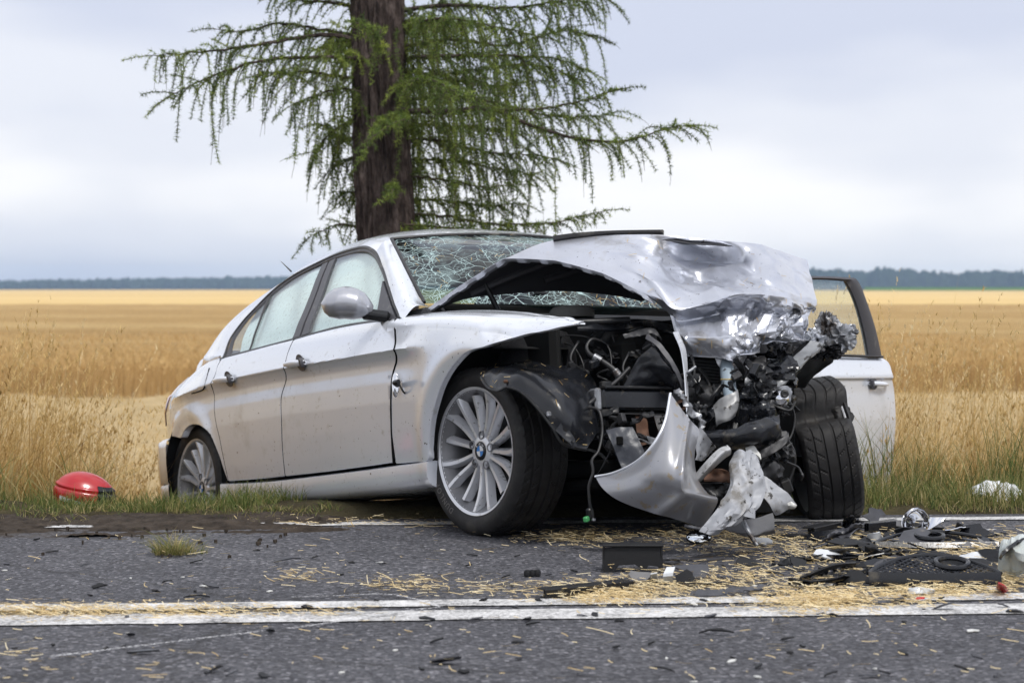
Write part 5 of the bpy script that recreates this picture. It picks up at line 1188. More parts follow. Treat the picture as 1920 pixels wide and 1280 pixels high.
quad('foil_scrap', [[(1395, 690, 7.88), (1405, 688, 7.86)], [(1400, 722, 7.84), (1412, 715, 7.83)], [(1412, 742, 7.82), (1420, 736, 7.82)]], STEEL, 6, 16, amp=.02, sc=16)
quad('foil_scrap', [[(1340, 672, 7.84), (1370, 668, 7.82), (1398, 664, 7.84)], [(1352, 690, 7.84), (1372, 692, 7.82), (1392, 692, 7.84)], [(1368, 704, 7.84), (1378, 708, 7.83), (1388, 706, 7.84)]], BARE, 14, 12, amp=.012, sc=12)
quad('front_beam', [[(1318, 812, 7.66), (1370, 806, 7.58), (1420, 790, 7.58), (1460, 780, 7.66)], [(1322, 820, 7.62), (1375, 816, 7.54), (1425, 803, 7.54), (1464, 792, 7.62)], [(1330, 840, 7.64), (1380, 836, 7.56), (1430, 826, 7.56), (1464, 812, 7.64)], [(1340, 846, 7.72), (1380, 842, 7.66), (1430, 832, 7.66), (1462, 820, 7.72)]], BLACK_G, 30, 24, amp=.010, sc=8, seed=3, th=.006)
quad('bent_stay', [[(1416, 850, 7.60), (1440, 838, 7.60), (1466, 822, 7.62), (1478, 812, 7.64)], [(1420, 862, 7.58), (1446, 852, 7.58), (1470, 836, 7.60), (1480, 822, 7.62)]], DARK, 16, 6, amp=.006, sc=18, th=.006)
quad('bent_stay', [[(1398, 840, 7.58), (1412, 836, 7.58), (1425, 852, 7.58)], [(1400, 852, 7.56), (1414, 850, 7.56), (1426, 862, 7.57)]], WHITE_PL, 8, 6, amp=.006, sc=18, th=.006)
quad('ragged_panel', [[(1425, 856, 7.66), (1448, 860, 7.66), (1456, 880, 7.68)], [(1428, 885, 7.66), (1450, 890, 7.65), (1460, 905, 7.68)], [(1438, 905, 7.66), (1452, 912, 7.66), (1458, 918, 7.68)]], DARK, 12, 14, amp=.02, sc=14)
# bent support strut of the left wing, running up to the torn corner
quad('wing_support', [[(1520, 640, 8.06), (1488, 672, 7.98), (1462, 700, 7.92), (1438, 724, 7.88), (1430, 750, 7.86), (1424, 785, 7.84)], [(1546, 644, 8.04), (1512, 678, 7.95), (1482, 708, 7.88), (1454, 734, 7.85), (1440, 760, 7.84), (1430, 790, 7.83)]], mat('grey_zinc', (.32, .33, .34), .35, .6, var=.2, vscale=12, dirt=[((.06, .055, .05), 26, .58, .08)]), 40, 8, amp=.008, sc=10, th=.008)
quad('wing_support', [[(1510, 640, 8.1), (1470, 680, 8.0), (1428, 722, 7.92)], [(1522, 640, 8.07), (1480, 682, 7.97), (1436, 726, 7.9)]], BLACK, 24, 5, amp=.005, sc=10, th=.006)
quad('lamp_plate', [[(1444, 730, 7.86), (1466, 724, 7.84), (1482, 728, 7.86)], [(1442, 752, 7.85), (1462, 755, 7.82), (1480, 752, 7.84)], [(1440, 780, 7.85), (1448, 776, 7.84), (1458, 768, 7.85)]], STEEL, 14, 14, amp=.014, sc=16, seed=2)
mk('lamp_bulb', *lathe([(.0, .03), (.018, .028), (.030, .015), (.034, 0), (.02, -.02)], 20, cp(1462, 748, 7.80), VIEW), CHROME, car)
mk('lamp_socket', *lathe([(.0, .012), (.006, .012), (.010, .014), (.014, .012), (.016, 0)], 16, cp(1471, 738, 7.77), VIEW), DARK, car)
for (u, v, Y, s, m_, sd) in ((1552, 618, 8.12, (.035, .04, .055), STEEL, 1.7), (1575, 632, 8.10, (.05, .05, .045), STEEL, 3.1), (1528, 640, 8.12, (.05, .05, .04), BARE, 5.3), (1560, 655, 8.12, (.05, .04, .03), DARK, 6.4), (1505, 642, 8.14, (.05, .05, .035), BARE, 7.9), (1590, 622, 8.14, (.03, .03, .025), STEEL, 9.1), (1540, 660, 8.14, (.06, .05, .025), BLACK, 2.2)):
    lump('mangled_corner', cp(u, v, Y), np.array(s) * .8, m_, sd, .8, 4, fr=3.4)
for k, (pts, r) in enumerate([([(1500, 620, 8.15), (1530, 628, 8.12), (1570, 616, 8.1)], .010), ([(1530, 605, 8.14), (1545, 630, 8.1), (1540, 660, 8.1)], .009), ([(1575, 615, 8.12), (1565, 645, 8.1), (1580, 662, 8.1)], .008)]): pipe('twisted_bar', pts, r, STEEL if k else BLACK, k=16)
quad('door_seal_scrap', [[(1500, 630, 8.3), (1530, 628, 8.3), (1550, 632, 8.3)], [(1502, 645, 8.28), (1530, 645, 8.28), (1550, 648, 8.28)]], BLACK_G, 12, 6, amp=.008, sc=14)
# remains of the left wing liner
quad('wing_liner', [[(1455, 665, 8.25), (1510, 655, 8.35), (1572, 662, 8.45)], [(1450, 710, 8.25), (1500, 700, 8.35), (1545, 690, 8.45)], [(1452, 790, 8.3), (1480, 735, 8.4), (1510, 722, 8.5)]], LINER, 20, 20, amp=.01, sc=8)
quad('wing_liner', [[(1320, 670, 8.3), (1400, 665, 8.35), (1480, 660, 8.4)], [(1320, 840, 8.2), (1400, 840, 8.25), (1490, 840, 8.35)], [(1320, 960, 8.1), (1400, 960, 8.2), (1480, 960, 8.3)]], VOID, 16, 20, amp=.02, sc=6)  # black sheet added behind the bay to keep the background dark
# torn scrap of sidewall and bare rim edge on the burst tyre
quad('torn_sidewall', [[(1548, 790, 8.56), (1562, 770, 8.55), (1578, 764, 8.56), (1588, 772, 8.58)], [(1560, 800, 8.54), (1575, 785, 8.53), (1588, 785, 8.54), (1594, 800, 8.57)], [(1582, 822, 8.56), (1590, 812, 8.55), (1596, 815, 8.56), (1600, 830, 8.58)]], RUBBER, 20, 20, amp=.03, sc=10, seed=4, th=.012)
pipe('bare_rim_edge', [(1550, 785, 8.58), (1562, 796, 8.56), (1574, 812, 8.56), (1580, 824, 8.57)], .010, mat('blue_grey_rim', (.16, .19, .24), .25, .8), k=20)
# ---- smaller broken fittings crowding the bay
rw_ = random.Random(17)
def clutter(n, u0, u1, v0, v1, Y0, Y1, seed):
    r = random.Random(seed)
    for k in range(n):
        u, v, Y = r.uniform(u0, u1), r.uniform(v0, v1), r.uniform(Y0, Y1); m_ = r.choice((BLACK, BLACK, BLACK_G, DARK, DARK, DARK, BLACK)); kind = r.random()
        if kind < .34:
            a = r.uniform(0, PI); du, dv = 22 * math.cos(a), 22 * math.sin(a); e_, f_ = -dv * r.uniform(.25, .6), du * r.uniform(.25, .6)
            quad('broken_bracket', [[(u - du, v - dv, Y), (u, v - dv * .3, Y - .02), (u + du, v + dv, Y + .01)], [(u - du + e_, v - dv + f_, Y + .02), (u + e_, v + f_, Y), (u + du * .8 + e_, v + dv * .8 + f_, Y + .03)]], m_, 10, 7, amp=.014, sc=18, seed=r.random() * 9, th=.004, sharp=25)
        elif kind < .62:
            P_ = [(u, v, Y)]
            for _ in range(4): P_.append((P_[-1][0] + r.uniform(-22, 22), P_[-1][1] + r.uniform(-16, 22), P_[-1][2] + r.uniform(-.03, .03)))
            pipe('torn_cable', P_, r.uniform(.003, .007), HOSE if r.random() < .8 else STEEL, n=6, k=24)
        elif kind < .82: cbox('broken_casing', u, v, Y, (r.uniform(.02, .05), r.uniform(.02, .06), r.uniform(.02, .05)), m_, (r.uniform(-.6, .6), r.uniform(-.6, .6), r.uniform(0, 2)), .004)
        else: lump('casing_fragment', cp(u, v, Y), (r.uniform(.015, .03), r.uniform(.015, .035), r.uniform(.012, .03)), m_, r.random() * 9, .8, 3, fr=3.0)
clutter(46, 1295, 1470, 682, 835, 7.72, 7.86, 3); clutter(26, 1000, 1240, 622, 725, 7.92, 8.12, 5); clutter(14, 1440, 1500, 650, 760, 7.88, 8.05, 8); clutter(14, 1130, 1250, 780, 860, 7.62, 7.75, 11); clutter(10, 1430, 1480, 830, 930, 7.6, 7.75, 13)
# ---- open left-hand front door
def door_pt(u, v, off=0.0):
    r = ray(u, v); n = DN; return C_O + r * (((DO + n * off - C_O) @ n) / (r @ n))
DO = at(1672, 718, 9.95); _d = at(1440, 718, 9.25) - DO; _d[2] = 0; _d /= np.linalg.norm(_d); DN = np.cross(_d, [0, 0, 1.0]); DN /= np.linalg.norm(DN)
if DN[1] > 0: DN = -DN
def door_curve(pts): return np.array([w2c(door_pt(*p)) for p in pts])
DNc = CM.T @ DN
def door_sheet(bot, top, lft, rgt, nu, nv): return coons(rs(door_curve(bot), nu), rs(door_curve(top), nu), rs(door_curve(lft), nv), rs(door_curve(rgt), nv))
SKY_PALE = glass_mat('sky_pale_door_glass', (.86, .93, .90), .16)  # whitish layer stands for the sky reflected in the door glass
od = empty('open_door', parent=car); od['label'] = 'open left front door swung out towards the field'
G = door_sheet([(1430, 905), (1560, 914), (1664, 918)], [(1430, 655), (1540, 663), (1652, 668)], [(1430, 905), (1425, 780), (1430, 655)], [(1664, 918), (1671, 860), (1674, 790), (1673, 735), (1667, 700), (1664, 680), (1652, 668)], 60, 60)
vz = np.linspace(0, 1, 60)[:, None]; relief = np.interp(vz, [0, .05, .2, .5, .70, .78, .80, .83, .95, 1], [-.006, 0, .010, .016, .010, .010, .022, .018, 0, -.012])
relief = np.repeat(relief, 60, 1); G = G + DNc * relief[..., None]
sheet('door_skin', G, .03, PAINT, od, sharp=40, flip=True)
fr = door_curve([(1440, 520), (1520, 517.5), (1585, 520), (1606, 525), (1622, 560), (1640, 615), (1652, 668)]); fi = door_curve([(1440, 530), (1520, 524.5), (1575, 527), (1588, 532), (1606, 572), (1620, 625), (1628, 668)])
A = rs(fr, 60); B = rs(fi, 60); sheet('door_frame', np.array([A + DNc * .004, A * .5 + B * .5 + DNc * .012, B + DNc * .004]), .022, FRAME, od, sharp=40)
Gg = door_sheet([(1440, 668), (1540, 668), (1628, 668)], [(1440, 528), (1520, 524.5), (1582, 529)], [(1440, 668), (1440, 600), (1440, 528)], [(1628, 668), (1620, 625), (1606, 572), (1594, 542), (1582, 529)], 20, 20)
Gg = Gg - DNc * .006; mk('door_window', Gg.reshape(-1, 3), grid_faces(20, 20), SKY_PALE, od)
mk('door_waist_seal', *tube(rs(door_curve([(1440, 661), (1540, 665), (1652, 669)]), 20) + DNc * .008, .007, 6), TRIM, od)
mk('door_inner', *box((G.reshape(-1, 3).mean(0) - DNc * .06), (.01, .01, .01)), VOID, od) if False else None
Gin = G - DNc * .075; sheet('door_trim_panel', Gin[2:-1:3, 2:-2:3], .03, SEAT, od, flip=True)
hp = w2c(door_pt(1641, 719)) + DNc * .012; hq = w2c(door_pt(1611, 717)) + DNc * .012
door_handle(od, hp, hq - hp, (0, 0, 1), DNc, 0.72)
# ------------------------------------------------------------------ larch behind the car
TY = 13.0
tree = empty('larch_tree', tuple(at(728, 700, TY)[:2]) + (-0.85,))
tag(tree, 'old larch with a furrowed trunk and drooping needle branches behind the car', 'tree')
TB = np.array(tree.location)
def tp(u, v, Y=TY): return at(u, v, Y) - TB
def bark(t, b, N, l):
    tc = N('ShaderNodeTexCoord'); mp = N('ShaderNodeMapping'); mp.inputs['Scale'].default_value = (1, 1, .36); l(tc.outputs['Object'], mp.inputs['Vector'])
    n1 = N('ShaderNodeTexNoise', Scale=20.0, Detail=9.0, Roughness=0.75); l(mp.outputs[0], n1.inputs['Vector'])
    r = ramp(t, [(0.30, (0.016, 0.012, 0.011)), (0.46, (0.060, 0.045, 0.040)), (0.58, (0.125, 0.097, 0.087)), (0.76, (0.26, 0.215, 0.195))]); l(n1.outputs['Fac'], r.inputs['Fac'])
    n2 = N('ShaderNodeTexNoise', Scale=3.0, Detail=5.0); l(tc.outputs['Object'], n2.inputs['Vector'])
    mr = N('ShaderNodeMapRange'); mr.inputs['From Min'].default_value = .55; mr.inputs['From Max'].default_value = .75; mr.inputs['To Max'].default_value = .5; l(n2.outputs['Fac'], mr.inputs['Value'])
    mx = N('ShaderNodeMixRGB'); mx.inputs[2].default_value = (.055, .06, .03, 1); l(mr.outputs[0], mx.inputs[0]); l(r.outputs[0], mx.inputs[1]); l(mx.outputs[0], b.inputs['Base Color'])
    b.inputs['Roughness'].default_value = .92; b.inputs['Specular IOR Level'].default_value = .15
    bp = N('ShaderNodeBump', Strength=1.0, Distance=.035); l(n1.outputs['Fac'], bp.inputs['Height']); l(bp.outputs[0], b.inputs['Normal'])
BARK = surf_mat('larch_bark', bark)
TWIG = mat('twig_bark', (.075, .055, .04), .9)
P = rs(np.array([[.03, 0, -.15]] + [tp(u, v) for u, v in ((730, 640), (727, 520), (724, 440), (718, 320), (713, 200), (710, 100), (708, 0), (704, -150), (702, -400))] + [tp(700, -400) + [.05, .1, 2.2]]), 420, True)
r_ = np.interp(P[:, 2], [-.15, .1, .6, 1.2, 2.6, 4.2, 6.5], [.30, .245, .200, .190, .172, .15, .09])
T, N_, B_ = frames(P); na = 150; a = np.linspace(0, 2 * PI, na, endpoint=False); V = np.zeros((420, na, 3))
for i in range(420):
    for j in range(na):
        d = Vector((math.cos(a[j]) * 2.6, math.sin(a[j]) * 2.6, P[i, 2] * 1.1)); w = mnoise.noise(d * 1.3) * .6
        f = 1 - abs(mnoise.noise(Vector((math.cos(a[j] + .25 * w) * 5.5, math.sin(a[j] + .25 * w) * 5.5, P[i, 2] * 2.6 + 2 * w)))) * 2.4
        g = abs(mnoise.noise(Vector((math.cos(a[j]) * 9, math.sin(a[j]) * 9, P[i, 2] * 7))))
        rr = r_[i] * (1 + .03 * mnoise.noise(d)) + .026 * f - .016 * g - .016
        V[i, j] = P[i] + rr * (math.cos(a[j]) * N_[i] + math.sin(a[j]) * B_[i])
mk('trunk', V.reshape(-1, 3), grid_faces(420, na, wrap_u=True), BARK, tree, sharp=60)
# limbs: paths traced in image pixels (u, v, depth); dens = twigs per metre, droop = hanging length
LIMBS = [
 ([(690, 78, 13.0), (610, 66, 12.9), (520, 78, 12.85), (430, 92, 12.8), (350, 100, 12.8), (272, 105, 12.8)], .020, 34, .42),
 ([(690, 70, 13.1), (600, 55, 13.1), (520, 45, 13.15), (450, 60, 13.2), (395, 52, 13.2)], .016, 30, .30),
 ([(690, 110, 12.9), (600, 108, 12.7), (500, 112, 12.6), (420, 135, 12.6), (350, 165, 12.6), (310, 185, 12.6)], .018, 34, .45),
 ([(690, 150, 13.0), (620, 140, 13.1), (560, 135, 13.3), (480, 140, 13.5)], .016, 34, .50),
 ([(690, 175, 12.9), (640, 168, 12.8), (590, 180, 12.7), (540, 200, 12.65)], .014, 40, .52),
 ([(690, 215, 13.0), (640, 235, 13.1), (605, 265, 13.2), (585, 300, 13.2)], .012, 44, .50),
 ([(690, 300, 13.1), (645, 300, 13.2), (615, 320, 13.2)], .012, 44, .45),
 ([(680, 430, 13.1), (640, 420, 13.1), (605, 432, 13.1), (575, 447, 13.1)], .010, 40, .22),
 ([(690, 20, 13.0), (620, 5, 13.1), (560, 0, 13.1), (480, -20, 13.2)], .018, 34, .32),
 ([(690, -60, 13.0), (600, -90, 12.9), (500, -80, 12.9)], .018, 34, .5),
 ([(740, 205, 12.9), (840, 208, 12.75), (920, 205, 12.6), (1000, 235, 12.5), (1090, 262, 12.45), (1170, 265, 12.4), (1240, 246, 12.4), (1306, 234, 12.4)], .024, 36, .42),
 ([(920, 206, 12.6), (1000, 205, 12.5), (1080, 192, 12.45), (1165, 165, 12.4)], .012, 32, .25),
 ([(740, 190, 13.1), (840, 180, 13.2), (940, 195, 13.3), (1050, 220, 13.4), (1150, 215, 13.5)], .018, 36, .40),
 ([(740, 110, 13.0), (840, 105, 12.9), (940, 105, 12.8), (1040, 110, 12.8), (1110, 135, 12.8)], .020, 40, .42),
 ([(740, 90, 13.1), (850, 75, 13.3), (950, 85, 13.5), (1050, 60, 13.6), (1120, 68, 13.6)], .018, 40, .42),
 ([(740, 20, 13.0), (850, 10, 12.9), (960, 15, 12.8), (1060, 0, 12.7), (1110, 5, 12.7)], .020, 42, .42),
 ([(740, -40, 13.1), (850, -70, 13.2), (960, -60, 13.3), (1060, -40, 13.3), (1140, 0, 13.3)], .020, 42, .45),
 ([(740, 150, 13.2), (830, 150, 13.5), (930, 160, 13.8), (1020, 150, 14.0)], .016, 42, .42),
 ([(740, 260, 13.1), (830, 265, 13.2), (910, 285, 13.3), (990, 290, 13.3), (1050, 300, 13.3)], .014, 44, .42),
 ([(740, 330, 13.0), (820, 335, 13.0), (900, 350, 13.0), (970, 345, 13.0)], .012, 40, .35),
 ([(740, 400, 13.1), (830, 405, 13.2), (930, 420, 13.2), (1030, 418, 13.2), (1090, 405, 13.2), (1142, 393, 13.2)], .012, 46, .20),
 ([(745, 420, 12.9), (820, 425, 12.8), (890, 432, 12.8), (960, 430, 12.8)], .010, 46, .2),
 ([(720, 225, 12.85), (715, 226, 12.5), (700, 255, 12.2), (672, 302, 12.0)], .008, 26, .10),
 ([(730, 215, 12.85), (760, 222, 12.3), (735, 232, 12.0), (690, 262, 11.9)], .008, 26, .10),
 ([(735, 350, 12.85), (740, 350, 12.5), (725, 372, 12.3)], .006, 60, .08),
 ([(745, 230, 13.2), (820, 235, 13.6), (900, 240, 13.9), (980, 250, 14.0)], .012, 46, .45), ([(745, 130, 13.1), (820, 140, 13.4), (900, 130, 13.5), (1000, 120, 13.5), (1090, 150, 13.4)], .012, 44, .45), ([(745, 45, 13.1), (830, 35, 12.6), (930, 50, 12.4), (1020, 70, 12.4)], .012, 44, .42), ([(745, 300, 13.2), (840, 300, 13.5), (930, 315, 13.6), (1010, 330, 13.6)], .010, 46, .40), ([(745, 375, 13.1), (830, 375, 13.3), (910, 385, 13.3), (980, 380, 13.3)], .010, 50, .3), ([(690, 250, 13.1), (640, 260, 13.3), (600, 230, 13.4)], .010, 44, .45), ([(690, 365, 13.1), (650, 360, 13.2), (625, 375, 13.2)], .008, 50, .3),
 ([(740, 60, 13.2), (800, 40, 13.8), (870, 50, 14.6)], .016, 40, .45), ([(690, 90, 13.2), (640, 80, 13.8), (600, 90, 14.5)], .016, 36, .45),
 ([(710, 100, 12.8), (700, 60, 12.3), (660, 40, 11.9)], .012, 26, .2), ([(740, 160, 12.85), (800, 150, 12.3), (850, 170, 11.9), (900, 190, 11.7)], .014, 34, .35)]
tw_v, tw_f, tw_n = [], [], 0
tuft_p, tuft_d, tuft_t = [], [], []
rr_ = random.Random(11)
for pts, rad, dens, droop in LIMBS:
    Q = rs(np.array([tp(*p) for p in pts]), 60); Lq = np.linalg.norm(np.diff(Q, axis=0), axis=1).sum()
    Q = Q + np.array([[.012 * mnoise.noise(Vector((i * .35, rad * 900, k))) for k in range(3)] for i in range(60)])
    mk('limb', *tube(Q, np.linspace(rad * .8, .002, 60), 7), BARK if rad > .013 else TWIG, tree)
    Tq = np.gradient(Q, axis=0); Tq /= np.linalg.norm(Tq, axis=1)[:, None]
    for s_ in range(int(Lq / .016)):          # needles along the limb itself
        f = rr_.random() ** .8; q = f * 58; i0 = int(q); pos = Q[i0] * (1 - (q - i0)) + Q[i0 + 1] * (q - i0)
        tuft_p.append(pos + np.array([rr_.gauss(0, .012), rr_.gauss(0, .012), rr_.gauss(.004, .012)])); tuft_d.append(Tq[i0]); tuft_t.append(rr_.gauss(.55, .15))
    nt_ = int(Lq * dens * 1.35)
    for k in range(nt_ + 1):
        t = (k + rr_.random()) / (nt_ + 1); 
        if k == nt_: t = .995
        if t < .05 and rad > .01: t = .05
        i = int(t * 59); p = Q[i].copy(); d = Tq[i].copy()
        side = np.array([rr_.gauss(0, .55), rr_.gauss(0, .55), rr_.gauss(-.15, .35)]); dr = d * rr_.uniform(.3, .9) + side
        hang = rr_.random() < .62
        dk = droop * (1.15 if pts[-1][0] > 760 else 1.0) * (1.6 if rr_.random() < .12 else rr_.uniform(.5, 1.1))
        Lt = (dk * rr_.uniform(.45, 1.15) if hang else dk * rr_.uniform(.35, .8) + .06) * (1 - .35 * t)
        if k == nt_: dr, Lt, hang = d, .16, False
        dr /= np.linalg.norm(dr); ns = max(4, int(Lt / .035)); st = Lt / ns; path = [p]
        for s in range(ns):
            dr = dr + np.array([rr_.gauss(0, .07), rr_.gauss(0, .07), (-.42 if hang else -.10) + rr_.gauss(0, .05)]); dr /= np.linalg.norm(dr)
            path.append(path[-1] + dr * st)
        path = np.array(path); rad_t = np.linspace(.0030, .0012, len(path))
        Vt, Ft = tube(path, rad_t, 3, cap=False); tw_v.append(Vt); tw_f += [tuple(x + tw_n for x in f) for f in Ft]; tw_n += len(Vt)
        bare = .82 if rr_.random() < .5 else 1.0; m_ = int(Lt / .021); hue = rr_.random()
        inner = np.clip(1 - t * 1.1, 0, 1)
        for s in range(m_):
            f = (s + .5) / m_
            if f > bare: break
            q = f * ns; i0 = int(q); pos = path[i0] * (1 - (q - i0)) + path[min(i0 + 1, ns)] * (q - i0)
            tuft_p.append(pos); tuft_d.append(path[min(i0 + 1, ns)] - path[i0]); tuft_t.append(.15 + .6 * hue + rr_.gauss(0, .10) + .12 * inner)
tp_ = np.array(tuft_p); td = np.array(tuft_d); td /= np.linalg.norm(td, axis=1)[:, None] + 1e-9; tt_ = np.array(tuft_t)
mk_np('twigs', np.concatenate(tw_v), np.array(tw_f), TWIG, None, tree)
K = 12; n = len(tp_); rng = np.random.default_rng(3)
dirs = rng.normal(size=(n, K, 3)); dirs /= np.linalg.norm(dirs, axis=2)[..., None]; dirs = dirs + td[:, None] * .35; dirs[..., 2] += .05; dirs /= np.linalg.norm(dirs, axis=2)[..., None]
ln = rng.uniform(.017, .034, (n, K, 1)); wv = np.cross(dirs, rng.normal(size=(n, K, 3))); wv /= np.linalg.norm(wv, axis=2)[..., None]; wv *= .0021
base = tp_[:, None] + rng.normal(size=(n, K, 3)) * .002
V = np.stack([base - wv, base + wv, base + dirs * ln], 2).reshape(-1, 3)
F = np.arange(len(V)).reshape(-1, 3)
NEEDLE = tint_mat('larch_needles', [(0.0, (.048, .078, .020)), (.45, (.12, .18, .040)), (.8, (.25, .32, .06)), (1.0, (.38, .45, .08))], .6, .3, .3)
mk_np('foliage', V, F, NEEDLE, np.repeat(np.clip(tt_, 0, 1), K * 3), tree)
# ------------------------------------------------------------------ verge grass, dry grass, wheat
rng = np.random.default_rng(21)
GREEN_G = tint_mat('verge_grass', [(0.0, (.040, .075, .018)), (.35, (.095, .140, .034)), (.6, (.21, .215, .068)), (.8, (.38, .31, .13)), (1.0, (.55, .45, .24))], .6, .3)
DRY_G = tint_mat('dry_grass', [(0.0, (.22, .13, .045)), (.3, (.40, .245, .085)), (.6, (.58, .395, .15)), (.85, (.72, .53, .25)), (1.0, (.80, .65, .38))], .7, .4)
WHEAT = tint_mat('wheat_straw', [(0.0, (.20, .125, .05)), (.4, (.40, .255, .105)), (.75, (.52, .345, .145)), (1.0, (.60, .42, .20))], .75, .2)
def scatter_en(n, e0, e1, n0, n1):
    e = rng.uniform(e0, e1, n); nn_ = rng.uniform(n0, n1, n)
    x = RE[0] * e + RN[0] * nn_ - CO[0]; y = RE[1] * e + RN[1] * nn_ - CO[1]      # nothing grows through the car or close before its camera side
    f2 = CM[:2, 0] / np.linalg.norm(CM[:2, 0]); cx = x * f2[0] + y * f2[1]; cy = -x * f2[1] + y * f2[0]
    k = ~((np.abs(cy) < .90) & (cx > -3.68) & (cx < .8)) & ~((nn_ > 9.25) & (cy > -1.5) & (cy < 0) & (cx > -3.1)); return e[k], nn_[k]
def pos_en(e, n, dz=0.0):
    x = RE[0] * e + RN[0] * n; y = RE[1] * e + RN[1] * n; return np.c_[x, y, terr(x, y) + dz]
def pnoise(e, n, sc, seed): return np.array([mnoise.noise(Vector((a * sc, b * sc, seed))) for a, b in zip(e, n)])
class Veg:
    def __init__(s): s.V = []; s.F = []; s.T = []; s.k = 0
    def add(s, V, F, t, per):
        s.V.append(V); s.F.append(F + s.k); s.T.append(np.repeat(np.clip(t, 0, 1), per)); s.k += len(V)
    def build(s, name, m, label, cat): 
        o = mk_np(name, np.concatenate(s.V), np.concatenate(s.F), m, np.concatenate(s.T)); tag(o, label, cat, kind='stuff'); return o
# --- short green verge
vg = Veg()
def short(n, e0, e1, n0, n1, h0, h1, t0, tsd, lean=.6, w=.0035, edge=0.0):
    e, nn_ = scatter_en(n, e0, e1, n0, n1)
    cl = pnoise(e, nn_, 3.2, 4.0) + .6 * pnoise(e, nn_, 9, 8.0)
    keep = (cl > -.35 + edge * np.clip((8.95 - nn_) / .25, 0, 1)); e, nn_, cl = e[keep], nn_[keep], cl[keep]; n = len(e)
    p = pos_en(e, nn_, -.01); h = rng.uniform(h0, h1, n) * (1 + .5 * cl); az = rng.uniform(0, 2 * PI, n)
    V, F, per = blades(p, h, rng.uniform(.6, 1.3, n) * w, h * rng.uniform(.1, lean, n), az, 3, 1.0, twist=rng.uniform(0, 2 * PI, n))
    vg.add(V, F, t0 + rng.normal(0, tsd, n) + .12 * cl, per)
short(13000, -3.2, -.2, 8.74, 9.6, .03, .11, .42, .22, .9, .004, .5)
short(9000, -3.2, .8, 8.72, 9.15, .02, .06, .55, .25, 1.3, .004, .2)
short(12000, 1.2, 4.2, 8.66, 9.7, .05, .15, .50, .22, .8, .004)
short(5000, 1.2, 4.2, 8.60, 8.9, .03, .08, .6, .2, 1.2, .004)
short(5000, -.5, 1.5, 8.9, 10.5, .03, .12, .45, .2, .8)
short(6500, 1.2, 4.5, 9.2, 10.4, .18, .45, .56, .22, .6, .005)
short(5000, -8, -3.2, 8.7, 9.6, .035, .13, .35, .2); short(5000, 4.2, 9, 8.7, 9.7, .05, .2, .4, .2)
short(9000, -4.2, -1.0, 9.3, 10.8, .12, .32, .70, .18, .9, .005)
short(2600, -3.2, -.1, 8.42, 8.80, .015, .06, .55, .25, 1.6, .004, .3); short(700, -3.2, .2, 8.30, 8.60, .01, .04, .75, .2, 2.0, .004, .5)
vg.build('verge_grass', GREEN_G, 'short green and yellowing grass along the road edge', 'grass')
# --- tall dry grass with seed heads
dg = Veg()
def tall(n, e0, e1, n0, n1, h0, h1, t0, head=.7, gapn=-.5, lean=.35):
    e, nn_ = scatter_en(n, e0, e1, n0, n1)
    x = RE[0] * e + RN[0] * nn_ - CO[0]; y = RE[1] * e + RN[1] * nn_ - CO[1]; f2 = CM[:2, 0] / np.linalg.norm(CM[:2, 0]); cx = x * f2[0] + y * f2[1]; cy = -x * f2[1] + y * f2[0]
    k = ~((cy < .9) & (cy > -2.6) & (cx > -3.35) & (x + CO[0] > -.172 * (y + CO[1]))) & ~((e > 1.0) & (e < 2.15) & (nn_ < 10.6)); e, nn_ = e[k], nn_[k]
    cl = pnoise(e, nn_, 1.3, 2.0) + .5 * pnoise(e, nn_, 4, 6.0)
    k = cl > gapn; e, nn_, cl = e[k], nn_[k], cl[k]; n = len(e)
    p = pos_en(e, nn_, -.02); h = rng.uniform(h0, h1, n) * (1 + .22 * cl); az = rng.normal(.25, 1.1, n); tw = rng.uniform(0, 2 * PI, n); ln = h * rng.uniform(.04, lean, n)
    t = t0 + rng.normal(0, .16, n)
    V, F, per = blades(p, h, rng.uniform(.8, 1.3, n) * .0034, ln, az, 5, .9, twist=tw); dg.add(V, F, t, per)
    hd = rng.random(n) < head; m = int(hd.sum())
    if m:
        tip = p[hd] + np.c_[np.cos(az[hd]) * ln[hd], np.sin(az[hd]) * ln[hd], h[hd] * (1 - .35 * np.minimum(1, ln[hd] / h[hd]))]
        bk = p[hd] + np.c_[np.cos(az[hd]) * ln[hd] * .72, np.sin(az[hd]) * ln[hd] * .72, h[hd] * (.86 - .35 * np.minimum(1, ln[hd] / h[hd]) * .74)]
        for q in range(9):
            f = rng.uniform(0, 1.05, m)[:, None]; b = bk * (1 - f) + tip * f
            hh = rng.uniform(.014, .036, m); V, F, per = blades(b, hh, np.full(m, .0062), hh * rng.uniform(.2, .9, m), rng.uniform(0, 2 * PI, m), 2, .6, twist=rng.uniform(0, 2 * PI, m)); dg.add(V, F, t[hd] + .18, per)
tall(4200, -4.6, -.9, 9.7, 13.2, .55, 1.12, .52, .7, -.45)
tall(260, -3.6, -1.2, 10.3, 12.6, 1.1, 1.45, .62, .9, -1)
tall(11000, -4.6, -.9, 9.5, 12.8, .35, .85, .42, .45, -.7, .8)
tall(4200, 1.3, 4.8, 9.8, 13.4, .60, 1.18, .62, .75, -.5)
tall(300, 1.6, 4.2, 10.3, 12.8, 1.2, 1.5, .7, .9, -1)
tall(7000, 1.3, 4.8, 9.5, 12.6, .3, .7, .50, .4, -.7, .8)
tall(1400, -1.0, 1.4, 11.6, 13.4, .4, .9, .5, .5, -.5); tall(1200, -9, -4.6, 9.6, 13.2, .5, 1.0, .5, .6, -.4); tall(1200, 4.8, 9, 9.6, 13.2, .6, 1.1, .6, .6, -.4)
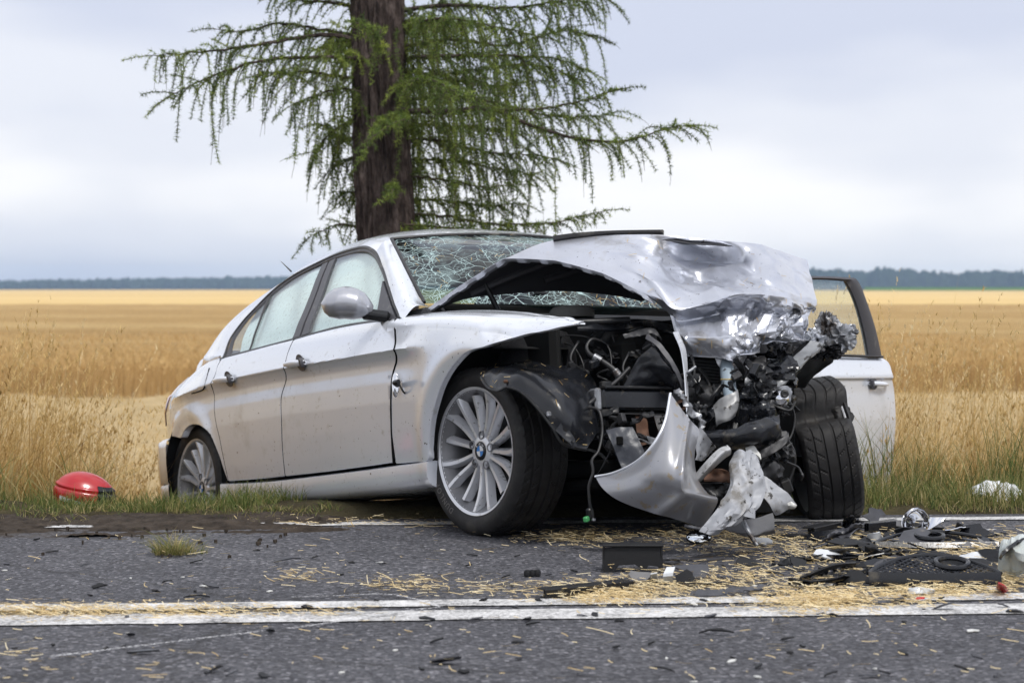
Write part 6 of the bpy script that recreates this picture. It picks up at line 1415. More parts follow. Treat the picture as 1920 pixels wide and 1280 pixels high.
dg.build('dry_grass', DRY_G, 'tall dry straw coloured grass with seed heads behind the verge', 'grass')
# --- straw stubble of the harvested strip
sb = Veg(); n = 26000
e = rng.uniform(-12, 12, n); nn_ = 13.0 + (36 - 13) * rng.random(n) ** 1.2
p = pos_en(e, nn_, -.01); h = rng.uniform(.06, .2, n); V, F, per = blades(p, h, np.full(n, .008), h * rng.uniform(.1, 1.6, n), rng.uniform(0, 2 * PI, n), 2, .6, twist=rng.uniform(0, 2 * PI, n)); sb.add(V, F, rng.normal(.85, .1, n), per)
sb.build('stubble', DRY_G, 'pale cut straw stubble strip in front of the wheat', 'stubble')
# --- standing wheat: individual stalks at the front edge, canopy sheet behind
wh = Veg(); n = 30000
e = rng.uniform(-16, 16, n); nn_ = 35.5 + (60 - 35.5) * rng.random(n) ** 2.0 + .5 * np.sin(e * .7)
p = pos_en(e, nn_); p[:, 2] = -.82; h = rng.normal(.56, .05, n) + .05 * pnoise(e, nn_, .6, 3.0)
V, F, per = blades(p, h, np.full(n, .014), h * rng.uniform(.02, .25, n), rng.normal(.5, .9, n), 3, .8, twist=rng.uniform(-.5, .5, n)); wh.add(V, F, rng.normal(.55, .18, n), per)
tip = p + np.c_[np.zeros(n), np.zeros(n), h * .86]
V, F, per = blades(tip, rng.uniform(.07, .11, n), np.full(n, .030), rng.uniform(.0, .05, n), rng.uniform(0, 2 * PI, n), 2, .6, twist=rng.uniform(-.6, .6, n)); wh.add(V, F, rng.normal(.80, .12, n), per)
wheat = wh.build('wheat', WHEAT, 'ripe standing wheat filling the field behind the car', 'wheat')
def canopy(t, b, N, l):
    tc = N('ShaderNodeTexCoord'); mp = N('ShaderNodeMapping'); mp.inputs['Scale'].default_value = (.35, 1, 1); l(tc.outputs['Object'], mp.inputs['Vector'])
    n1 = N('ShaderNodeTexNoise', Scale=.09, Detail=9.0, Roughness=.65); l(mp.outputs[0], n1.inputs['Vector'])
    r = ramp(t, [(.3, (.40, .255, .105)), (.5, (.50, .33, .14)), (.7, (.60, .43, .205))]); l(n1.outputs['Fac'], r.inputs['Fac'])
    n2 = N('ShaderNodeTexNoise', Scale=9.0, Detail=6.0, Roughness=.75); l(tc.outputs['Object'], n2.inputs['Vector'])
    r2 = ramp(t, [(.32, (.45, .45, .45)), (.55, (1, 1, 1)), (.75, (1.3, 1.3, 1.3))]); l(n2.outputs['Fac'], r2.inputs['Fac'])
    mu = N('ShaderNodeMixRGB', _blend_type='MULTIPLY'); mu.inputs[0].default_value = 1; l(r.outputs[0], mu.inputs[1]); l(r2.outputs[0], mu.inputs[2]); l(mu.outputs[0], b.inputs['Base Color'])
    b.inputs['Roughness'].default_value = .95; b.inputs['Specular IOR Level'].default_value = .05
    bp = N('ShaderNodeBump', Strength=.8, Distance=.12); l(n2.outputs['Fac'], bp.inputs['Height']); l(bp.outputs[0], b.inputs['Normal'])
CANOPY = surf_mat('wheat_canopy', canopy)
FARF = surf_mat('far_crop', lambda t, b, N, l: canopy_far(t, b, N, l)) if False else None
def far_crop(t, b, N, l):
    tc = N('ShaderNodeTexCoord'); mp = N('ShaderNodeMapping'); mp.inputs['Scale'].default_value = (.1, 1, 1); l(tc.outputs['Object'], mp.inputs['Vector'])
    n1 = N('ShaderNodeTexNoise', Scale=.02, Detail=8.0, Roughness=.7); l(mp.outputs[0], n1.inputs['Vector'])
    r = ramp(t, [(.3, (.54, .36, .15)), (.5, (.64, .46, .20)), (.7, (.72, .55, .28))]); l(n1.outputs['Fac'], r.inputs['Fac']); l(r.outputs[0], b.inputs['Base Color'])
    b.inputs['Roughness'].default_value = .95; b.inputs['Specular IOR Level'].default_value = .05
FAR = surf_mat('far_crop', far_crop)
def field_sheet(name, x0, x1, y0, y1, dz, m, nx, ny, amp, label, cat, skirt=True):
    xs = np.linspace(x0, x1, nx); ys = y0 + (y1 - y0) * np.linspace(0, 1, ny) ** 2; X, Y = np.meshgrid(xs, ys)
    Z = terr(X, Y) + dz + amp * np.array([mnoise.noise(Vector((a * .9, b * .5, 1.0))) for a, b in zip(X.ravel(), Y.ravel())]).reshape(X.shape)
    G = np.stack([X, Y, Z], 2); low = G.copy()[[0]]; low[..., 2] -= dz; G = np.concatenate([low, G])
    o = mk(name, G.reshape(-1, 3), grid_faces(ny + 1, nx), m, sharp=None); return tag(o, label, cat, kind='stuff')
field_sheet('wheat_canopy', -160, 160, 43, 190, .50, CANOPY, 260, 120, .09, 'ripe wheat canopy stretching away behind the car', 'wheat')
field_sheet('far_field', -1500, 1500, 190, 1700, .42, FAR, 60, 60, .0, 'paler crop strip below the distant wood', 'field')
field_sheet('green_field', 185, 1500, 1120, 1500, 2.2, mat('green_crop', (.07, .16, .03), .9), 20, 10, .0, 'thin green crop strip under the wood on the right', 'field')
# --- far-off woods: one mass of crowns each side
FOREST = mat('far_wood', (.022, .036, .020), .95, spec=.05, var=.35, vscale=.05)
bm = bmesh.new(); bmesh.ops.create_icosphere(bm, subdivisions=2, radius=1.0); IV = np.array([v.co[:] for v in bm.verts]); IF = np.array([[v.index for v in f.verts] for f in bm.faces]); bm.free()
def wood(name, x0, x1, y, hfun, n, label, depth=60, seed=1):
    r = np.random.default_rng(seed); V, F, k = [], [], 0
    for i in range(n):
        x = r.uniform(x0, x1); yy = y + r.uniform(0, depth); H = hfun(x) * r.uniform(.75, 1.08); w = r.uniform(3.5, 7)
        d = 1 + .22 * r.normal(size=len(IV))
        zb = float(np.interp(yy, PROF_N, PROF_Z))
        V.append(IV * d[:, None] * [w, w, H * .52] + [x, yy, zb + H * .5]); F.append(IF + k); k += len(IV)
    o = mk_np(name, np.concatenate(V), np.concatenate(F), FOREST); tag(o, label, 'wood', kind='stuff'); return o
wood('far_wood', -640, -505, 2000, lambda x: 10.5, 240, 'darker nearer wood on the skyline at far left', 40, 2)
wood('far_wood', -1450, -120, 2600, lambda x: np.interp(x, [-760, -530, -300, -120], [10, 12, 15, 17]), 1700, 'distant blue wood on the skyline left of the tree', 60, 3)
wood('far_wood', -120, 360, 2600, lambda x: 18 + 2 * math.sin(x * .03), 500, 'distant wood on the skyline hidden behind the car', 60, 4)
wood('far_wood', 300, 1450, 2300, lambda x: np.interp(x, [300, 420, 560, 640], [22, 20, 17, 17]) + 1.5 * math.sin(x * .05), 1700, 'distant blue wood on the skyline right of the car', 60, 5)
# --- haze: still air between here and the woods
hz = bpy.data.materials.new('haze_air'); hz.use_nodes = True; t = hz.node_tree; t.nodes.clear()
o_ = t.nodes.new('ShaderNodeOutputMaterial'); pv = t.nodes.new('ShaderNodeVolumePrincipled')
pv.inputs['Color'].default_value = (.56, .75, 1.0, 1); pv.inputs['Density'].default_value = 2.2e-4; pv.inputs['Anisotropy'].default_value = 0.0
t.links.new(pv.outputs[0], o_.inputs['Volume'])
haze = mk('haze', *box((0, 1130, 17), (6400, 4100, 40)), hz, smooth=False); tag(haze, 'thin blue summer haze over the fields', 'haze', kind='stuff')
# ------------------------------------------------------------------ things lying about
rd_ = random.Random(5)
GREY_PL = mat('grey_plastic', (.055, .056, .065), .45, var=.3, vscale=20, dirt=[((.12, .11, .10), 25, .58, .1)])
MATT_BLACK = mat('matt_black_plastic', (.010, .010, .011), .5, spec=.28, bump=.001, bscale=50, dirt=[((.05, .046, .04), 14, .60, .15)])
CLEAR = mat('clear_lens', (.62, .64, .66), .15, .0, coat=.6, var=.2, vscale=14, dirt=[((.25, .24, .22), 20, .55, .1)])
MIRR = mat('mirror_glass', (.80, .85, .90), .03, 1.0)
def ground_at(u, v): p = on_ground(u, v); return np.array([p[0], p[1], 0.0])
def thing(name, label, cat, u, v, group=None, rz=0.0):
    o = empty(name, tuple(ground_at(u, v)), rz); tag(o, label, cat, group); return o
def mesh_thing(name, V, F, m, label, cat, group=None, o=None, sharp=30, smooth=True):
    V = np.asarray(V, float); c = np.array([V[:, 0].mean(), V[:, 1].mean(), V[:, 2].min()]) if o is None else np.asarray(o)
    ob = mk(name, V - c, F, m, None, smooth, sharp); ob.location = c; return tag(ob, label, cat, group)
def spx(u, v, Y0): return at(u, v, Y0)
# ---- red helmet on the verge
hc = at(146, 924, 9.1)
hel = empty('helmet', (hc[0], hc[1], hc[2] - .09)); tag(hel, 'red helmet with a black side panel lying in the verge grass', 'helmet'); hel.rotation_euler = (math.radians(4), math.radians(16), math.radians(4))
def ell(th0, th1, ph0, ph1, n, m, k=1.0, ridge=True):
    V = []
    for i, ph in enumerate(np.linspace(ph0, ph1, m)):
        for th in np.linspace(th0, th1, n):
            x, y, z = math.cos(ph) * math.cos(th), math.cos(ph) * math.sin(th), math.sin(ph)
            r = 1.0
            if ridge: r += .035 * math.exp(-((z - .42 - .15 * x) / .05) ** 2) - .03 * math.exp(-((z - .30 - .15 * x) / .035) ** 2) - .025 * math.exp(-((z + .12 - .25 * x) / .03) ** 2)
            sx = .142 if x > 0 else .128
            V.append((x * sx * r * k, y * .105 * r * k, (z * .100 * r) * k + .085))
    return np.array(V), grid_faces(m, n)
mk('helmet_shell', *ell(0, 2 * PI, -.9, PI / 2, 120, 70), RED, hel, sharp=60)
mk('side_panel', *ell(-1.05, -.10, -.05, .72, 30, 24, 1.03), BLACK_G, hel, sharp=60)
mk('side_panel', *ell(.10, 1.05, -.42, .42, 30, 24, 1.012), BLACK_G, hel, sharp=60)
mk('white_stripe', *ell(-2.3, -1.25, -.30, -.10, 24, 8, 1.03, False), WHITE, hel, sharp=60)
mk('rim_trim', *ell(-.5, .5, -.75, -.2, 24, 10, 1.02, False), GREY_PL, hel, sharp=60)
mk('red_badge', *ell(-.52, -.40, .02, .12, 8, 8, 1.02, False), RED, hel, sharp=60)
# ---- white plastic bag in the grass on the right
bc = at(1866, 946, 9.15)
bm = bmesh.new(); bmesh.ops.create_icosphere(bm, subdivisions=5, radius=1.0); V = np.array([v.co[:] for v in bm.verts]); F = [tuple(v.index for v in f.verts) for f in bm.faces]; bm.free()
d = ridged(V, 1.6, 4.4, 4) - .5; V = V * (1 + .28 * d)[:, None]; V[:, 2] = np.where(V[:, 2] < -.3, -.3, V[:, 2]); V *= [.108, .085, .082]
BAG = mat('thin_white_plastic', (.72, .74, .76), .35, spec=.5, bump=.006, bscale=30, dirt=[((.25, .38, .58), 9, .66, .03)])
mesh_thing('plastic_bag', V + bc + [0, 0, .0], F, BAG, 'crumpled white plastic bag lying in the grass on the right', 'bag', sharp=50)
# ---- torn out tuft of grass on the asphalt
g = ground_at(328, 1040); n = 760; r = np.random.default_rng(8); a = r.uniform(0, 2 * PI, n); q = r.uniform(0, 1, n) ** .6
bp_ = np.c_[g[0] + np.cos(a) * q * .085 * (1 + .35 * np.sin(3 * a + 1)), g[1] + np.sin(a) * q * .055, np.full(n, .004)]; h = (.018 + .105 * r.random(n) ** 2.2) * (1.2 - .55 * q)
V, F, per = blades(bp_, h, r.uniform(.6, 1.2, n) * .0026, h * r.uniform(.2, 1.9, n), a + r.normal(0, .9, n), 4, .8, twist=r.uniform(0, 2 * PI, n))
o = mk_np('grass_tuft', V - g, F, GREEN_G, np.repeat(np.clip(r.normal(.66, .16, n), 0, 1), per)); o.location = g; tag(o, 'torn out tuft of yellowing grass lying on the asphalt', 'grass')
# ---- upright black bracket
def plate_thing(name, label, cat, outline, Y, th, m, lean=0.12, holes=None, group=None, parts=None):
    P = np.array([at(u, v, Y) for u, v in outline]); c = np.array([P[:, 0].mean(), Y, max(0, P[:, 2].min())])
    P = P - c; P[:, 1] += P[:, 2] * lean
    k = len(P); V = np.vstack([P, P + [0, th, 0]]); F = [tuple(range(k)), tuple(range(2 * k - 1, k - 1, -1))] + [(i, k + i, k + (i + 1) % k, (i + 1) % k) for i in range(k)]
    o = mk(name, V, F, m, None, False); o.location = c; tag(o, label, cat, group); return o, c
Yb = .92 * 4000 / (1074 - 545)
br, c = plate_thing('lamp_bracket', 'upright black plastic bracket with cut out feet standing on the road', 'bracket', [(1131, 1027), (1178, 1024), (1243, 1022), (1243, 1076), (1236, 1076), (1234, 1062), (1216, 1060), (1210, 1070), (1190, 1058), (1160, 1060), (1150, 1074), (1131, 1076)], Yb, .006, MATT_BLACK)
mk('bracket_flange', *box(at(1187, 1023, Yb) - c + [0, .04, 0], (.20, .085, .006), None, .002), MATT_BLACK, br)
mk('bracket_end', *box(at(1240, 1048, Yb) - c + [0, .045, 0], (.006, .08, .085), None, .002), MATT_BLACK, br)
mk('bracket_end', *box(at(1133, 1050, Yb) - c + [0, .045, 0], (.006, .08, .085), None, .002), MATT_BLACK, br)
# ---- generic builders for broken trim
def local(u, v, z=0.0): p = ground_at(u, v); p[2] = z; return p
def shard_mesh(L, Wd, th, seed, bend=.15, rag=.3, n=11):
    r = random.Random(seed); pts = []
    for i in range(n):
        a = 2 * PI * (i + r.uniform(-.32, .32)) / n; k = 1 + r.uniform(-rag, rag); pts.append((L / 2 * math.cos(a) * k, Wd / 2 * math.sin(a) * k))
    V, F = [], []; cx = 0
    rings = [(1.0, 0), (.55, 0), (0.0, 0)]
    top = []; 
    for zoff in (0, -th):
        for s in (1.0, .5):
            V += [(x * s, y * s, zoff + bend * L * (1 - ((x * s) / (L / 2)) ** 2) * .5 + .008 * L * r.uniform(-1, 1) * (s < 1)) for x, y in pts]
        V.append((0, 0, zoff + bend * L * .5))
    k = 2 * n + 1
    for i in range(n):
        j = (i + 1) % n
        F += [(i, j, n + j, n + i), (n + i, n + j, 2 * n), (k + j, k + i, k + n + i, k + n + j), (k + n + j, k + n + i, k + 2 * n), (j, i, k + i, k + j)]
    return np.array(V), F
def place(V, u, v, rot, lift=None):
    R = np.array(Matrix.Rotation(rot[2], 3, 'Z') @ Matrix.Rotation(rot[1], 3, 'Y') @ Matrix.Rotation(rot[0], 3, 'X')); V = V @ R.T
    V[:, 2] -= V[:, 2].min() - .001
    if lift: V[:, 2] += lift
    return V, ground_at(u, v)
def shard(name, label, cat, u, v, L, Wd, m, seed, rot=(0, 0, 0), bend=.15, rag=.3, th=.004, group=None, n=11, lift=None):
    V, F = shard_mesh(L, Wd, th, seed, bend, rag, n); V, c = place(V, u, v, rot, lift); o = mk(name, V, F, m, None, True, 14); o.location = c; return tag(o, label, cat, group)
# long beam lying in front of the bracket
def beam_thing(name, label, cat, p0, p1, s, m, ribs=0, group=None, tilt=0.0, rise=(0, 0)):
    a, b = ground_at(*p0), ground_at(*p1); a[2] = s[1] / 2 + rise[0]; b[2] = s[1] / 2 + rise[1]; c = (a + b) / 2; d = b - a; Ld = np.linalg.norm(d); ex = d / Ld; ez = np.array([0, 0, 1.0]); ez -= ex * (ez @ ex); ez /= np.linalg.norm(ez); ey = np.cross(ez, ex)
    R = np.stack([ex, ey * math.cos(tilt) + ez * math.sin(tilt), -ey * math.sin(tilt) + ez * math.cos(tilt)], 1)
    root = empty(name, (c[0], c[1], 0)); tag(root, label, cat, group); o = np.array([0, 0, c[2]])
    mk('web', *box(o, (Ld, .006, s[1]), R, .002), m, root, sharp=25); mk('flange', *box(o + R[:, 1] * s[0] / 2 + R[:, 2] * s[1] * .45, (Ld * .97, s[0], .005), R, .002), m, root, sharp=25)
    mk('flange', *box(o + R[:, 1] * s[0] / 2 - R[:, 2] * s[1] * .45, (Ld * .9, s[0], .005), R, .002), m, root, sharp=25)
    for k in range(ribs): mk('rib', *box(o + R[:, 0] * Ld * ((k + .5) / ribs - .5) + R[:, 1] * s[0] * .45, (.005, s[0] * .8, s[1] * .86), R, 0), m, root, smooth=False)
    return root
beam_thing('grille_crossbar', 'long black ribbed plastic bar lying across the white line', 'trim', (1022, 1124), (1190, 1106), (.05, .030), MATT_BLACK, 6)
beam_thing('grille_crossbar', 'black slatted strip with tabs lying behind the bracket bar', 'trim', (1175, 1098), (1325, 1090), (.06, .018), GREY_PL, 8)
# ---- fog lamp grille with honeycomb and round opening
def leaf_grille(name, label, u0, u1, v, tilt, hole_t, hole_r, Wd, m, lattice=True, rz=0.0, skirt=.03):
    c = ground_at((u0 + u1) / 2, v); Lg = np.linalg.norm(ground_at(u1, v) - ground_at(u0, v)); root = empty(name, tuple(c), rz); tag(root, label, 'grille')
    ex = np.array([1.0, 0, 0]); ey = np.array([0, math.cos(tilt), math.sin(tilt)]); en = np.cross(ex, ey)
    def P(x, y, z=0.0): return ex * x + ey * y + en * z + np.array([0, 0, skirt])
    xs = np.linspace(-.5, .5, 40); up = Wd * np.sin((xs + .5) * PI) ** .75 * (1 + .25 * xs); dn = -.012 * np.sin((xs + .5) * PI)
    top = np.array([P(x * Lg, y) for x, y in zip(xs, up)]); bot = np.array([P(x * Lg, y) for x, y in zip(xs, dn)])
    mk('upper_frame', *tube(top, .0075, 8), m, root)
    G = np.array([bot + en * .006, bot * .5 + bot * .5 + np.array([0, -.012, -skirt * .5]), bot + np.array([0, -.008, -skirt * .96])]); V, F = sheet_solid(G, .004); mk('lower_skirt', V, F, m, root, sharp=40)
    hx, hy = hole_t * Lg, np.interp(hole_t, xs, up) * .52
    ring = np.array([P(hx + hole_r * 1.0 * math.cos(a), hy + hole_r * .95 * math.sin(a), .006) for a in np.linspace(0, 2 * PI, 49)]); mk('lamp_ring', *tube(ring, .009, 8, cap=False), m, root)
    inr = np.array([P(hx + hole_r * .8 * math.cos(a), hy + hole_r * .76 * math.sin(a), -.014) for a in np.linspace(0, 2 * PI, 49)]); V = np.vstack([ring, inr]); mk('lamp_tunnel', V, grid_faces(2, 49), m, root)
    if lattice:
        def inside(x, y): return abs(x) < .49 * Lg and 0 < y < np.interp(x / Lg, xs, up) and math.hypot(x - hx, (y - hy)) > hole_r * .97
        for sg in (1, -1):
            for k in np.arange(-.8, .8, .026):
                pts = [(k + sg * t * .9, t) for t in np.linspace(0, Wd * 1.1, 60)]; run = []
                for p in pts + [(9, 9)]:
                    if inside(*p): run.append(P(p[0], p[1], -.002))
                    else:
                        if len(run) > 4: mk('lattice_bar', *tube(np.array([run[0], run[-1]]), .0028, 4), m, root, smooth=False)
                        run = []
    else:
        G = np.array([bot, top - en * .002]); V, F = sheet_solid(np.array([bot * (1 - k) + top * k for k in np.linspace(0, 1, 8)]) - en * .012, .003); mk('back_plate', V, F, m, root)
    return root
leaf_grille('fog_lamp_grille', 'black honeycomb fog lamp grille with round opening near the white line', 1628, 1876, 1102, math.radians(13), .17, .050, .165, BLACK_G, skirt=.045)
leaf_grille('fog_lamp_surround', 'black fog lamp surround lying flat beyond the honeycomb grille', 1640, 1872, 1030, math.radians(8), -.02, .050, .17, BLACK_G, False, skirt=.022)
# ---- chrome ring with a tail
cr = at(1716, 977, 7.95); root = empty('chrome_lamp_ring', (cr[0], cr[1], 0)); tag(root, 'shiny chrome headlamp ring standing on edge among the black debris', 'lamp ring')
nrm = np.array([-.55, -.75, .35]); nrm /= np.linalg.norm(nrm); o = np.array([0, 0, cr[2]])
mk('ring', *lathe([(.046, -.018), (.050, .0), (.0535, .004), (.0535, .0), (.050, -.02), (.046, -.018)], 56, o, nrm), CHROME, root, sharp=40)
mk('bezel', *lathe([(.047, -.016), (.040, -.034), (.026, -.048)], 48, o, nrm), CHROME, root)
A = rs(np.array([o + [.035, .01, .02], o + [.07, .03, .012], o + [.13, .05, .010]]), 16); B = rs(np.array([o + [.02, .0, -.045], o + [.06, .02, -.03], o + [.12, .04, .002]]), 16)
V, F = sheet_solid(np.array([A * (1 - k) + B * k for k in np.linspace(0, 1, 6)]), .003); mk('reflector_tail', V, F, CHROME, root)
# ---- other larger pieces, one by one
def bent_sheet(name, label, cat, rows, m, th=.004, amp=0.0, seed=1.0, nu=24, nv=10, group=None):
    """rows of (u, v, height above ground): image pixels cast onto the plane at that height"""
    R = []
    for r in rows:
        q = []
        for (u, v, z) in r: p = on_ground(u, v, z); q.append(p)
        R.append(rs(np.array(q), nu))
    R = np.array(R); k = len(rows); t = np.linspace(0, k - 1, nv); i = np.clip(t.astype(int), 0, k - 2); f = (t - i)[:, None, None]; G = R[i] * (1 - f) + R[i + 1] * f
    if amp: G[..., 2] += amp * ridged(G.reshape(-1, 3), 14, seed, 2).reshape(G.shape[:2])
    G[..., 2] = np.maximum(G[..., 2], .006); V, F = sheet_solid(G, th, flip=(np.cross(G[0, 1] - G[0, 0], G[1, 0] - G[0, 0])[2] < 0)); return mesh_thing(name, V, F, m, label, cat, group, sharp=35)
bent_sheet('silver_trim', 'bent bright silver trim piece at the far right of the debris', 'trim', [[(1765, 1000, .01), (1790, 994, .03), (1830, 998, .02), (1866, 1001, .008)], [(1772, 996, .05), (1800, 990, .055), (1835, 993, .035), (1868, 995, .02)]], CHROME, .003, .006)
bent_sheet('black_fin', 'small upright black fin behind the silver trim', 'shard', [[(1788, 994, .0), (1812, 994, .0)], [(1795, 978, .06), (1806, 984, .05)]], MATT_BLACK, .004)
bent_sheet('splash_plate', 'broad dark plastic plate leaning on the debris by the burst tyre', 'panel', [[(1532, 1022, .006), (1560, 1018, .01), (1592, 1012, .03)], [(1550, 1010, .03), (1580, 1000, .045), (1618, 988, .06)], [(1580, 996, .05), (1604, 988, .07), (1624, 984, .07)]], GREY_PL, .005, .012, 3.0)
bent_sheet('ragged_cover', 'torn black cover peaking behind the broad dark plate', 'panel', [[(1576, 992, .0), (1600, 990, .0), (1618, 992, .0)], [(1582, 976, .06), (1596, 970, .085), (1614, 980, .05)]], BLACK_G, .004, .01, 5.0)
beam_thing('bumper_slat', 'black box slat behind the broad dark plate by the tyre', 'trim', (1526, 1012), (1576, 1000), (.05, .045), MATT_BLACK, 3)
beam_thing('bumper_slat', 'black box slat between the dark plate and the chrome ring', 'trim', (1628, 1003), (1680, 998), (.05, .045), BLACK_G, 3)
bent_sheet('black_corner', 'low black corner piece in front of the fog lamp surround', 'trim', [[(1622, 1046, .0), (1660, 1048, .0), (1712, 1040, .0)], [(1624, 1028, .035), (1655, 1032, .035), (1700, 1034, .02)]], BLACK, .006, .012, 7.0)
bent_sheet('inner_lens', 'murky grey lens lying between the slat and the surround', 'lens', [[(1622, 1020, .0), (1642, 1022, .0), (1656, 1018, .0)], [(1626, 1006, .03), (1644, 1002, .04), (1656, 1008, .025)]], CLEAR, .004, .01, 2.0)
bent_sheet('cooling_slats', 'arched black strip with square teeth left of the honeycomb grille', 'trim', [[(1498, 1086, .004), (1530, 1074, .02), (1565, 1062, .03), (1602, 1058, .02)], [(1500, 1080, .02), (1532, 1067, .04), (1567, 1055, .05), (1604, 1052, .035)]], MATT_BLACK, .006)
for k in range(6):
    u = 1512 + 16 * k; bent_sheet('grille_tooth', ('first', 'second', 'third', 'fourth', 'fifth', 'sixth')[k] + ' square black tooth from the left under the arched strip', 'shard', [[(u, 1082 - 5 * k, .0), (u + 9, 1080 - 5 * k, .0)], [(u, 1074 - 4 * k, .03), (u + 9, 1072 - 4 * k, .03)]], MATT_BLACK, .006, nu=4, nv=4, group='teeth under the arched strip')
bent_sheet('lower_strip', 'long curved black strip lying in front of the arched strip', 'trim', [[(1478, 1094, .004), (1520, 1096, .004), (1580, 1090, .004), (1626, 1074, .004)], [(1480, 1086, .02), (1522, 1088, .025), (1582, 1080, .03), (1626, 1066, .02)]], MATT_BLACK, .004, .006, 3.0)
bent_sheet('dark_blade', 'flat dark blade of plastic lying on the nearest white line', 'shard', [[(1292, 1118, .004), (1340, 1119, .004), (1392, 1112, .004), (1432, 1104, .004)], [(1296, 1108, .012), (1342, 1108, .018), (1392, 1102, .018), (1432, 1098, .008)]], GREY_PL, .004, .006, 9.0)
bent_sheet('dark_blade', 'dark leaf shaped shard in the straw beyond the white line', 'shard', [[(1600, 1120, .004), (1630, 1124, .004), (1650, 1116, .004)], [(1606, 1113, .015), (1632, 1110, .02), (1648, 1111, .012)]], GREY_PL, .004, .004, 4.0)
bent_sheet('dark_blade', 'dark notched shard just right of the leaf shaped one', 'shard', [[(1626, 1134, .004), (1656, 1134, .004), (1696, 1128, .004)], [(1640, 1124, .015), (1668, 1122, .02), (1694, 1124, .012)]], GREY_PL, .004, .006, 6.0)
bent_sheet('grey_plate', 'pale grey broken plate lying flat behind the honeycomb grille', 'panel', [[(1786, 1054, .004), (1820, 1056, .004), (1872, 1052, .004)], [(1800, 1042, .02), (1832, 1036, .035), (1872, 1036, .03)]], CLEAR, .004, .004, 4.0)
bent_sheet('headlamp_lens', 'scuffed clear headlamp cover standing at the right edge of the picture', 'lamp', [[(1872, 1078, .004), (1900, 1086, .004), (1935, 1084, .004)], [(1874, 1050, .06), (1904, 1046, .09), (1940, 1036, .11)], [(1878, 1026, .09), (1906, 1018, .12), (1940, 1012, .13)]], glass_mat('scuffed_lens', (.8, .82, .82), .5), .003, .02, 2.0)
bent_sheet('bent_headlamp_trim', 'black frame bent over the clear headlamp cover at the right edge', 'trim', [[(1872, 1050, .07), (1884, 1032, .10), (1918, 1016, .13)], [(1876, 1040, .10), (1892, 1024, .125), (1920, 1010, .14)]], BLACK_G, .008, .006, 5.0)
bent_sheet('reflector_scrap', 'small curved scrap with a red tip at the grille end', 'shard', [[(1868, 1100, .02), (1876, 1108, .004), (1884, 1112, .004)], [(1872, 1090, .05), (1884, 1096, .04), (1890, 1104, .02)]], RED, .004)
bent_sheet('silver_shard', 'pale silver shard under the right end of the honeycomb grille', 'shard', [[(1850, 1104, .004), (1874, 1108, .004)], [(1850, 1098, .012), (1872, 1100, .014)]], CLEAR, .003)
bent_sheet('lamp_reflector', 'ribbed clear lamp reflector lying in straw before the honeycomb grille', 'lamp', [[(1696, 1112, .004), (1720, 1116, .004), (1752, 1112, .004)], [(1702, 1104, .02), (1722, 1102, .025), (1752, 1104, .02)]], CLEAR, .006, .004, 3.0)
bent_sheet('red_lens_chip', 'little red lens chip on the white line below the clear reflector', 'shard', [[(1716, 1124, .004), (1734, 1122, .004)], [(1720, 1118, .012), (1734, 1118, .01)]], REDLENS, .003)
bent_sheet('black_clump', 'folded black scrap of trim beyond the white lines near the tyre tracks', 'shard', [[(1458, 1064, .004), (1484, 1066, .004), (1512, 1058, .004)], [(1462, 1054, .02), (1486, 1050, .03), (1510, 1052, .02)]], BLACK, .006, .012, 8.0)
bent_sheet('smooth_cap', 'rounded black cap lying right of the folded scrap', 'shard', [[(1678, 1062, .004), (1702, 1064, .004), (1724, 1060, .004)], [(1680, 1054, .02), (1700, 1050, .03), (1722, 1054, .02)]], BLACK_G, .006, .004, 2.0)
bent_sheet('flat_strip', 'thin grey strip lying on bare asphalt right of the bracket', 'shard', [[(1275, 1048, .004), (1320, 1050, .004), (1360, 1046, .004)], [(1278, 1043, .008), (1322, 1042, .01), (1358, 1043, .008)]], GREY_PL, .004)
m = np.array([local(1258 + 16 * math.cos(a), 1058 + 4 * math.sin(a), .01) for a in np.linspace(0, 2 * PI, 30)]); V, F = tube(m, .004, 6, cap=False); mesh_thing('rubber_ring', V, F, MATT_BLACK, 'flat black rubber ring lying right behind the upright bracket', 'ring')
# oval mirror glass
mc = at(1310, 1018, 7.72); root = empty('wing_mirror_glass', (mc[0], mc[1], 0)); tag(root, 'small oval mirror glass lying on the straw under the nose', 'mirror'); n_ = np.array([-.1, -.75, .66]); n_ /= np.linalg.norm(n_)
V, F = lathe([(0, .004), (.030, .003), (.040, 0), (.041, -.004), (.038, -.012), (.02, -.02)], 40, (0, 0, 0), n_); V = V * [1.1, .9, .65] + [0, 0, .032]; mk('glass', V, F, MIRR, root, sharp=40)
V, F = lathe([(.0415, -.002), (.043, -.010), (.036, -.022), (.0, -.026)], 40, (0, 0, 0), n_); mk('mirror_back', V * [1.1, .9, .65] + [0, 0, .030], F, MATT_BLACK, root)
# three-lobed knob
g = ground_at(998, 1081); root = empty('rubber_buffer', tuple(g)); tag(root, 'small black three lobed rubber buffer lying left of the bracket', 'buffer')
for k, dx in enumerate((-.016, 0, .016)):
    V, F = lathe([(0, .024), (.009, .022), (.012, .014), (.011, .003), (0, 0)], 14, (dx, .002 * k, 0), (0, 0, 1)); mk('lobe', V, F, MATT_BLACK, root)
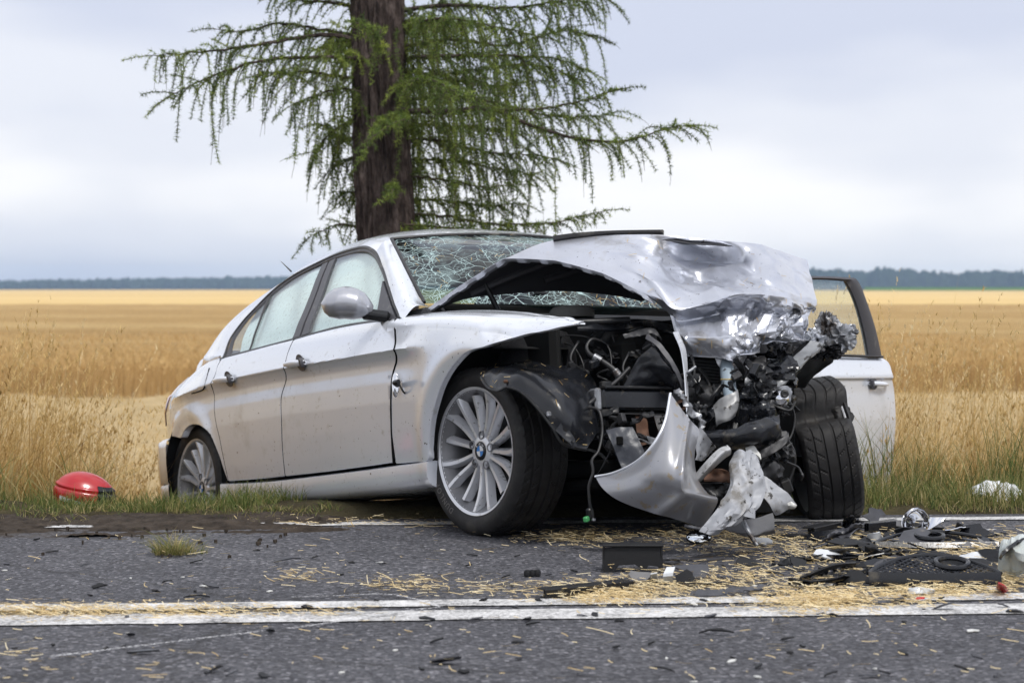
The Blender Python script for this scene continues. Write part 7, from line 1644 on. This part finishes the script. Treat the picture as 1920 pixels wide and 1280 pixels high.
# curved glass shards beside the bracket
bent_sheet('curved_lens_shard', 'pale curved lens shard standing right of the bracket', 'lens', [[(1240, 1092, .004), (1262, 1092, .004)], [(1244, 1078, .03), (1262, 1076, .035)], [(1250, 1064, .05), (1266, 1064, .05)]], CLEAR, .004)
bent_sheet('curved_lens_shard', 'pale pointed lens shard standing before the bracket cut out', 'lens', [[(1216, 1090, .004), (1236, 1092, .004)], [(1220, 1074, .04), (1232, 1072, .045)]], CLEAR, .004)
HEAP = [('bent black slat lying over the fog lamp surround', 1690, 1012, .16, .03, BLACK, .3), ('dark grey flake leaning on the chrome ring', 1672, 994, .10, .05, GREY_PL, .6), ('flat black tray piece left of the fog lamp surround', 1600, 1034, .13, .07, MATT_BLACK, .1), ('curled black strip behind the honeycomb grille', 1760, 1046, .15, .03, MATT_BLACK, .2),
 ('black wedge between the surround and the silver trim', 1822, 1016, .12, .06, BLACK_G, .4), ('dull grey plate half under the fog lamp surround', 1720, 1026, .14, .08, GREY_PL, .15), ('long black sliver pointing at the burst tyre', 1560, 1032, .18, .02, MATT_BLACK, .1), ('folded black flap in front of the box slat by the tyre', 1548, 1016, .11, .06, BLACK_G, .5),
 ('small grey fin sticking up behind the dark plate', 1640, 985, .07, .05, GREY_PL, 1.0), ('black half ring lying left of the honeycomb grille', 1610, 1096, .09, .05, MATT_BLACK, .3), ('pale inner panel scrap in the straw behind the arched strip', 1556, 1050, .10, .05, CLEAR, .2), ('rough black block under the left end of the arched strip', 1496, 1070, .07, .05, BLACK, .6),
 ('dark scrap leaning against the right end of the crossbar', 1200, 1096, .09, .04, GREY_PL, .7), ('grey flap lying across the slatted strip', 1300, 1082, .12, .05, GREY_PL, .3), ('thin black spike beside the slatted strip', 1345, 1098, .11, .012, BLACK, .2), ('black crumb pile piece right of the curved lens shard', 1290, 1100, .06, .05, MATT_BLACK, .6),
 ('dark strip lying along the far edge line by the tyre', 1480, 1012, .13, .02, MATT_BLACK, .1), ('grey wafer under the torn bumper strip', 1435, 1022, .07, .05, CLEAR, .15), ('black hook shaped scrap near the edge of the straw', 1400, 1062, .08, .03, MATT_BLACK, .4), ('broad black flake in front of the headlamp cover', 1850, 1075, .10, .06, MATT_BLACK, .3)]
for k, (lb, u, v, Lg, Wd, m_, tl_) in enumerate(HEAP):
    shard('trim_piece', lb, 'trim', u, v, Lg * 1.15, Wd * 1.2, m_, 700 + k, (tl_ + .25, rd_.uniform(-.2, .2), rd_.uniform(-.5, .5)), rd_.uniform(.0, .10), .5, .005, n=rd_.randint(7, 12))
for k in range(46):
    u = rd_.uniform(1500, 1880); v = rd_.uniform(992, 1068); m_ = (MATT_BLACK, BLACK, GREY_PL, BLACK_G)[k % 4]; Lg = rd_.uniform(.05, .12)
    side = 'left end' if u < 1600 else 'left middle' if u < 1690 else 'middle' if u < 1780 else 'right end'; row = 'far side' if v < 1018 else 'centre' if v < 1043 else 'near side'
    shard('plastic_fragment', f"{'long' if Lg > .1 else 'short'} {'grey' if k % 4 == 2 else 'black'} {'upright' if k % 3 == 0 else 'tilted'} plastic fragment in the debris heap, {side}, {row}", 'fragment', u, v, Lg, Lg * rd_.uniform(.2, .5), m_, 800 + k, ((1.1 if k % 3 == 0 else .5) * rd_.choice((-1, 1)) * rd_.uniform(.7, 1.2), rd_.uniform(-.3, .3), rd_.uniform(-.8, .8)), rd_.uniform(.0, .12), .55, .004, 'plastic fragments in the debris heap', rd_.randint(6, 11))
# ---- small shards: nothing tells most of them apart
def zone(u, v):
    side = 'left of the tuft' if u < 300 else 'below the car door' if u < 760 else 'before the front wheel' if u < 1100 else 'in the straw under the nose' if u < 1480 else 'in the main heap' if u < 1700 else 'at the right'
    if v > 1172:
        near = 'at the left' if u < 480 else 'left of the middle' if u < 960 else 'right of the middle' if u < 1440 else 'at the right'
        return ('nearest the camera ' if v > 1225 else 'just before the white lines ') + near
    if v > 1122: return 'on the double white line ' + side
    return ('beyond the white lines ' if v < 1075 else 'close behind the white lines ') + side
def small(u, v, m, Lg):
    col = {'matt_black_plastic': 'matt black', 'black_plastic': 'glossy black', 'grey_plastic': 'dark grey'}[m.name]
    size = 'long thin' if Lg > .08 else 'finger sized' if Lg > .045 else 'small' if Lg > .027 else 'tiny'
    return ('shard', f'{size} {col} shard {zone(u, v)}', 'shard')
spots = [(186, 1103, .055, .02), (370, 1056, .045, .02), (537, 1057, .11, .014), (660, 1057, .02, .012), (313, 1094, .03, .012), (398, 1102, .05, .02), (290, 1112, .03, .015), (365, 1121, .085, .010), (123, 1127, .03, .012), (520, 1145, .03, .012), (372, 1151, .09, .018), (443, 1152, .06, .014), (575, 1142, .04, .02), (268, 1226, .075, .03),
 (72, 1198, .03, .012), (408, 1259, .04, .02), (495, 1271, .03, .02), (845, 1245, .08, .05), (870, 1262, .04, .02), (822, 1205, .04, .014), (890, 1165, .05, .015), (905, 1128, .03, .02), (800, 1163, .05, .012), (1030, 1080, .04, .012), (1075, 1073, .03, .02), (1000, 1172, .05, .01), (1092, 1158, .035, .014), (1345, 1190, .09, .012), (1240, 1162, .03, .01), (1330, 1158, .04, .01), (1160, 1166, .04, .008),
 (1560, 1155, .03, .02), (1778, 1145, .075, .03), (1905, 1150, .05, .03), (1695, 1228, .03, .02), (1630, 1270, .05, .02), (1555, 1268, .04, .012), (1250, 1260, .05, .01), (1095, 1265, .05, .01), (1010, 1128, .02, .02), (970, 1045, .02, .012), (1430, 1092, .04, .03), (1455, 1080, .05, .02), (1408, 1078, .03, .025), (1370, 1090, .03, .02), (1490, 1108, .05, .02), (1528, 1110, .04, .015), (1545, 1022, .04, .02), (1590, 1030, .05, .02), (1500, 1045, .03, .02), (1440, 1050, .03, .02), (1745, 1050, .04, .02), (1690, 1040, .03, .02), (1760, 1072, .03, .015), (1600, 1090, .03, .02), (1650, 1098, .03, .02), (1395, 1120, .05, .014), (1445, 1122, .03, .02), (1205, 1112, .03, .02), (1340, 1065, .03, .01), (1140, 1048, .02, .01), (1660, 1265, .03, .01), (1830, 1235, .03, .012), (1480, 1225, .02, .012), (95, 1036, .07, .010), (720, 1058, .03, .02), (705, 1128, .02, .01), (640, 1078, .02, .01), (160, 1062, .03, .01), (480, 1033, .03, .01), (590, 1047, .02, .01), (1880, 1140, .04, .02), (950, 1085, .03, .01), (1320, 1130, .03, .01)]
for k, (u, v, Lg, Wd) in enumerate(spots):
    mm_ = (MATT_BLACK, BLACK, GREY_PL)[k % 3]; shard(*small(u, v, mm_, Lg), u, v, Lg, Wd, mm_, 100 + k, (rd_.uniform(-.5, .5), rd_.uniform(-.3, .3), rd_.uniform(-.6, .6)), rd_.uniform(.0, .2), .4, group='small shards scattered over the road', n=rd_.randint(4, 8))
for k in range(90):
    if k % 2: u, v = rd_.gauss(1500, 190), rd_.gauss(1075, 35)
    else: u, v = rd_.uniform(0, 1920), 1000 + 270 * rd_.random() ** .8
    if v < 1000: v = 1010 + 30 * rd_.random()
    mm_ = (MATT_BLACK, BLACK, GREY_PL)[k % 3]; Lg = rd_.uniform(.012, .045); shard(*small(u, v, mm_, Lg), u, v, Lg, rd_.uniform(.008, .02), mm_, 300 + k, (rd_.uniform(-.5, .5), rd_.uniform(-.4, .4), rd_.uniform(0, 3)), .06, .4, group='small shards scattered over the road', n=5)
for k, (u, v, s) in enumerate([(712, 1056, .03), (342, 1083, .015), (742, 1220, .022), (1822, 1184, .05), (1372, 1242, .025), (8, 1070, .02), (505, 1110, .02), (385, 1100, .03), (1420, 1270, .02), (1640, 1255, .015), (910, 1150, .015), (245, 1085, .012), (1300, 1280, .02), (640, 1262, .015), (1250, 1236, .012), (1550, 1100, .05), (1490, 1098, .04), (1300, 1135, .03), (1415, 1100, .03), (1230, 1103, .03)]):
    shard('paint_chip', f"{'larger' if s > .027 else 'small'} pale paint chip {zone(u, v)}", 'chip', u, v, s, s * .6, WHITE_PL, 600 + k, (0, rd_.uniform(-.2, .2), rd_.uniform(0, 3)), .05, .3, .003, 'pale chips scattered over the road', 8)
for k in range(34):
    shard('mud_clod', 'small dark clod of mud on the muddy road edge at left', 'clod', rd_.uniform(0, 560), rd_.gauss(1008, 10) if k < 26 else rd_.uniform(1010, 1050), rd_.uniform(.006, .022), rd_.uniform(.005, .016), MATS['dark_mud'], 900 + k, (0, 0, rd_.uniform(0, 3)), .5, .4, .010, 'mud clods on the road edge', 7)
# ---- straw strewn over the road
r = np.random.default_rng(77); E_, NN_ = [], []
def clump(u, v, su, sv, n): n = int(n * 1.35); E_.append(r.normal(u, su, n)); NN_.append(r.normal(v, sv, n))
for c_ in [(1450, 1020, 170, 12, 560), (1350, 1005, 90, 6, 380), (1600, 1045, 140, 16, 520), (1400, 1090, 110, 14, 500), (1540, 1132, 70, 11, 1000), (1640, 1125, 80, 8, 400), (1760, 1114, 60, 5, 380), (1880, 1090, 30, 14, 500), (1850, 1030, 50, 12, 500), (1160, 1120, 60, 7, 400), (1250, 1100, 80, 10, 400), (1090, 1012, 60, 6, 350), (760, 1100, 45, 5, 120), (560, 1086, 25, 4, 50), (300, 1152, 180, 5, 650), (60, 1152, 80, 5, 350), (960, 1108, 120, 9, 200), (1130, 1128, 40, 5, 200), (690, 985, 120, 4, 150), (1750, 1010, 120, 10, 250), (20, 1240, 40, 20, 20)]: clump(*c_)
E_.append(r.uniform(0, 1920, 420)); NN_.append(r.uniform(1000, 1280, 420)); U_s = np.concatenate(E_); V_s = np.clip(np.concatenate(NN_), 978, 1400)
Yg = .92 * 4000 / (V_s - 545); Xg = (U_s - 960) / 4000 * Yg; n = len(Xg); dens = np.zeros(n)
ang = r.uniform(0, PI, n); Ls_ = r.uniform(.008, .052, n) * np.where(r.random(n) < .10, 2.0, 1); z0 = .004 + r.random(n) ** 3 * .028; tl = r.normal(0, .14, n); bd = r.normal(0, .25, n)
S = 4; V = np.zeros((n, S, 2, 3))
for i, t in enumerate(np.linspace(-.5, .5, S)):
    a2 = ang + bd * t * 2; cx = Xg + np.cos(a2) * Ls_ * t; cy = Yg + np.sin(a2) * Ls_ * t; cz = np.maximum(z0 + tl * Ls_ * t, .003); w = .0011
    V[:, i, 0] = np.c_[cx - np.sin(a2) * w, cy + np.cos(a2) * w, cz]; V[:, i, 1] = np.c_[cx + np.sin(a2) * w, cy - np.cos(a2) * w, cz + .0012]
Fq = np.array([[2 * i, 2 * i + 1, 2 * i + 3, 2 * i + 2] for i in range(S - 1)]); FF = (Fq[None] + (np.arange(n) * 2 * S)[:, None, None]).reshape(-1, 4)
STRAW = tint_mat('loose_straw', [(0.0, (.36, .24, .10)), (.4, (.60, .45, .22)), (.75, (.80, .65, .38)), (1.0, (.90, .79, .54))], .7, .2)
o = mk_np('scattered_straw', V.reshape(-1, 3), FF, STRAW, np.repeat(np.clip(r.normal(.66, .22, n), 0, 1), 2 * S)); tag(o, 'loose yellow straw strewn over the road and debris', 'straw', kind='stuff')
# straw and bits caught on the car
pts = []; 
def sprinkle(G, n, lift, seed, u0=0, u1=1, v0=0, v1=1):
    rr = np.random.default_rng(seed); N = np.cross(np.gradient(G, axis=1), np.gradient(G, axis=0)); N /= np.linalg.norm(N, axis=2)[..., None] + 1e-9
    if (N[..., 2].mean() + (N @ VIEW).mean()) < 0: N = -N
    for _ in range(n):
        j = int(rr.uniform(v0, v1) * (G.shape[0] - 1)); i = int(rr.uniform(u0, u1) * (G.shape[1] - 1)); nn0 = N[j, i]; d = rr.normal(size=3); d -= nn0 * (d @ nn0); d /= np.linalg.norm(d)
        pts.append((c2w(G[j, i] + nn0 * lift), CM @ d, CM @ nn0, rr.uniform(.008, .034)))
sprinkle(G_ws, 130, .004, 1); sprinkle(Gs, 34, .003, 2); sprinkle(G_hood, 60, .004, 3, .05, 1, .2, 1); sprinkle(G_ws, 80, .004, 4, .5, 1, 0, .15)
V, F = [], []
for p, d, nn0, Lk in pts:
    s = np.cross(d, nn0) * .0011; k = len(V); V += [p - d * Lk / 2 - s, p - d * Lk / 2 + s, p + d * Lk / 2 + s + nn0 * .004, p + d * Lk / 2 - s + nn0 * .004]; F.append((k, k + 1, k + 2, k + 3))
o = mk_np('straw_on_car', np.array(V), np.array(F), DRY_G, np.repeat(np.random.default_rng(4).uniform(.3, 1, len(F)), 4)); tag(o, 'bits of straw caught on the bonnet, windscreen and splash shield', 'straw', kind='stuff')

# ---- labels: where two look-alikes still share one, say which of them
from collections import defaultdict
same = defaultdict(list)
for o in bpy.data.objects:
    if o.get('label') and o.parent is None: same[o['label']].append(o)
for lb, os_ in same.items():
    if 1 < len(os_) <= 5:
        os_.sort(key=lambda o: (o.location.x / max(o.location.y, .1)))
        words = {2: ('left one', 'right one'), 3: ('leftmost', 'middle one', 'rightmost'), 4: ('leftmost', 'second from left', 'third from left', 'rightmost'), 5: ('leftmost', 'second from left', 'middle one', 'fourth from left', 'rightmost')}[len(os_)]
        for o, w in zip(os_, words):
            if len((lb + ' ' + w).split()) <= 16: o['label'] = lb + ', ' + w
